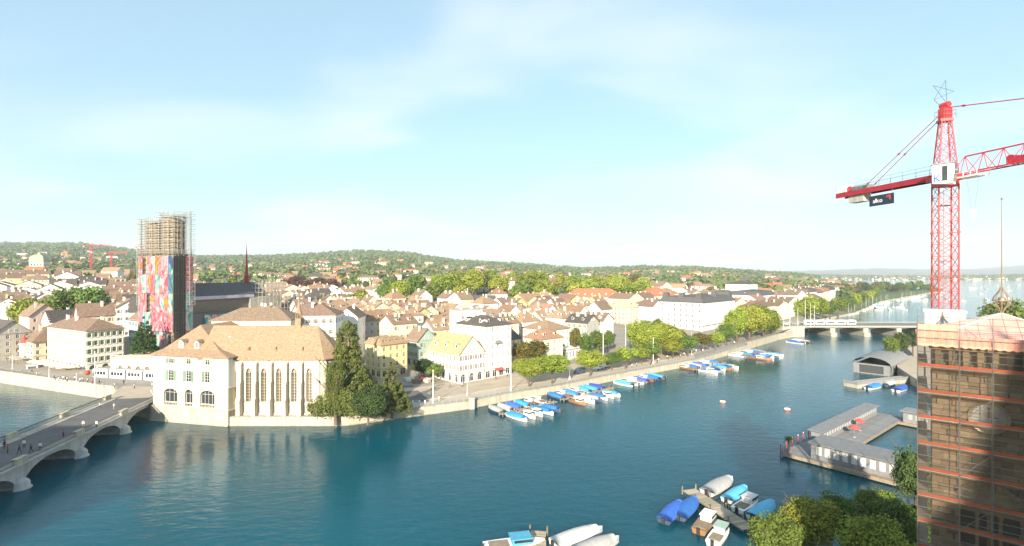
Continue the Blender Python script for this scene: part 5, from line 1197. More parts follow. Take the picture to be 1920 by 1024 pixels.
# ------------------------------------------------------------------ trams
def tram(label, A, ang, n, L_=6.4):
    root = thing('tram', label, 'tram', A, ang)
    for k in range(n):
        x0 = k * (L_ + 0.7); b = MB(); ww = 1.15
        prof = [(-ww, 0.35), (ww, 0.35), (ww, 2.9), (ww * 0.82, 3.3), (-ww * 0.82, 3.3), (-ww, 2.9)]
        nose0 = 0.7 if k == 0 else 0; nose1 = 0.7 if k == n - 1 else 0
        rows = [(x0, 0.82 if nose0 else 1, 0.94 if nose0 else 1), (x0 + 0.7, 1, 1), (x0 + L_ - 0.7, 1, 1), (x0 + L_, 0.82 if nose1 else 1, 0.94 if nose1 else 1)]
        for (x, sy, sz) in rows:
            for (y, z) in prof: b.v.append((x, y * sy, 0.35 + (z - 0.35) * sz))
        for r_ in range(3):
            for i in range(6): j = (i + 1) % 6; b.f.append((r_*6+i, r_*6+j, (r_+1)*6+j, (r_+1)*6+i)); b.m.append(0)
        b.f.append((5, 4, 3, 2, 1, 0)); b.m.append(0); b.f.append(tuple(18 + i for i in range(6))); b.m.append(0)
        body = b.build('car_body', 'tram_white', root)
        b = MB(); b.box(x0 + 0.3, x0 + L_ - 0.3, -ww - 0.015, ww + 0.015, 0.42, 1.12); b.build('skirt', 'tram_blue', root)
        for q in range(4):
            wx_ = x0 + 0.75 + q * (L_ - 1.5) / 4; me = WC.get('tramwin')
            if me is None:
                c = MB(); c.box(0.08, 1.1, -ww - 0.02, ww + 0.02, 1.35, 2.5); me = WC['tramwin'] = c.mesh('window', 'glass')
            put('window', me, root, (wx_, 0, 0))
        c = MB(); c.box(x0 + 1, x0 + L_ - 1, -0.7, 0.7, 3.3, 3.55); c.build('roof_unit', 'metal_grey', root)
        if k < n - 1: c = MB(); c.box(x0 + L_, x0 + L_ + 0.7, -1.0, 1.0, 0.5, 3.1); c.build('gangway', 'metal_dark', root)
        for xx in (x0 + 1.4, x0 + L_ - 1.4):
            c = MB(); c.box(xx - 0.9, xx + 0.9, -0.95, 0.95, 0.1, 0.36); c.build('bogie', 'dark', root)
    c = MB(); xx = (L_ + 0.7) * n / 2; c.tube((xx - 0.8, 0, 3.5), (xx, 0, 4.6), 0.04); c.tube((xx, 0, 4.6), (xx - 0.6, 0, 5.4), 0.04); c.tube((xx - 0.6, -0.8, 5.4), (xx - 0.6, 0.8, 5.4), 0.04); c.build('pantograph', 'metal_dark', root)
    return root
a_ = math.atan2(170 - 175.6, -118.7 + 144.0); tram('blue and white tram passing left of the river hall', (-142.5, 175.2, 4.22), a_, 5)
tram('white tram crossing the flat lakeside bridge', (189, 331, LZ + 0.03), 0.0, 5, 6.0)

# ------------------------------------------------------------------ poles, lamps, masts
def pole(label, u, vb, vt, z, name='street_mast', arm=False, r=0.16, m='pole_white'):
    p = at(u, vb, z); h = zat(vt, p.y) - z; root = thing(name, label, 'mast', (p.x, p.y, z)); b = MB(); b.tube((0, 0, 0), (0, 0, h), r, r * 0.6, 8); b.build('shaft', m, root)
    b = MB(); b.lathe([(r * 1.9, 0), (r * 1.9, 0.9), (r * 1.1, 1.1)], 8); b.build('base', m, root)
    if arm: b = MB(); b.tube((0, 0, h - 0.1), (1.6, 0, h + 0.15), 0.05); b.box(1.3, 2.1, -0.15, 0.15, h + 0.08, h + 0.22); b.build('lamp_head', 'metal_grey', root)
    else: b = MB(); b.lathe([(r * 1.2, h - 0.02), (r * 0.9, h + 0.12), (0.02, h + 0.25)], 8); b.build('cap', m, root)
    return root
for i, (u, vb, vt) in enumerate(((812, 756, 695), (958, 733, 668), (1068, 712, 660), (1131, 684, 610), (1173, 668, 610), (1225, 682, 634))): pole('%s tall white mast from the left along the quay road' % nth(i + 1), u, vb, vt, 2.25)
for i, (u, vb, vt) in enumerate(((876, 742, 706), (1297, 666, 622), (1340, 652, 618), (1149, 650, 614))): pole('%s slim street lamp from the left on the promenade' % nth(sorted((876, 1297, 1340, 1149)).index(u) + 1), u, vb, vt, 2.25, 'street_lamp', True, 0.07)
for i, (u, vb, vt) in enumerate(((23, 697, 665), (92, 712, 676), (178, 726, 660), (143, 728, 700))): pole('%s white lamp mast from the left on the plaza beyond the bridge' % nth(sorted((23, 92, 178, 143)).index(u) + 1), u, vb, vt, 4.22, 'street_mast', i != 2, 0.09 if i != 2 else 0.14)
for i, u in enumerate((1469, 1481, 1496, 1510, 1520, 1527)):
    x = xat(u, 322 + i * 1.2); y = 322 + i * 1.2; root = thing('flagpole', '%s white flagpole from the left at the lakeside bridge head' % nth(i + 1), 'flagpole', (x, y, 5.7 if u < 1500 else LZ)); b = MB(); b.tube((0, 0, -1), (0, 0, 17 - (i % 3) * 2), 0.13, 0.07, 6); b.build('shaft', 'pole_white', root); b = MB(); b.lathe([(0.12, 17 - (i % 3) * 2), (0.16, 17.15 - (i % 3) * 2), (0.02, 17.3 - (i % 3) * 2)], 6); b.build('finial', 'brass', root)
# white bollards at the side street
for i, u in enumerate((774, 786, 797)):
    p = at(u, 757, 2.2); root = thing('bollard', '%s white bollard from the left at the quay crossing' % nth(i + 1), 'bollard', (p.x, p.y, 2.2)); b = MB(); b.lathe([(0.22, 0), (0.22, 0.9), (0.1, 1.05)], 8); b.build('post', 'white', root); b = MB(); b.lathe([(0.26, 0), (0.26, 0.12)], 8); b.build('base', 'metal_grey', root)
# square stone pier on the quay wall
p = at(885, 752, 2.2); root = thing('quay_pier', 'square pale stone pier on the promenade wall', 'pier', (p.x, p.y, 0)); b = MB(); b.box(-0.8, 0.8, -0.9, 0.9, 0, 3.1); b.build('shaft', 'stone_pale', root); b = MB(); b.box(-0.95, 0.95, -1.05, 1.05, 3.1, 3.35); b.build('cap', 'stone_pale', root)

# ------------------------------------------------------------------ parasols, cafe tables, signs
def parasol(label, x, y, z, r=1.9, m='parasol'):
    root = thing('parasol', label, 'parasol', (x, y, z), rnd.uniform(0, 1), 'cafe parasols'); b = MB(); b.lathe([(r, 2.35), (r * 0.6, 2.7), (0.05, 3.05)], 8, 0, capb=False); b.lathe([(r, 2.35), (r, 2.2)], 8, 0, capb=False); b.build('canopy', m, root)
    b = MB(); b.tube((0, 0, 0), (0, 0, 3.1), 0.035); b.build('pole', 'wood', root); b = MB(); b.lathe([(0.35, 0), (0.35, 0.12)], 8); b.build('base', 'concrete', root)
e1_ = Vector((math.cos(R(60.6)), math.sin(R(60.6)))); e2_ = Vector((-e1_.y, e1_.x))
for k in range(12):
    q = Vector((-152, 183)) + e2_ * (3.5 + 2.5 * k) - e1_ * (2.6 + 2.2 * (k % 2)); parasol('%s cream parasol from the right in front of the guild house arcades' % nth(k + 1), q.x, q.y, 4.22)
for k in range(9):
    q = Vector((-152, 183)) + e2_ * (4 + 3.2 * k) - e1_ * (4.6 + 1.6 * (k % 2)); root = thing('cafe_table', '%s cafe table from the right below the parasols' % nth(k + 1), 'table', (q.x, q.y, 4.22)); b = MB(); b.lathe([(0.5, 0.72), (0.5, 0.76)], 10); b.build('top', 'white', root); b = MB(); b.tube((0, 0, 0), (0, 0, 0.73), 0.04); b.build('leg', 'metal_dark', root)
pv = thing('pergola', 'long flat grey canopy in front of the turreted house', 'canopy', (-199, 201.5, 4.22), R(-32)); b = MB(); b.box(0, 13, 0, 3.2, 2.7, 2.85); b.build('roof', 'awning_grey', pv)
for x in (0.3, 4.4, 8.6, 12.7):
    for y in (0.2, 3.0): b = MB(); b.tube((x, y, 0), (x, y, 2.7), 0.06); b.build('post', 'metal_dark', pv)
q = at(27, 697, 4.2); kv = thing('kiosk', 'small white kiosk on the plaza by the left mast', 'kiosk', (q.x + 5, q.y + 2, 4.22), 0.4); b = MB(); b.box(-1.6, 1.6, -1, 1, 0, 2.1); b.build('body', 'white', kv); b = MB(); b.slab([(-1.9, -1.3, 2.2), (1.9, -1.3, 2.2), (1.9, 1.3, 2.5), (-1.9, 1.3, 2.5)], 0.08); b.build('roof', 'tarp_grey', kv); b = MB(); b.box(-1.3, 1.3, -1.02, -1.0, 0.9, 1.8); b.build('hatch', 'metal_dark', kv)
q = at(164, 712, 4.2); kv = thing('round_sign', 'round orange advertising balloon in front of the left tram', 'sign', (q.x, q.y, 4.22)); b = MB(); b.lathe([(0.05, 1.5), (0.5, 1.65), (0.8, 2.1), (0.82, 2.5), (0.6, 2.9), (0.05, 3.1)], 12); b.build('balloon', 'toe_orange', kv, True); b = MB(); b.tube((0, 0, 0), (0, 0, 1.6), 0.06); b.build('post', 'metal_grey', kv)

# ------------------------------------------------------------------ vehicles
def car(label, x, y, z, ang, m, van=False):
    root = thing('parked_van' if van else 'parked_car', label, 'van' if van else 'car', (x, y, z), ang); L_, H_ = (5.2, 2.1) if van else (4.3, 1.45)
    if van: pr = [(0, 0.3), (L_, 0.3), (L_, 1.9), (L_ - 0.25, H_), (1.5, H_), (0.75, 1.2), (0.05, 1.0)]
    else: pr = [(0, 0.3), (L_, 0.3), (L_ - 0.02, 0.85), (L_ - 0.5, 0.95), (L_ - 1.1, H_), (1.75, H_), (1.05, 0.95), (0.08, 0.75)]
    b = MB(); n = len(pr); w_ = 0.88
    for s_ in (-1, 1):
        for (px_, pz) in pr: b.v.append((px_, s_ * w_ * (1 if pz < 1 else 0.9), pz))
    for i in range(n): j = (i + 1) % n; b.f.append((i, j, n + j, n + i)); b.m.append(0)
    b.f.append(tuple(range(n))[::-1]); b.m.append(0); b.f.append(tuple(range(n, 2 * n))); b.m.append(0); b.build('body', m, root)
    b = MB()
    if van: b.box(1.2, 2.2, -0.9, 0.9, 1.2, 1.85); b.box(2.5, 4.8, -0.86, 0.86, 1.25, 1.8)
    else: b.box(1.55, 3.1, -0.86, 0.86, 0.98, 1.36)
    b.build('windows', 'glass', root)
    for x_ in (0.85, L_ - 0.9):
        for s_ in (-1, 1): b = MB(); b.tube((x_, s_ * 0.7, 0.32), (x_, s_ * 0.92, 0.32), 0.32, n=12); b.build('wheel', 'dark', root)
    for s_ in (-0.6, 0.6): b = MB(); b.box(-0.01, 0.1, s_ - 0.15, s_ + 0.15, 0.6, 0.75); b.build('headlight', 'white', root)
p = at(1078, 702, 2.25); car('dark van on the square behind the lime trees', p.x, p.y, 2.22, 0.75, 'hull_navy', True)
p = at(1130, 690, 2.25); car('white van parked under the quayside lime trees', p.x, p.y, 2.22, 0.7, 'hull_white', True)
p = at(1115, 694, 2.25); car('white car parked under the quayside lime trees', p.x, p.y, 2.22, 0.7, 'hull_white')
for k, (u, v) in enumerate(((1555, 613), (1563, 613))): car('%s pale car behind the tram on the lakeside bridge' % ['left', 'right'][k], 176 + k * 6, 333, LZ + 0.02, 0, ['hull_white', 'metal_grey'][k])
# red and white site barriers and rubble beside the shaded street
for k, (u, v, m) in enumerate(((768, 714, 'white'), (792, 712, 'red'), (800, 716, 'wall_pink'), (780, 718, 'wood'))):
    p = at(u, v, 2.3); root = thing('site_container', '%s construction skip in the shaded side street' % ['white', 'red', 'pinkish', 'brown'][k], 'skip', (p.x, p.y, 2.22), 0.5 + k); b = MB(); b.poly([(-1.2, -0.7, 0), (1.2, -0.7, 0), (1.6, -0.8, 1.3), (-1.6, -0.8, 1.3)]); b.poly([(1.2, 0.7, 0), (-1.2, 0.7, 0), (-1.6, 0.8, 1.3), (1.6, 0.8, 1.3)]); b.poly([(1.2, -0.7, 0), (1.2, 0.7, 0), (1.6, 0.8, 1.3), (1.6, -0.8, 1.3)]); b.poly([(-1.2, 0.7, 0), (-1.2, -0.7, 0), (-1.6, -0.8, 1.3), (-1.6, 0.8, 1.3)]); b.build('body', m, root); b = MB(); b.box(-1.5, 1.5, -0.75, 0.75, 1.0, 1.05); b.build('load', 'stone', root)

# ------------------------------------------------------------------ boats
BM = {}
def boat_parts(kind, L_, hull, top):
    k = (kind, round(L_, 1), hull, top)
    if k in BM: return BM[k]
    W_ = L_ * 0.34; H_ = 0.75; b = MB(); n = 9; st = []
    for i in range(n):
        t = i / (n - 1); wv = W_/2 * (1 - max(0, (t - 0.45) / 0.55) ** 2.2) * (0.9 + 0.1 * min(1, t * 4)); sh = H_ + 0.28 * t ** 2; st.append((t * L_ - L_/2, max(wv, 0.03), sh))
    for (x, wv, sh) in st: b.v += [(x, -wv, sh), (x, -wv * 0.78, 0.05), (x, 0, -0.2), (x, wv * 0.78, 0.05), (x, wv, sh)]
    for i in range(n - 1):
        for j in range(4): b.f.append((i*5+j, i*5+j+1, (i+1)*5+j+1, (i+1)*5+j)); b.m.append(0)
        b.f.append((i*5, (i+1)*5, (i+1)*5+4, i*5+4)) ; b.m.append(0)
    b.f.append((0, 4, 3, 2, 1)); b.m.append(0); parts = [('hull', b.mesh('hull', hull))]
    c = MB()
    if kind == 'cover':
        m_ = 7
        for (x, wv, sh) in st[:8]:
            for j in range(m_): a = math.pi * j / (m_ - 1); c.v.append((x, -math.cos(a) * (wv + 0.06), sh - 0.12 + math.sin(a) * (0.55 + 0.35 * math.sin(math.pi * (x / L_ + 0.5)))))
        for i in range(7):
            for j in range(m_ - 1): c.f.append((i*m_+j, (i+1)*m_+j, (i+1)*m_+j+1, i*m_+j+1)); c.m.append(0)
        c.f.append(tuple(range(m_))[::-1]); c.m.append(0); c.f.append(tuple(7*m_ + i for i in range(m_))); c.m.append(0); parts.append(('cover', c.mesh('cover', top, True)))
    else:
        x0, x1 = -L_ * 0.05, L_ * 0.27; w_ = W_ * 0.34
        c.box(x0, x1, -w_, w_, H_ + 0.05, H_ + 0.95); c.slab([(x0 - 0.3, -w_ - 0.1, H_ + 1.05), (x1, -w_ - 0.1, H_ + 1.05), (x1, w_ + 0.1, H_ + 1.05), (x0 - 0.3, w_ + 0.1, H_ + 1.05)], 0.1); parts.append(('cabin', c.mesh('cabin', top)))
        c = MB(); c.box(x0 + 0.2, x1 + 0.02, -w_ - 0.02, w_ + 0.02, H_ + 0.45, H_ + 0.85); parts.append(('window', c.mesh('window', 'glass')))
        c = MB(); c.box(-L_ * 0.42, -L_ * 0.1, -w_, w_, H_ + 0.02, H_ + 0.12); parts.append(('cockpit', c.mesh('cockpit', 'wood')))
    if kind == 'sail':
        c = MB(); c.tube((0, 0, H_), (0, 0, H_ + L_ * 1.3), 0.06); c.tube((0, 0, H_ + 1.2), (-L_ * 0.45, 0, H_ + 1.2), 0.06); parts.append(('mast', c.mesh('mast', 'pole_white')))
    c = MB(); c.box(-L_/2 - 0.4, -L_/2 - 0.05, -0.2, 0.2, 0.1, 1.05); parts.append(('motor', c.mesh('motor', 'dark'))); BM[k] = parts; return parts
TC = {'tarp_blue': 'blue', 'tarp_grey': 'grey', 'tarp_cyan': 'turquoise', 'hull_white': 'white', 'hull_wood': 'wooden', 'hull_navy': 'dark'}
def boat(label, x, y, ang, kind, L_, hull, top, group):
    root = thing('moored_boat', label, 'boat', (x, y, 0.0), ang, group)
    for nm, me in boat_parts(kind, L_, hull, top): put(nm, me, root)
    return root
rb = random.Random(21)
def raft(A, d, n, side, where, group, L_=7.0):
    "boats side by side along direction d from A, bows pointing to side"
    d = Vector(d).normalized(); s_ = Vector(side).normalized()
    for i in range(n):
        p = Vector(A) + d * (i * 3.3); kind = rb.choice(['cover', 'cover', 'cover', 'cabin']); top = rb.choice(['tarp_blue', 'tarp_blue', 'tarp_cyan', 'tarp_grey']) if kind == 'cover' else 'hull_white'
        hl = rb.choice(['hull_white', 'hull_white', 'hull_wood', 'hull_navy'])
        boat('%s boat with %s, %s %s' % (TC[hl], TC[top] + ' cover' if kind == 'cover' else 'white cabin', nth(i + 1), where), p.x, p.y, math.atan2(s_.y, s_.x) + rb.uniform(-0.06, 0.06), kind, L_ * rb.uniform(0.85, 1.1), hl, top, group)
qd = Vector((0.76, 0.65)); qn = Vector((0.65, -0.76))
def pix(u, v): p = at(u, v, 0); return Vector((p.x, p.y))
def cluster(u, v, n, where, L_=7.0, rows=2):
    A = pix(u, v)
    for r_ in range(rows): raft(A + qn * (9.5 * r_), qd, n if r_ == 0 else n - 1, -qn if r_ == 0 else qn, ('on the landward side ' if r_ == 0 else 'on the river side ') + where, 'boats at the promenade', L_)
cluster(930, 772, 6, 'of the first mooring', 7.5); cluster(1042, 746, 7, 'of the second mooring', 7.5); cluster(1168, 722, 7, 'of the third mooring', 8, 1); cluster(1288, 692, 7, 'of the fourth mooring', 8.5); cluster(1384, 669, 7, 'of the fifth mooring', 9.5); cluster(1490, 644, 4, 'of the sixth mooring', 9.5, 1)
def jetty(label, A, B, w_=1.8):
    A = Vector(A); B = Vector(B); Lj = (B - A).length; root = thing('jetty', label, 'jetty', (A.x, A.y, 0), math.atan2((B - A).y, (B - A).x)); n = int(Lj / 0.42); me = None
    for i in range(min(n, 60)):
        if me is None: c = MB(); c.box(0, Lj / n - 0.05, -w_/2, w_/2, 0.62, 0.70); me = c.mesh('plank', 'plank')
        put('plank', me, root, (i * Lj / n, rb.uniform(-0.03, 0.03), rb.uniform(0, 0.015)))
    c = MB(); c.box(0, Lj, -w_/2 + 0.1, -w_/2 + 0.3, 0.4, 0.618); c.box(0, Lj, w_/2 - 0.3, w_/2 - 0.1, 0.4, 0.618); c.build('beam', 'wood', root)
    for i in range(int(Lj / 4) + 1):
        for s_ in (-1, 1): c = MB(); c.tube((min(Lj, i * 4.0), s_ * (w_/2 + 0.12), -2), (min(Lj, i * 4.0), s_ * (w_/2 + 0.12), 1.5), 0.13, n=6); c.build('pile', 'wood', root)
    return root
jetty('grey plank jetty between the covered boats at lower right', pix(1292, 925), pix(1405, 1000), 2.6); jetty('short jetty between boats at the bottom edge', pix(1010, 1004), pix(1000, 1060), 2.4)
for nm, (u, v), n in (('first', (930, 772), 6), ('second', (1042, 746), 7), ('fourth', (1288, 692), 7), ('fifth', (1384, 669), 7)):
    A = pix(u, v) + qn * 4.75 - qd * 2; jetty('%s long plank jetty along the promenade moorings' % nm, A, A + qd * (3.3 * n + 2), 1.3)
for i, (u, v, a, kind, L_, hl, top, lb_) in enumerate(((1290, 958, 0.9, 'cover', 8.5, 'hull_navy', 'tarp_blue', 'largest blue-covered boat left of the lower right jetty'), (1262, 965, 0.9, 'cover', 8.0, 'hull_navy', 'tarp_blue', 'outermost blue-covered boat left of the lower right jetty'), (1325, 985, 0.9, 'cabin', 7.5, 'hull_wood', 'hull_white', 'open wooden boat beside the lower right jetty'), (1350, 1008, 0.9, 'cabin', 7, 'hull_white', 'wall_green', 'green-cabin boat beside the lower right jetty'),
        (1350, 915, 0.7, 'cover', 9.5, 'hull_white', 'tarp_grey', 'big white-covered boat at the head of the lower right jetty'), (1382, 932, 0.7, 'cover', 7.5, 'hull_white', 'tarp_cyan', 'turquoise-covered boat right of the lower right jetty'), (1402, 950, 0.7, 'cabin', 7.5, 'hull_white', 'tarp_grey', 'grey cabin boat right of the lower right jetty'), (1432, 962, 0.7, 'cover', 8, 'hull_white', 'tarp_cyan', 'turquoise-covered boat nearest the lower right trees'),
        (1085, 1012, 0.5, 'cover', 9, 'hull_white', 'tarp_grey', 'white-covered boat at the bottom edge right of the short jetty'), (1120, 1030, 0.5, 'cover', 8, 'hull_white', 'tarp_grey', 'grey-covered boat at the bottom edge'), (965, 1028, 0.2, 'cabin', 9, 'hull_white', 'tarp_cyan', 'pale cabin boat at the bottom edge left of the short jetty'),
        (1640, 728, 0.5, 'cover', 9, 'hull_white', 'tarp_blue', 'blue-covered boat by the small dock left of the scaffolded tower'), (1668, 722, 0.6, 'cover', 9, 'hull_navy', 'tarp_grey', 'grey-covered boat by the small dock left of the scaffolded tower'), (1690, 732, 0.6, 'cover', 9, 'hull_white', 'tarp_blue', 'second blue-covered boat beside the small dock'))):
    p = pix(u, v); boat(lb_, p.x, p.y, a, kind, L_, hl, top, 'boats on the near bank')
for k in range(70):
    u = rb.uniform(1590, 1740); v = rb.uniform(550, 584) if u < 1700 else rb.uniform(548, 565)
    lim = np.interp(u, [1590, 1650, 1745], [590, 568, 551]); v = max(v, lim + 2)
    if u < 1630 and v > 592: continue
    p = pix(u, v); kd = rb.choice(['sail', 'sail', 'cover', 'cabin']); tp = rb.choice(['tarp_blue', 'hull_white', 'hull_white']); boat('small %s moored off the lakeshore park' % {'sail': 'white sailing boat with bare mast', 'cover': 'covered boat', 'cabin': 'white cabin boat'}[kd], p.x, p.y, rb.uniform(0, 3), kd, 8.5, 'hull_white', tp if kd == 'cover' else 'hull_white', 'boats moored off the lakeshore park: ' + kd)
for k in range(26):
    v = rb.uniform(529, 565); u = rb.uniform(1750, 1915); p = pix(u, v); boat('white sailing boat out on the open lake', p.x, p.y, rb.uniform(0, 3), 'sail', 10, 'hull_white', 'hull_white', 'sailing boats out on the lake')
for i, (u, v) in enumerate(((1355, 755), (1476, 769))):
    p = pix(u, v); root = thing('buoy', '%s red and white mooring buoy in mid river' % ['left', 'right'][i], 'buoy', (p.x, p.y, 0)); b = MB(); b.lathe([(0.5, -0.3), (0.85, 0.0), (0.85, 0.35), (0.4, 0.5)], 12); b.build('float', 'buoy', root, True); b = MB(); b.lathe([(0.87, 0.34), (0.75, 0.55), (0.3, 0.62)], 12); b.build('cap', 'white', root)

# ------------------------------------------------------------------ floating bath house
fa = Vector((0.78, 0.63)).normalized(); fb = Vector((fa.y, -fa.x)); FO = pix(1464, 856); fl = thing('bath_house', 'grey wooden floating bath house with inner pool at right', 'bath house', (FO.x, FO.y, 0), math.atan2(fa.y, fa.x))
LA, LB = 54.0, 30.0    # local x along fa, local -y along fb
b = MB()
for (x0, x1, y0, y1) in ((0, LA, -9, 0), (0, 9, -LB, -9), (LA - 6, LA, -LB, -9), (9, LA - 6, -LB, -LB + 7)): b.box(x0, x1, y0, y1, 0.25, 0.9)
b.build('pontoon', 'wood', fl)
n = 0; pm = {}
for (x0, x1, y0, y1) in ((0, LA, -9, 0), (9, LA - 6, -LB, -LB + 7)):
    k = x0
    while k < x1 - 0.2 and n < 130:
        key = round(y1 - y0, 2)
        if key not in pm: c = MB(); c.box(0, 0.56, 0, y1 - y0, 0.9, 0.96); pm[key] = c.mesh('plank', 'wood_grey')
        put('plank', pm[key], fl, (k, y0, 0)); k += 0.62; n += 1
def shed(x0, x1, y0, y1, h):
    b = MB(); ops = [(1 + 1.6 * k, 2.1 + 1.6 * k, 0.9, h - 0.5) for k in range(int((x1 - x0 - 1) / 1.6))]; ops2 = [(1 + 1.6 * k, 2.1 + 1.6 * k, 0.9, h - 0.5) for k in range(int((y1 - y0 - 1) / 1.6))]
    def sh_(P, ex, W_, o): wall_panel(b, P, ex, W_, 0.0, h, o, 0, 0.12)
    sh_((x0, y0), (1, 0), x1 - x0, ops); sh_((x1, y0), (0, 1), y1 - y0, ops2); sh_((x1, y1), (-1, 0), x1 - x0, ops); sh_((x0, y1), (0, -1), y1 - y0, ops2); o = b.build('cabin_wall', 'wood_grey', fl); o.location.z = 0.9
    c = MB(); c.box(x0 + 0.13, x1 - 0.13, y0 + 0.13, y1 - 0.13, 0.96, h + 0.6); c.build('louvre', 'tarp_grey', fl)
    c = MB(); c.slab([(x0 - 0.6, y0 - 0.6, h + 0.95), (x1 + 0.6, y0 - 0.6, h + 0.95), (x1 + 0.6, y1 + 0.6, h + 1.05), (x0 - 0.6, y1 + 0.6, h + 1.05)], 0.16); c.build('roof', 'wood_grey', fl)
shed(1.5, 8.5, -LB + 1, -5.5, 3.2); shed(12, LA - 1, -LB + 1, -LB + 5.2, 2.8); shed(LA - 5.5, LA - 0.8, -LB + 7, -10, 2.8); shed(14, LA - 2, -3.2, -0.8, 2.4)
b = MB()
for k in range(42): b.tube((0.3 + k * 1.28, -0.15, 0.9), (0.3 + k * 1.28, -0.15, 1.9), 0.03, n=4)
for h in (1.25, 1.6, 1.9): b.tube((0.3, -0.15, h), (LA - 0.2, -0.15, h), 0.03, n=4)
b.build('railing', 'metal_dark', fl)
for k in range(14):
    x, y = rb.uniform(1, 40), rb.choice((0.9, 0.9, -0.6)); 
    root = thing('mooring_post', '%s red mooring post along the outer edge of the bath house' % nth(k + 1), 'post', tuple(Vector((FO.x, FO.y, 0)) + Vector((fa.x, fa.y, 0)) * (2 + 3 * k) - Vector((fb.x, fb.y, 0)) * 0.9)); b = MB(); b.tube((0, 0, -2), (0, 0, 2.2), 0.11); b.build('post', 'red', root); b = MB(); b.lathe([(0.13, 2.2), (0.02, 2.4)], 6); b.build('cap', 'white', root)
for k, (x, y) in enumerate(((24, -6.5), (31, -5.5))):
    q = Vector((FO.x, FO.y)) + fa * x - fb * -0.0 + fb * (-y); parasol('%s red parasol on the bath house deck' % nth(k + 1), q.x, q.y, 0.97, 1.2, 'awning')
# palm in a tub at the corner
q = FO + fa * 1.2 + fb * 1.2; pl = thing('palm_tree', 'small potted palm on the near corner of the bath house', 'palm', (q.x, q.y, 0.96)); b = MB(); b.lathe([(0.4, 0), (0.5, 0.7)], 8); b.build('tub', 'wood', pl); b = MB(); b.tube((0, 0, 0.6), (0.1, 0, 3.2), 0.13, 0.1); b.build('trunk', 'bark', pl)
b = MB()
for k in range(22):
    a = k * 2.4; up = 0.9 - 1.3 * (k / 22); prev = Vector((0.1, 0, 3.2)); wv = Vector((-math.sin(a), math.cos(a), 0))
    for s_ in range(1, 5):
        f = s_ / 4; p = Vector((0.1 + math.cos(a) * 1.35 * f, math.sin(a) * 1.35 * f, 3.2 + up * f - 0.9 * f * f)); w0, w1 = 0.22 * math.sin(math.pi * (f - 0.2)), 0.22 * math.sin(math.pi * min(1, f + 0.02)); b.poly([prev - wv * max(w0, 0.03), p - wv * max(w1, 0.02), p + wv * max(w1, 0.02), prev + wv * max(w0, 0.03)]); prev = p
b.build('fronds', 'leaf_dark', pl)
# small dock and boathouse by the far near-bank trees
p = pix(1608, 729); q = pix(1720, 716); dk = thing('stone_dock', 'dark stone landing stage left of the scaffolded tower', 'dock', (p.x, p.y, 0), math.atan2(q.y - p.y, q.x - p.x)); b = MB(); b.box(0, 30, 0, 5, -2, 1.4); b.build('base', 'stone', dk); b = MB(); b.box(-0.2, 30, -0.2, 0.3, 1.4, 2.3); b.box(-0.2, 0.3, 0.3, 5, 1.4, 2.3); b.build('parapet', 'wood_grey', dk)
p = pix(1668, 706); bh = thing('boathouse', 'grey boathouse with rounded metal roof left of the scaffolded tower', 'boathouse', (p.x, p.y, 0.4), R(42)); b = MB(); wall_panel(b, (0, 0), (1, 0), 30, -1, 3.6, [(2 + 4 * k, 4.6 + 4 * k, 0.8, 2.8) for k in range(7)]); wall_panel(b, (0, 12), (0, -1), 12, -1, 3.6, [(2, 10, 0, 3.0)]); b.build('wall', 'wood_grey', bh); b = MB(); b.box(0.4, 29, 0.3, 11.6, -0.5, 3.2); b.build('interior', 'metal_dark', bh)
b = MB()
for k in range(9):
    a0, a1 = math.pi * k / 9, math.pi * (k + 1) / 9; b.slab([(-0.5, 6 - 6.6 * math.cos(a0), 3.5 + 3 * math.sin(a0)), (30.5, 6 - 6.6 * math.cos(a0), 3.5 + 3 * math.sin(a0)), (30.5, 6 - 6.6 * math.cos(a1), 3.5 + 3 * math.sin(a1)), (-0.5, 6 - 6.6 * math.cos(a1), 3.5 + 3 * math.sin(a1))], 0.12)
b.build('roof', 'wood_grey', bh)
# ------------------------------------------------------------------ scaffolded stone tower (right)
TT = -38.3; TP = (30.9, 37.65); TW = 8.2
tw = thing('stone_tower', 'stone tower with pale pyramid roof behind scaffolding at right', 'tower', (TP[0], TP[1], 3.0), R(TT)); Z = lambda z: z - 3.0
b = MB(); b.box(0.05, TW - 0.05, 0.12, TW, -1, Z(34.6)); b.build('core', 'mortar', tw)
AX, AZ = 3.05, 23.4; rk = random.Random(9); nb_ = 0; extra = MB(); BC = {}
def blocked(x0, x1, z0, z1):
    cx, cz = (x0 + x1) / 2, (z0 + z1) / 2
    if (cx - 3.05) ** 2 + (cz - 29.9) ** 2 < 1.15 ** 2: return True
    if 1.2 < cx < 4.9 and 20.4 < cz < 23.4: return True
    if (cx - AX) ** 2 + (cz - AZ) ** 2 < 1.95 ** 2 and cz >= 23.3: return True
    return False
z = 12.0; row = 0
rows_ = []
while z < 33.1: rows_.append(z); z += 0.44
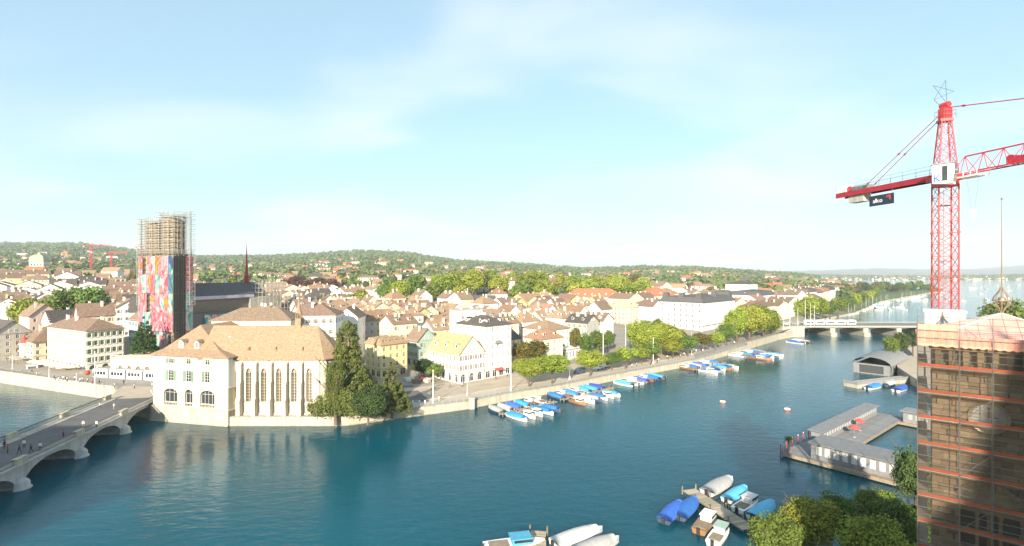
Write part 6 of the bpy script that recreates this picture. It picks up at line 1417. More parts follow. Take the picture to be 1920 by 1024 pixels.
for z in reversed(rows_):
    x = 0.0 - (0.35 if row % 2 else 0.0); row += 1
    while x < TW:
        L_ = rk.choice((0.62, 0.74, 0.86)); x0, x1 = max(0, x), min(TW, x + L_); x += L_
        if x1 - x0 < 0.15 or blocked(x0, x1, z, z + 0.44): continue
        pr = 0.06 * rk.random() + (0.10 if x0 < 1.0 or 5.5 < x0 < 6.2 else 0.0)
        if nb_ < 290 and x0 < 6.6:
            key = (round(x1 - x0, 1)); 
            if key not in BC:
                c = MB(); w_ = x1 - x0 - 0.03; e = 0.025; c.box(0, w_, 0.0, 0.3, 0, 0.41)
                BC[key] = c.mesh('stone_block', 'block')
            o = put('stone_block', BC[key], tw, (x0, 0.02 - pr, Z(z)), None, ((x1 - x0) / max(0.1, key), 1, 1)); nb_ += 1
        else: extra.box(x0, x1 - 0.03, 0.02 - pr, 0.3, Z(z), Z(z) + 0.41)
# corner returns
for k, zz in enumerate(rows_): extra.box(-0.02, 0.1, 0.35, 0.9 + 0.4 * (k % 2), Z(zz), Z(zz) + 0.41); 
tag(extra.build('stone_block', 'block', tw), kind='stuff')
# cornice brackets under the eaves
for k in range(11):
    b = MB(); x = 0.15 + k * 0.76; b.box(x, x + 0.34, -0.5, 0.02, Z(33.75), Z(34.5)); b.box(x + 0.03, x + 0.31, -0.3, 0.02, Z(33.35), Z(33.748)); b.build('bracket', 'block', tw)
b = MB(); b.box(-0.2, TW + 0.2, -0.7, 0.0, Z(34.5), Z(34.85)); b.box(-0.1, TW + 0.1, -0.16, 0.0, Z(33.05), Z(33.3)); b.build('cornice', 'block', tw)
# dial
b = MB(); n = 32
for k in range(n):
    a0, a1 = 2 * math.pi * k / n, 2 * math.pi * (k + 1) / n
    b.poly([(3.05 + 1.12 * math.cos(a0), -0.12, Z(29.9) + 1.12 * math.sin(a0)), (3.05 + 1.12 * math.cos(a1), -0.12, Z(29.9) + 1.12 * math.sin(a1)), (3.05 + 0.9 * math.cos(a1), -0.02, Z(29.9) + 0.9 * math.sin(a1)), (3.05 + 0.9 * math.cos(a0), -0.02, Z(29.9) + 0.9 * math.sin(a0))])
b.build('dial_ring', 'brass', tw)
b = MB(); b.poly([(3.05 + 0.92 * math.cos(2 * math.pi * k / n), 0.0, Z(29.9) + 0.92 * math.sin(2 * math.pi * k / n)) for k in range(n)]); dl = b.build('dial', 'concrete', tw)
b = MB(); b.box(3.0, 3.1, -0.06, -0.03, Z(29.8), Z(30.6)); b.box(3.05, 3.55, -0.05, -0.02, Z(29.85), Z(29.95)); b.build('hand', 'metal_dark', dl)
# belfry arch with twin openings
b = MB(); n = 16
for k in range(n):
    a0, a1 = math.pi * k / n + 0.008, math.pi * (k + 1) / n - 0.008; P_ = lambda r, a, y: (AX + r * math.cos(a), y, Z(AZ) + r * math.sin(a))
    b = MB(); b.v += [P_(1.62, a0, -0.14), P_(1.98, a0, -0.14), P_(1.98, a1, -0.14), P_(1.62, a1, -0.14), P_(1.62, a0, 0.2), P_(1.98, a0, 0.2), P_(1.98, a1, 0.2), P_(1.62, a1, 0.2)]
    for q in ((0,3,2,1),(0,1,5,4),(1,2,6,5),(2,3,7,6),(3,0,4,7)): b.f.append(q); b.m.append(0)
    b.build('arch_stone', 'block', tw)
b = MB(); b.poly([(AX + 1.64 * math.cos(math.pi * k / 20), 0.06, Z(AZ) + 1.64 * math.sin(math.pi * k / 20)) for k in range(21)]); b.build('tympanum', 'block', tw)
b = MB(); b.box(1.2, 4.9, -0.1, 0.14, Z(23.15), Z(23.4)); b.box(1.2, 4.9, -0.14, 0.16, Z(20.3), Z(20.6)); b.build('sill', 'block', tw)
for x in (1.35, 2.45, 3.05, 3.65, 4.75): b = MB(); b.lathe([(0.17, Z(20.6)), (0.11, Z(20.8)), (0.11, Z(22.8)), (0.19, Z(23.15))], 10, 0, (x, 0.02)); b.build('column', 'block', tw)
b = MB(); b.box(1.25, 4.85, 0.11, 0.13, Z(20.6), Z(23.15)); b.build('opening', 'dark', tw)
# roof
b = MB(); e = -0.95; f_ = TW + 0.95; ze = Z(34.92); ap = (TW/2, TW/2, Z(36.95)); E = [(e, e, ze), (f_, e, ze), (f_, f_, ze), (e, f_, ze)]
for k in range(4): b.slab([E[k], E[(k + 1) % 4], ap], 0.12)
rf = b.build('roof', 'copper_roof', tw)
for k in range(4): b = MB(); b.tube((E[k][0], E[k][1], ze + 0.03), (ap[0], ap[1], ap[2] + 0.03), 0.07, n=6); b.build('hip_cap', 'lilac_sheet', rf)
for k in range(1, 14):
    for s_ in (0, 3):
        t = k / 14; p0 = Vector(E[s_]).lerp(Vector(E[(s_ + 1) % 4]), t); q = min(t, 1 - t) * 2; 
        top = Vector(ap); dirv = (Vector((TW/2, e, 0)) if s_ == 0 else Vector((e, TW/2, 0)))
        inn = Vector((p0.x, e + (TW/2 - e) * q, ze + (ap[2] - ze) * q)) if s_ == 0 else Vector((e + (TW/2 - e) * q, p0.y, ze + (ap[2] - ze) * q))
        b = MB(); b.tube(p0 + Vector((0, 0, 0.01)), inn + Vector((0, 0, 0.02)), 0.028, n=4); b.build('seam', 'copper_roof', rf)
# finial
fn = thing('finial', 'tall iron rod with openwork bulb on the tower roof', 'finial', (TP[0] + 0, TP[1], 0)); cx, cy = TP[0] + math.cos(R(TT)) * TW/2 - math.sin(R(TT)) * TW/2, TP[1] + math.sin(R(TT)) * TW/2 + math.cos(R(TT)) * TW/2
fn.location = (cx, cy, 36.9); prof = [(0.07, 0.0), (0.10, 0.25), (0.22, 0.5), (0.42, 0.78), (0.50, 1.05), (0.42, 1.35), (0.22, 1.62), (0.10, 1.85), (0.07, 2.05)]
for k in range(8):
    a = math.pi / 4 * k; b = MB()
    for i in range(len(prof) - 1): b.tube((prof[i][0] * math.cos(a), prof[i][0] * math.sin(a), prof[i][1]), (prof[i+1][0] * math.cos(a), prof[i+1][0] * math.sin(a), prof[i+1][1]), 0.035, n=5)
    b.build('rib', 'wood', fn)
b = MB()
for k in range(20): a0, a1 = math.pi * k / 10, math.pi * (k + 1) / 10; b.tube((0.54 * math.cos(a0), 0.54 * math.sin(a0), 1.05), (0.54 * math.cos(a1), 0.54 * math.sin(a1), 1.05), 0.045, n=5)
b.build('band', 'brass', fn); b = MB(); b.lathe([(0.02, 0.75), (0.2, 0.85), (0.26, 1.05), (0.2, 1.25), (0.02, 1.35)], 10); b.build('globe', 'brass', fn, True)
b = MB(); b.tube((0, 0, -0.1), (0, 0, 2.0), 0.05); b.tube((0, 0, 2.0), (0, 0, 8.6), 0.045, 0.025); b.lathe([(0.02, 8.55), (0.08, 8.65), (0.02, 8.75)], 8); b.build('rod', 'wood', fn)
# ------------------------------------------------------------------ scaffold around the tower
sc = thing('scaffold', 'tube scaffold with orange toe boards wrapped round the stone tower', 'scaffold', (TP[0], TP[1], 3.0), R(TT))
yo, yi = -1.25, -0.35; SX = [-0.85, 1.47, 3.16, 4.85, 6.54, 8.23, 9.4]; LV = [33.29 - 1.87 * k for k in range(13)]
for i, x in enumerate(SX):
    for y in (yo, yi):
        b = MB(); b.tube((x, y, 0), (x, y, Z(36.9 if y == yo else 35.2)), 0.03, n=6); b.build('standard', 'galv', sc)
pmx = {}
for li, zl in enumerate(LV):
    for i in range(len(SX) - 1):
        x0, x1 = SX[i], SX[i + 1]; key = round(x1 - x0, 2)
        if key not in pmx:
            c = MB(); c.box(0.02, x1 - x0 - 0.02, 0, 0.29, 0, 0.05); p1 = c.mesh('plank', 'plank'); c = MB(); c.box(0.0, x1 - x0 - 0.01, 0, 0.03, 0, 0.2); p2 = c.mesh('toe_board', 'toe_orange')
            c = MB(); c.tube((0, 0, 0), (x1 - x0, 0, 0), 0.024, n=6); p3 = c.mesh('guard_rail', 'galv'); c = MB(); c.tube((0, 0, 0), (x1 - x0, 0, 1.85), 0.022, n=6); p4 = c.mesh('brace', 'galv'); c = MB(); c.box(0, x1 - x0, 0, 0.004, 0, 1.85); p5 = c.mesh('debris_net', 'net_fine'); pmx[key] = (p1, p2, p3, p4, p5)
        p1, p2, p3, p4, p5 = pmx[key]
        for q in range(3): put('plank', p1, sc, (x0, yo + 0.04 + 0.3 * q, Z(zl) - 0.06 + rk.uniform(-0.005, 0.01)))
        put('toe_board', p2, sc, (x0, yo + 0.002, Z(zl)))
        for h in (0.55, 1.05): put('guard_rail', p3, sc, (x0, yo - 0.03, Z(zl) + h))
        put('guard_rail', p3, sc, (x0, yo, Z(zl) - 0.1))
        if i in (3,) or (i == 1 and li % 2): put('brace', p4, sc, (x0, yo - 0.07, Z(zl) - 1.87))
        put('debris_net', p5, sc, (x0, yo - 0.11, Z(zl) - 1.85))
        if li == 0: put('debris_net', p5, sc, (x0, yo - 0.11, Z(zl)), None, (1, 1, 0.8))
# left return
for li, zl in enumerate(LV):
    c = MB(); c.box(-0.85, -0.25, yi, 6, Z(zl) - 0.06, Z(zl) - 0.01); c.build('plank', 'plank', sc); c = MB(); c.box(-0.88, -0.85, yo, 6, Z(zl), Z(zl) + 0.2); c.build('toe_board', 'toe_orange', sc)
# mesh fence and sheeting at the roof edge
b = MB()
for i in range(60): x = -0.85 + i * 0.17; b.tube((x, yo - 0.02, Z(35.0)), (x, yo - 0.02, Z(35.9)), 0.006, n=3, cap=False)
for h in range(9): b.tube((-0.85, yo - 0.02, Z(35.0) + h * 0.11), (9.4, yo - 0.02, Z(35.0) + h * 0.11), 0.006, n=3, cap=False)
b.build('mesh_fence', 'galv', sc)
for h in (35.35, 35.9, 36.4, 36.85): 
    b = MB(); b.tube((-0.85, yo, Z(h)), (9.4, yo, Z(h)), 0.022, n=6); b.tube((-0.85, yo, Z(h)), (-0.85, 8, Z(h)), 0.022, n=6); b.build('guard_rail', 'galv', sc)
for i, (x0, x1) in enumerate(((-0.9, 1.4), (1.45, 3.1), (3.2, 4.8), (4.9, 6.5), (6.6, 9.4))):
    b = MB(); n = 14; zt = 36.3 if i == 0 else 35.55
    for k in range(n + 1):
        x = x0 + (x1 - x0) * k / n; y = yo + 0.12 + 0.05 * math.sin(k * 2.1 + i); b.v += [(x, y, Z(34.75 + 0.05 * math.sin(k * 1.7))), (x, y + 0.03, Z(zt))]
    for k in range(n): b.f.append((2*k, 2*k+2, 2*k+3, 2*k+1)); b.m.append(0)
    b.build('sheet', 'pink_sheet', sc, True)
b = MB(); n = 14
for k in range(n + 1):
    y = yo + 7.0 * k / n; b.v += [(-0.9 + 0.04 * math.sin(k * 2), y, Z(34.75)), (-0.87, y, Z(36.3))]
for k in range(n): b.f.append((2*k, 2*k+2, 2*k+3, 2*k+1)); b.m.append(0)
b.build('sheet', 'pink_sheet', sc, True)
# cream site hut on the roof behind the crane side
hu = thing('site_hut', 'cream site hut at the crane foot behind the tower roof', 'hut', (38.6, 45.8, 35.0), R(TT)); b = MB(); b.box(-1.3, 1.5, 0, 2.4, 0, 1.5); b.build('wall', 'wall_cream', hu); b = MB(); b.box(-1.4, 1.6, -0.1, 2.5, 1.5, 1.62); b.build('roof', 'white', hu); b = MB(); b.box(-0.5, 0.4, -0.02, 0.0, 0.1, 1.4); b.build('door', 'frame_grey', hu)
b = MB(); b.box(-1.5, 1.7, -0.3, 2.8, -0.2, 0)
for x in (-1.3, 1.5):
    for y in (0, 2.4): b.tube((x, y, -32), (x, y, -0.2), 0.06)
b.build('platform', 'galv', hu)

# ------------------------------------------------------------------ tower crane
MC = Vector((51.6, 61.0)); JA = math.atan2(-0.99, 0.14)
cr = thing('tower_crane', 'red lattice tower crane with white cab and hanging sign at right', 'crane', (MC.x, MC.y, 3.0))
def lattice_box(b, s, z0, z1, n, r=0.07, rb_=0.035, s1=None, m=0):
    s1 = s if s1 is None else s1
    def cnr(k, z): q = s + (s1 - s) * (z - z0) / (z1 - z0); return ((-q, q, q, -q)[k], (-q, -q, q, q)[k], z)
    for k in range(4): b.tube(cnr(k, z0), cnr(k, z1), r, n=6, m=m)
    for i in range(n):
        za, zb = z0 + (z1 - z0) * i / n, z0 + (z1 - z0) * (i + 1) / n
        for k in range(4):
            j = (k + 1) % 4; b.tube(cnr(k, za), cnr(j, zb), rb_, n=4, m=m)
            b.tube(cnr(j, za), cnr(k, zb), rb_, n=4, m=m)
            b.tube(cnr(k, zb), cnr(j, zb), rb_, n=4, m=m)
Zc = lambda z: z - 3.0
sec = MB(); lattice_box(sec, 0.96, 0, 5.6, 4, 0.085, 0.032)
for k in range(4): sec.tube((((-1, 1, 1, -1)[k]) * 0.96, ((-1, -1, 1, 1)[k]) * 0.96, -0.12), (((-1, 1, 1, -1)[k]) * 0.96, ((-1, -1, 1, 1)[k]) * 0.96, 0.12), 0.15, n=6)
sme = sec.mesh('mast_section', 'crane_red')
zz = 50.4
for k in range(9): zz -= 5.6; put('mast_section', sme, cr, (0, 0, Zc(zz)), R(-20))
for k, z in enumerate((48.0, 41.4)): b = MB(); b.box(-0.7, 0.5, -0.6, 0.6, 0, 0.06); o = b.build('platform', 'metal_dark', cr); o.location = (0, 0, Zc(z)); o.rotation_euler.z = R(-20)
b = MB(); 
for s_ in (-0.25, 0.25): b.tube((s_, 0.5, Zc(20)), (s_, 0.5, Zc(50)), 0.025, n=4)
for k in range(75): b.tube((-0.25, 0.5, Zc(20) + k * 0.4), (0.25, 0.5, Zc(20) + k * 0.4), 0.014, n=3)
b.build('ladder', 'galv', cr)
b = MB(); b.lathe([(1.3, Zc(50.3)), (1.3, Zc(50.9)), (1.15, Zc(51.0))], 20); b.box(-1.3, 1.3, -1.3, 1.3, Zc(50.95), Zc(51.5)); b.build('slew_ring', 'crane_red', cr)
b = MB(); lattice_box(b, 0.95, Zc(51.5), Zc(58.2), 5, 0.08, 0.032, 0.45); b.box(-0.65, 0.65, -0.65, 0.65, Zc(58.0), Zc(58.3)); o = b.build('cat_head', 'crane_red', cr); o.rotation_euler.z = R(-20)
b = MB(); b.box(-0.5, 0.5, -0.45, 0.45, Zc(58.3), Zc(59.6)); b.tube((-0.5, 0, Zc(60.0)), (0.5, 0, Zc(60.0)), 0.35, n=10); b.box(-0.3, 0.3, -0.3, 0.3, Zc(59.6), Zc(60.1)); o = b.build('head_sheave', 'crane_red', cr); o.rotation_euler.z = JA
b = MB()
for (p, q) in (((-1, -1), (1, -1)), ((1, -1), (1, 1)), ((1, 1), (-1, 1)), ((-1, 1), (-1, -1))):
    for h in (0.5, 1.0): b.tube((p[0] * 0.7, p[1] * 0.7, Zc(58.3 + h)), (q[0] * 0.7, q[1] * 0.7, Zc(58.3 + h)), 0.02, n=4)
    b.tube((p[0] * 0.7, p[1] * 0.7, Zc(58.2)), (p[0] * 0.7, p[1] * 0.7, Zc(59.4)), 0.02, n=4)
b.build('head_railing', 'galv', cr)
# five-pointed star of thin tube on the top
b = MB(); ctr = Vector((-0.2, 0, Zc(61.6))); pts = [ctr + Vector((1.35 * math.sin(2 * math.pi * k / 5 + 0.25), 0.1, 1.45 * math.cos(2 * math.pi * k / 5 + 0.25))) for k in range(5)]
for k in range(5): b.tube(pts[k], pts[(k + 2) % 5], 0.022, n=4)
b.tube(pts[2], (0.1, 0, Zc(59.6)), 0.025, n=4); b.tube(pts[3], (-0.3, 0, Zc(59.6)), 0.025, n=4); b.build('star', 'metal_dark', cr)
jib = put('jib', None, cr, (0, 0, Zc(51.4)), JA); jib.empty_display_size = 0.3
jb = MB(); J0, J1 = 1.2, 46.0; hw = 0.62; Ht = 1.95; nb2 = 22
for s_ in (-hw, hw): jb.tube((J0, s_, 0), (J1, s_, 0), 0.075, n=6)
jb.tube((J0 + 1.2, 0, Ht), (J1, 0, Ht), 0.085, n=6)
for i in range(nb2):
    xa = J0 + (J1 - J0) * i / nb2; xb = J0 + (J1 - J0) * (i + 1) / nb2; xm = (xa + xb) / 2 + 0.1
    for s_ in (-hw, hw): jb.tube((xa, s_, 0), (xm, 0, Ht), 0.035, n=4); jb.tube((xb, s_, 0), (xm, 0, Ht), 0.035, n=4)
    jb.tube((xa, -hw, 0), (xb, hw, 0), 0.03, n=4); jb.tube((xa, -hw, 0), (xa, hw, 0), 0.03, n=4)
jl = jb.build('lattice', 'crane_red', jib)
b = MB(); b.box(7.0, 9.2, -0.45, 0.45, 0.1, 0.75); b.tube((7.4, -0.5, 0.6), (7.4, 0.5, 0.6), 0.4, n=12); b.build('hoist_winch', 'crane_maroon', jib)
b = MB(); b.box(2.0, 4.3, -0.8, 0.8, -0.55, -0.45); 
for s_ in (-0.8, 0.8):
    for h in (0.1, 0.5): b.tube((2, s_, -0.5 + h), (4.3, s_, -0.5 + h), 0.03, n=4)
    for x in (2.0, 2.8, 3.6, 4.3): b.tube((x, s_, -0.5), (x, s_, 0.1), 0.03, n=4)
b.build('trolley', 'white', jib)
b = MB()
for x in (2.5, 3.9): b.tube((x, 0, -0.4), (3.2 + (x - 3.2) * 0.25, 0, -4.3), 0.012, n=3)
b.build('hoist_rope', 'metal_dark', jib)
b = MB(); b.box(2.95, 3.45, -0.14, 0.14, -5.0, -4.2); b.tube((3.2, 0, -5.0), (3.2, 0, -5.35), 0.07); b.build('hook_block', 'white', jib)
cj = put('counter_jib', None, cr, (0, 0, Zc(51.4)), JA + math.pi); cj.empty_display_size = 0.3
b = MB()
for s_ in (-0.75, 0.75): b.box(0.9, 16.0, s_ - 0.12, s_ + 0.12, -0.25, 0.42)
for k in range(8): b.box(1.2 + 2 * k, 1.4 + 2 * k, -0.63, 0.63, -0.1, 0.1)
b.build('girder', 'crane_maroon', cj)
b = MB(); b.box(0.9, 16, -0.62, 0.62, 0.43, 0.48); b.build('walkway', 'galv', cj)
b = MB()
for s_ in (-0.95, 0.95):
    for h in (0.55, 1.05): b.tube((0.9, s_, 0.45 + h), (16, s_, 0.45 + h), 0.022, n=4)
    for k in range(9): b.tube((1 + 1.85 * k, s_, 0.3), (1 + 1.85 * k, s_, 1.5), 0.022, n=4)
b.build('railing', 'galv', cj)
for k in range(3): b = MB(); b.box(11.2 + 0.9 * k, 12.05 + 0.9 * k, -0.62, 0.62, -1.25, 0.4); b.build('counterweight', 'concrete', cj)
b = MB(); b.box(14.4, 15.9, -0.7, 0.7, 0.5, 1.5); b.build('switch_cabinet', 'white', cj); b = MB(); b.tube((13.9, -0.5, 0.9), (13.9, 0.5, 0.9), 0.38, n=12); b.build('winch_drum', 'crane_red', cj); b = MB(); b.box(10.6, 13.4, -0.55, 0.55, 0.5, 1.0); b.build('winch_frame', 'galv', cj)
b = MB()
for s_ in (-0.6, 0.6):
    b.tube((0.3, s_ * 0.5, 7.6), (11.2, s_, 0.6), 0.045, n=5)
    for f in (0.5, 0.93): p = Vector((0.3, s_ * 0.5, 7.6)).lerp(Vector((11.2, s_, 0.6)), f); d_ = Vector((10.9, s_ * 0.5, -7)).normalized(); b.tube(p - d_ * 0.3, p, 0.03, 0.12, n=6); b.tube(p, p + d_ * 0.3, 0.12, 0.03, n=6)
b.build('tie_bar', 'crane_maroon', cj)
b = MB()
for s_ in (0,):
    A_, B_ = Vector((0.4, 0, 8.2)), Vector((30, 0, 2.2)); b.tube(A_, B_, 0.055, n=5)
    for f in (0.06, 0.3, 0.6): p = A_.lerp(B_, f); d_ = (B_ - A_).normalized(); b.tube(p - d_ * 0.35, p, 0.04, 0.15, n=6); b.tube(p, p + d_ * 0.35, 0.15, 0.04, n=6)
b.build('tie_bar', 'crane_maroon', jib)
def text_mesh(s, size, m, extr=0.01):
    c = bpy.data.curves.new('lettering', 'FONT'); c.body = s; c.size = size; c.extrude = extr; o = bpy.data.objects.new('lettering', c); COL.objects.link(o); dg = bpy.context.evaluated_depsgraph_get(); me = bpy.data.meshes.new_from_object(o.evaluated_get(dg)); bpy.data.objects.remove(o); me.materials.clear(); me.materials.append(M[m]); return me
# cab hangs on the camera side of the mast
cb = put('cab', None, cr, (-2.0, -2.1, Zc(50.15)), R(-52)); cb.empty_display_size = 0.3
b = MB(); pr = [(-0.85, 0.15), (0.95, 0.0), (1.15, 1.6), (1.05, 2.3), (-0.85, 2.3)]
for y in (-0.7, 0.7):
    b.poly([(p[0], y, p[1]) for p in (pr if y < 0 else pr[::-1])])
for i in range(5): j = (i + 1) % 5; b.poly([(pr[i][0], -0.7, pr[i][1]), (pr[j][0], -0.7, pr[j][1]), (pr[j][0], 0.7, pr[j][1]), (pr[i][0], 0.7, pr[i][1])][::-1])
b.build('shell', 'white', cb)
b = MB(); b.box(0.05, 0.55, -0.725, -0.703, 0.35, 2.05); b.build('window', 'glass', cb)
b = MB(); b.poly([(1.02, -0.6, 0.25), (1.02, 0.6, 0.25), (1.14, 0.6, 1.1), (1.14, -0.6, 1.1)]); b.build('window', 'glass_warm', cb); b = MB(); b.poly([(1.16, -0.6, 1.2), (1.16, 0.6, 1.2), (1.13, 0.6, 2.15), (1.13, -0.6, 2.15)]); b.build('window', 'glass_warm', cb)
b = MB(); b.box(-1.0, 1.2, -0.85, 0.85, 2.3, 2.4); b.build('roof', 'metal_grey', cb)
o = put('lettering', text_mesh('K', 1.25, 'blue_logo', 0.02), cb, (-0.8, -0.73, 0.3)); o.rotation_euler = (R(90), 0, 0)
sg_ = put('sign_board', None, cr, (-0.0, 0, 0)); tx_ = text_mesh('allco', 0.82, 'white')
bx_ = Vector((math.cos(JA + math.pi), math.sin(JA + math.pi))); 
# board hangs below the counter-jib, lettering on the side the camera sees
ctr = bx_ * 8.1 + Vector((-bx_.y, bx_.x)) * 0.75; sg_.location = (ctr.x, ctr.y, Zc(49.9)); sg_.rotation_euler.z = JA
b = MB(); b.box(-1.9, 1.9, -0.06, 0.06, -0.75, 0.65); b.build('board', 'sign_navy', sg_)
b = MB(); 
for x in (-1.7, 1.7): b.tube((x, 0, 0.65), (x, 0, 1.4), 0.03)
b.build('hanger', 'galv', sg_)
o = put('lettering', tx_, sg_, (-1.3, -0.075, -0.35)); o.rotation_euler = (R(90), 0, 0)
b = MB(); b.poly([(0.85, -0.07, 0.4), (1.5, -0.07, 0.5), (1.5, -0.07, -0.15), (1.25, -0.07, -0.15), (1.25, -0.07, 0.22), (0.85, -0.07, 0.16)]); b.build('emblem', 'red', sg_)

# small red cranes on the far left hillside
for i, (u, vj, u0, u1, y) in enumerate(((171, 461, 156, 211, 900), (209, 474, 196, 240, 840), (266, 463, 252, 275, 900))):
    x = xat(u, y); g_ = gz(x, y); zj = zat(vj, y); fc = thing('tower_crane', ['left', 'middle', 'right'][i] + ' small red crane on the hillside left of the wrapped towers', 'crane', (x, y, g_)); b = MB(); lattice_box(b, 1.3, 0, zj - g_, 12, 0.2, 0.09); b.build('mast', 'crane_red', fc)
    xa, xb = xat(u0, y) - x, xat(u1, y) - x; b = MB(); zz = zj - g_
    for s_ in (-0.8, 0.8): b.tube((xa, s_, zz), (xb, s_, zz), 0.28, n=4)
    b.tube((xa * 0.3, 0, zz + 2.2), (xb, 0, zz + 1.6), 0.28, n=4)
    for k in range(14): q = xa + (xb - xa) * k / 14; b.tube((q, -0.8, zz), (q + (xb - xa) / 28, 0, zz + 1.9), 0.16, n=3); b.tube((q + (xb - xa) / 28, 0, zz + 1.9), (q + (xb - xa) / 14, 0.8, zz), 0.16, n=3)
    b.build('jib', 'crane_red', fc); b = MB(); b.box(xa, xa + 3, -1, 1, zz - 2.2, zz - 0.3); b.build('counterweight', 'concrete', fc)

# ------------------------------------------------------------------ people
def person_mesh(pose, outfit):
    w_ = pose == 'walk'; V = [(0, 0, 0.95), (0, 0, 1.18), (0, 0, 1.40), (0, 0, 1.50), (0, -0.02, 1.60), (0, -0.01, 1.74)]; E = [(0, 1), (1, 2), (2, 3), (3, 4), (4, 5)]; Rr = [(0.15, 0.11), (0.14, 0.1), (0.17, 0.11), (0.055, 0.055), (0.085, 0.1), (0.075, 0.09)]
    for s_ in (-1, 1):
        sw = 0.24 * s_ if w_ else 0.02; i = len(V)
        V += [(s_ * 0.18, 0, 1.40), (s_ * 0.22, -0.35 * sw, 1.13), (s_ * 0.22, -0.05 - 0.8 * sw, 0.88), (s_ * 0.21, -0.08 - 0.9 * sw, 0.78)]; E += [(2, i), (i, i+1), (i+1, i+2), (i+2, i+3)]; Rr += [(0.065, 0.065), (0.05, 0.05), (0.038, 0.04), (0.03, 0.045)]
        j = len(V); V += [(s_ * 0.095, 0, 0.88), (s_ * 0.1, sw * 0.9 - 0.03, 0.50), (s_ * 0.1, sw * 1.5, 0.09), (s_ * 0.11, sw * 1.5 - 0.16, 0.05)]; E += [(0, j), (j, j+1), (j+1, j+2), (j+2, j+3)]; Rr += [(0.095, 0.1), (0.068, 0.072), (0.048, 0.05), (0.045, 0.04)]
    me = bpy.data.meshes.new('p'); me.from_pydata(V, E, []); o = bpy.data.objects.new('p', me); COL.objects.link(o); o.modifiers.new('s', 'SKIN'); 
    for k, d_ in enumerate(me.skin_vertices[0].data): d_.radius = Rr[k]; d_.use_root = (k == 0)
    sb = o.modifiers.new('b', 'SUBSURF'); sb.levels = 1; sb.render_levels = 1; dg = bpy.context.evaluated_depsgraph_get(); r_ = bpy.data.meshes.new_from_object(o.evaluated_get(dg)); bpy.data.objects.remove(o); r_.name = 'body'
    r_.materials.clear()
    for q in ('skin', outfit[0], outfit[1], 'dark'): r_.materials.append(M[q])
    for f in r_.polygons:
        c = f.center; f.material_index = 0 if (c.z > 1.49 or (abs(c.x) > 0.16 and c.z < 0.84 and c.z > 0.7)) else 1 if c.z > 0.93 or abs(c.x) > 0.17 and c.z > 0.7 else 3 if c.z < 0.09 else 2
        f.use_smooth = True
    return r_
hb = MB(); hb.lathe([(0.105, 1.60), (0.112, 1.68), (0.10, 1.76), (0.06, 1.82), (0.01, 1.835)], 10, 0, (0, 0.02)); hair_me = hb.mesh('hair', 'hair', True)
OUT = [('cloth_dark', 'cloth_dark', 'dark clothes'), ('cloth_red', 'cloth_dark', 'red top and dark trousers'), ('cloth_white', 'cloth_dark', 'white top and dark trousers'), ('cloth_blue', 'cloth_tan', 'blue top and tan trousers'), ('cloth_white', 'cloth_tan', 'white top and tan trousers'), ('cloth_tan', 'cloth_blue', 'tan top and blue trousers')]
PMS = {}
def person(p, z, where, i, k):
    po = ('walk', 'stand')[k % 2]; oi_ = random.Random(k * 71 + i * 13 + len(where)).choice((0, 0, 0, 1, 2, 2, 3, 4, 5))
    if (po, oi_) not in PMS: PMS[(po, oi_)] = person_mesh(po, OUT[oi_])
    root = thing('person', '%s person %s, in %s' % (nth(i), where, OUT[oi_][2]), 'person', (p.x, p.y, z), rnd.uniform(0, 6.28)); put('body', PMS[(po, oi_)], root); put('hair', hair_me, root)
for i, (u, v) in enumerate(((8, 842), (14, 850), (36, 851), (45, 840), (75, 846), (119, 821), (156, 803), (181, 803), (188, 766), (214, 768), (58, 850))): person(at(u, v, BZ + 0.02), BZ + 0.13 if i in (4, 6, 7) else BZ + 0.025, 'on the arched bridge', i + 1, i)
for i, (u, v) in enumerate(((42, 703), (69, 705), (102, 713), (118, 714), (123, 713), (126, 716), (140, 714), (150, 718), (154, 716), (164, 718), (173, 721), (215, 727), (232, 722), (252, 729), (186, 722), (110, 716), (60, 702))): person(at(u, v, 4.22), 4.22, 'counted across the plaza before the guild house', i + 1, i + 2)
for i, (u, v) in enumerate(((792, 757), (823, 753), (866, 726), (869, 724), (930, 712), (951, 706), (1068, 690), (1090, 680), (1104, 678), (1045, 690), (844, 728))): person(at(u, v, 2.25), 2.25, 'on the quay road by the white blocks', i + 1, i)
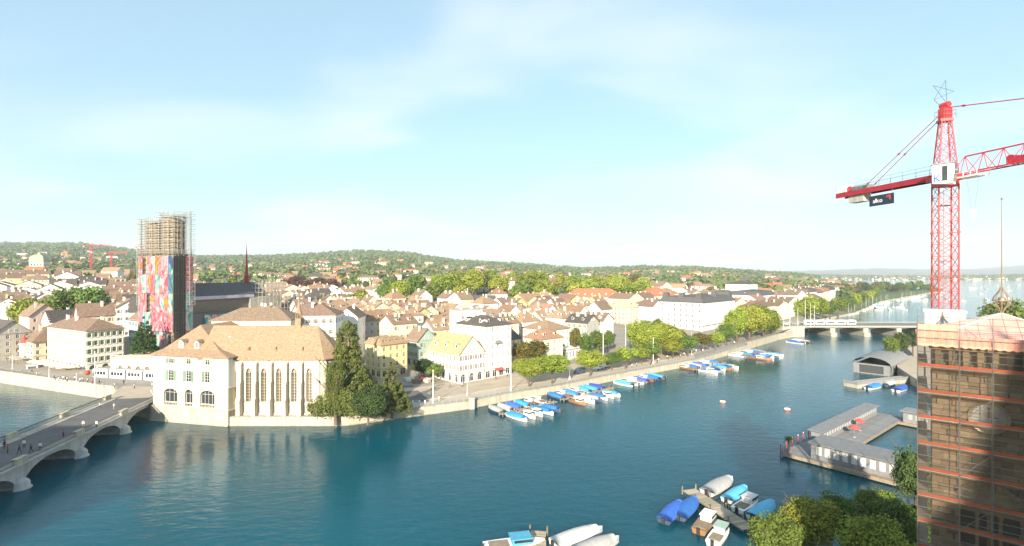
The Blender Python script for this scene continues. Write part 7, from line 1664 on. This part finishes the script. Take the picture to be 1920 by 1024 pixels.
for i in range(26):
    f = (i + rnd.random()) / 26; t_ = 0.05 + 0.9 * f; a, c = Vector((40, 195)), Vector((128, 281)); p = a.lerp(c, t_) + Vector((-0.7, 0.7)) * rnd.uniform(-1.0, 2.2); person(p, 2.21, 'strolling along the far promenade', i + 1, i)

# ------------------------------------------------------------------ buildings of the near bank behind the camera (they throw the shade on the bridge; the tower is added to shade the scaffold)
house('tall church hall on the near bank behind the viewer', 'church', (-176, 22), 0, 88, 18, 3, 24, 10.5, 'gx', 'sandstone', 'roof_brown', 3, 0, 0, 0, None, name='church_hall', chim=0)
house('town hall block on the near bank behind the viewer', 'building', (6, -34), 0, 44, 26, 3, 24, 6, 'hip', 'wall_cream', 'roof_brown', 5, 0, 0, 0, None, chim=2)
house('guild building on the near bank left behind the viewer', 'building', (-70, -30), 0, 50, 22, 3, 18, 6, 'hip', 'wall_cream', 'roof_brown', 4, 0, 0, 0, None, chim=2)

ct = thing('shade_tower', 'slender unseen tower added behind the viewer to shade the scaffolded tower', 'tower', (19.5, -24, 3)); b = MB(); b.box(-4.6, 4.6, -4.6, 4.6, -1, 40); b.build('shaft', 'sandstone', ct); b = MB(); b.lathe([(6.0, 40), (3.0, 43), (0.1, 56)], 4); o = b.build('spire', 'roof_slate', ct); o.rotation_euler.z = R(45)  # added out of view, sized so its shade falls on the stone tower
for a in range(4):
    b = MB(); b.box(-1.2, 1.2, -4.7, -4.58, 31, 38); o = b.build('belfry_window', 'dark', ct); o.rotation_euler.z = R(90 * a)

# ------------------------------------------------------------------ haze
b = MB(); b.box(-9100, 14100, -650, 12600, -7.5, 420); hz = b.build('haze', []); tag(hz, 'thin evening haze over the lake and hills', 'haze', kind='stuff')
hm = bpy.data.materials.new('haze'); hm.use_nodes = True; hn_ = hm.node_tree; hn_.nodes.clear(); ho = hn_.nodes.new('ShaderNodeOutputMaterial'); pv_ = hn_.nodes.new('ShaderNodeVolumePrincipled'); pv_.inputs['Color'].default_value = (0.82, 0.90, 1.0, 1); pv_.inputs['Density'].default_value = 0.00011; pv_.inputs['Anisotropy'].default_value = 0.0
hn_.links.new(pv_.outputs[0], ho.inputs['Volume']); hz.data.materials.append(hm)
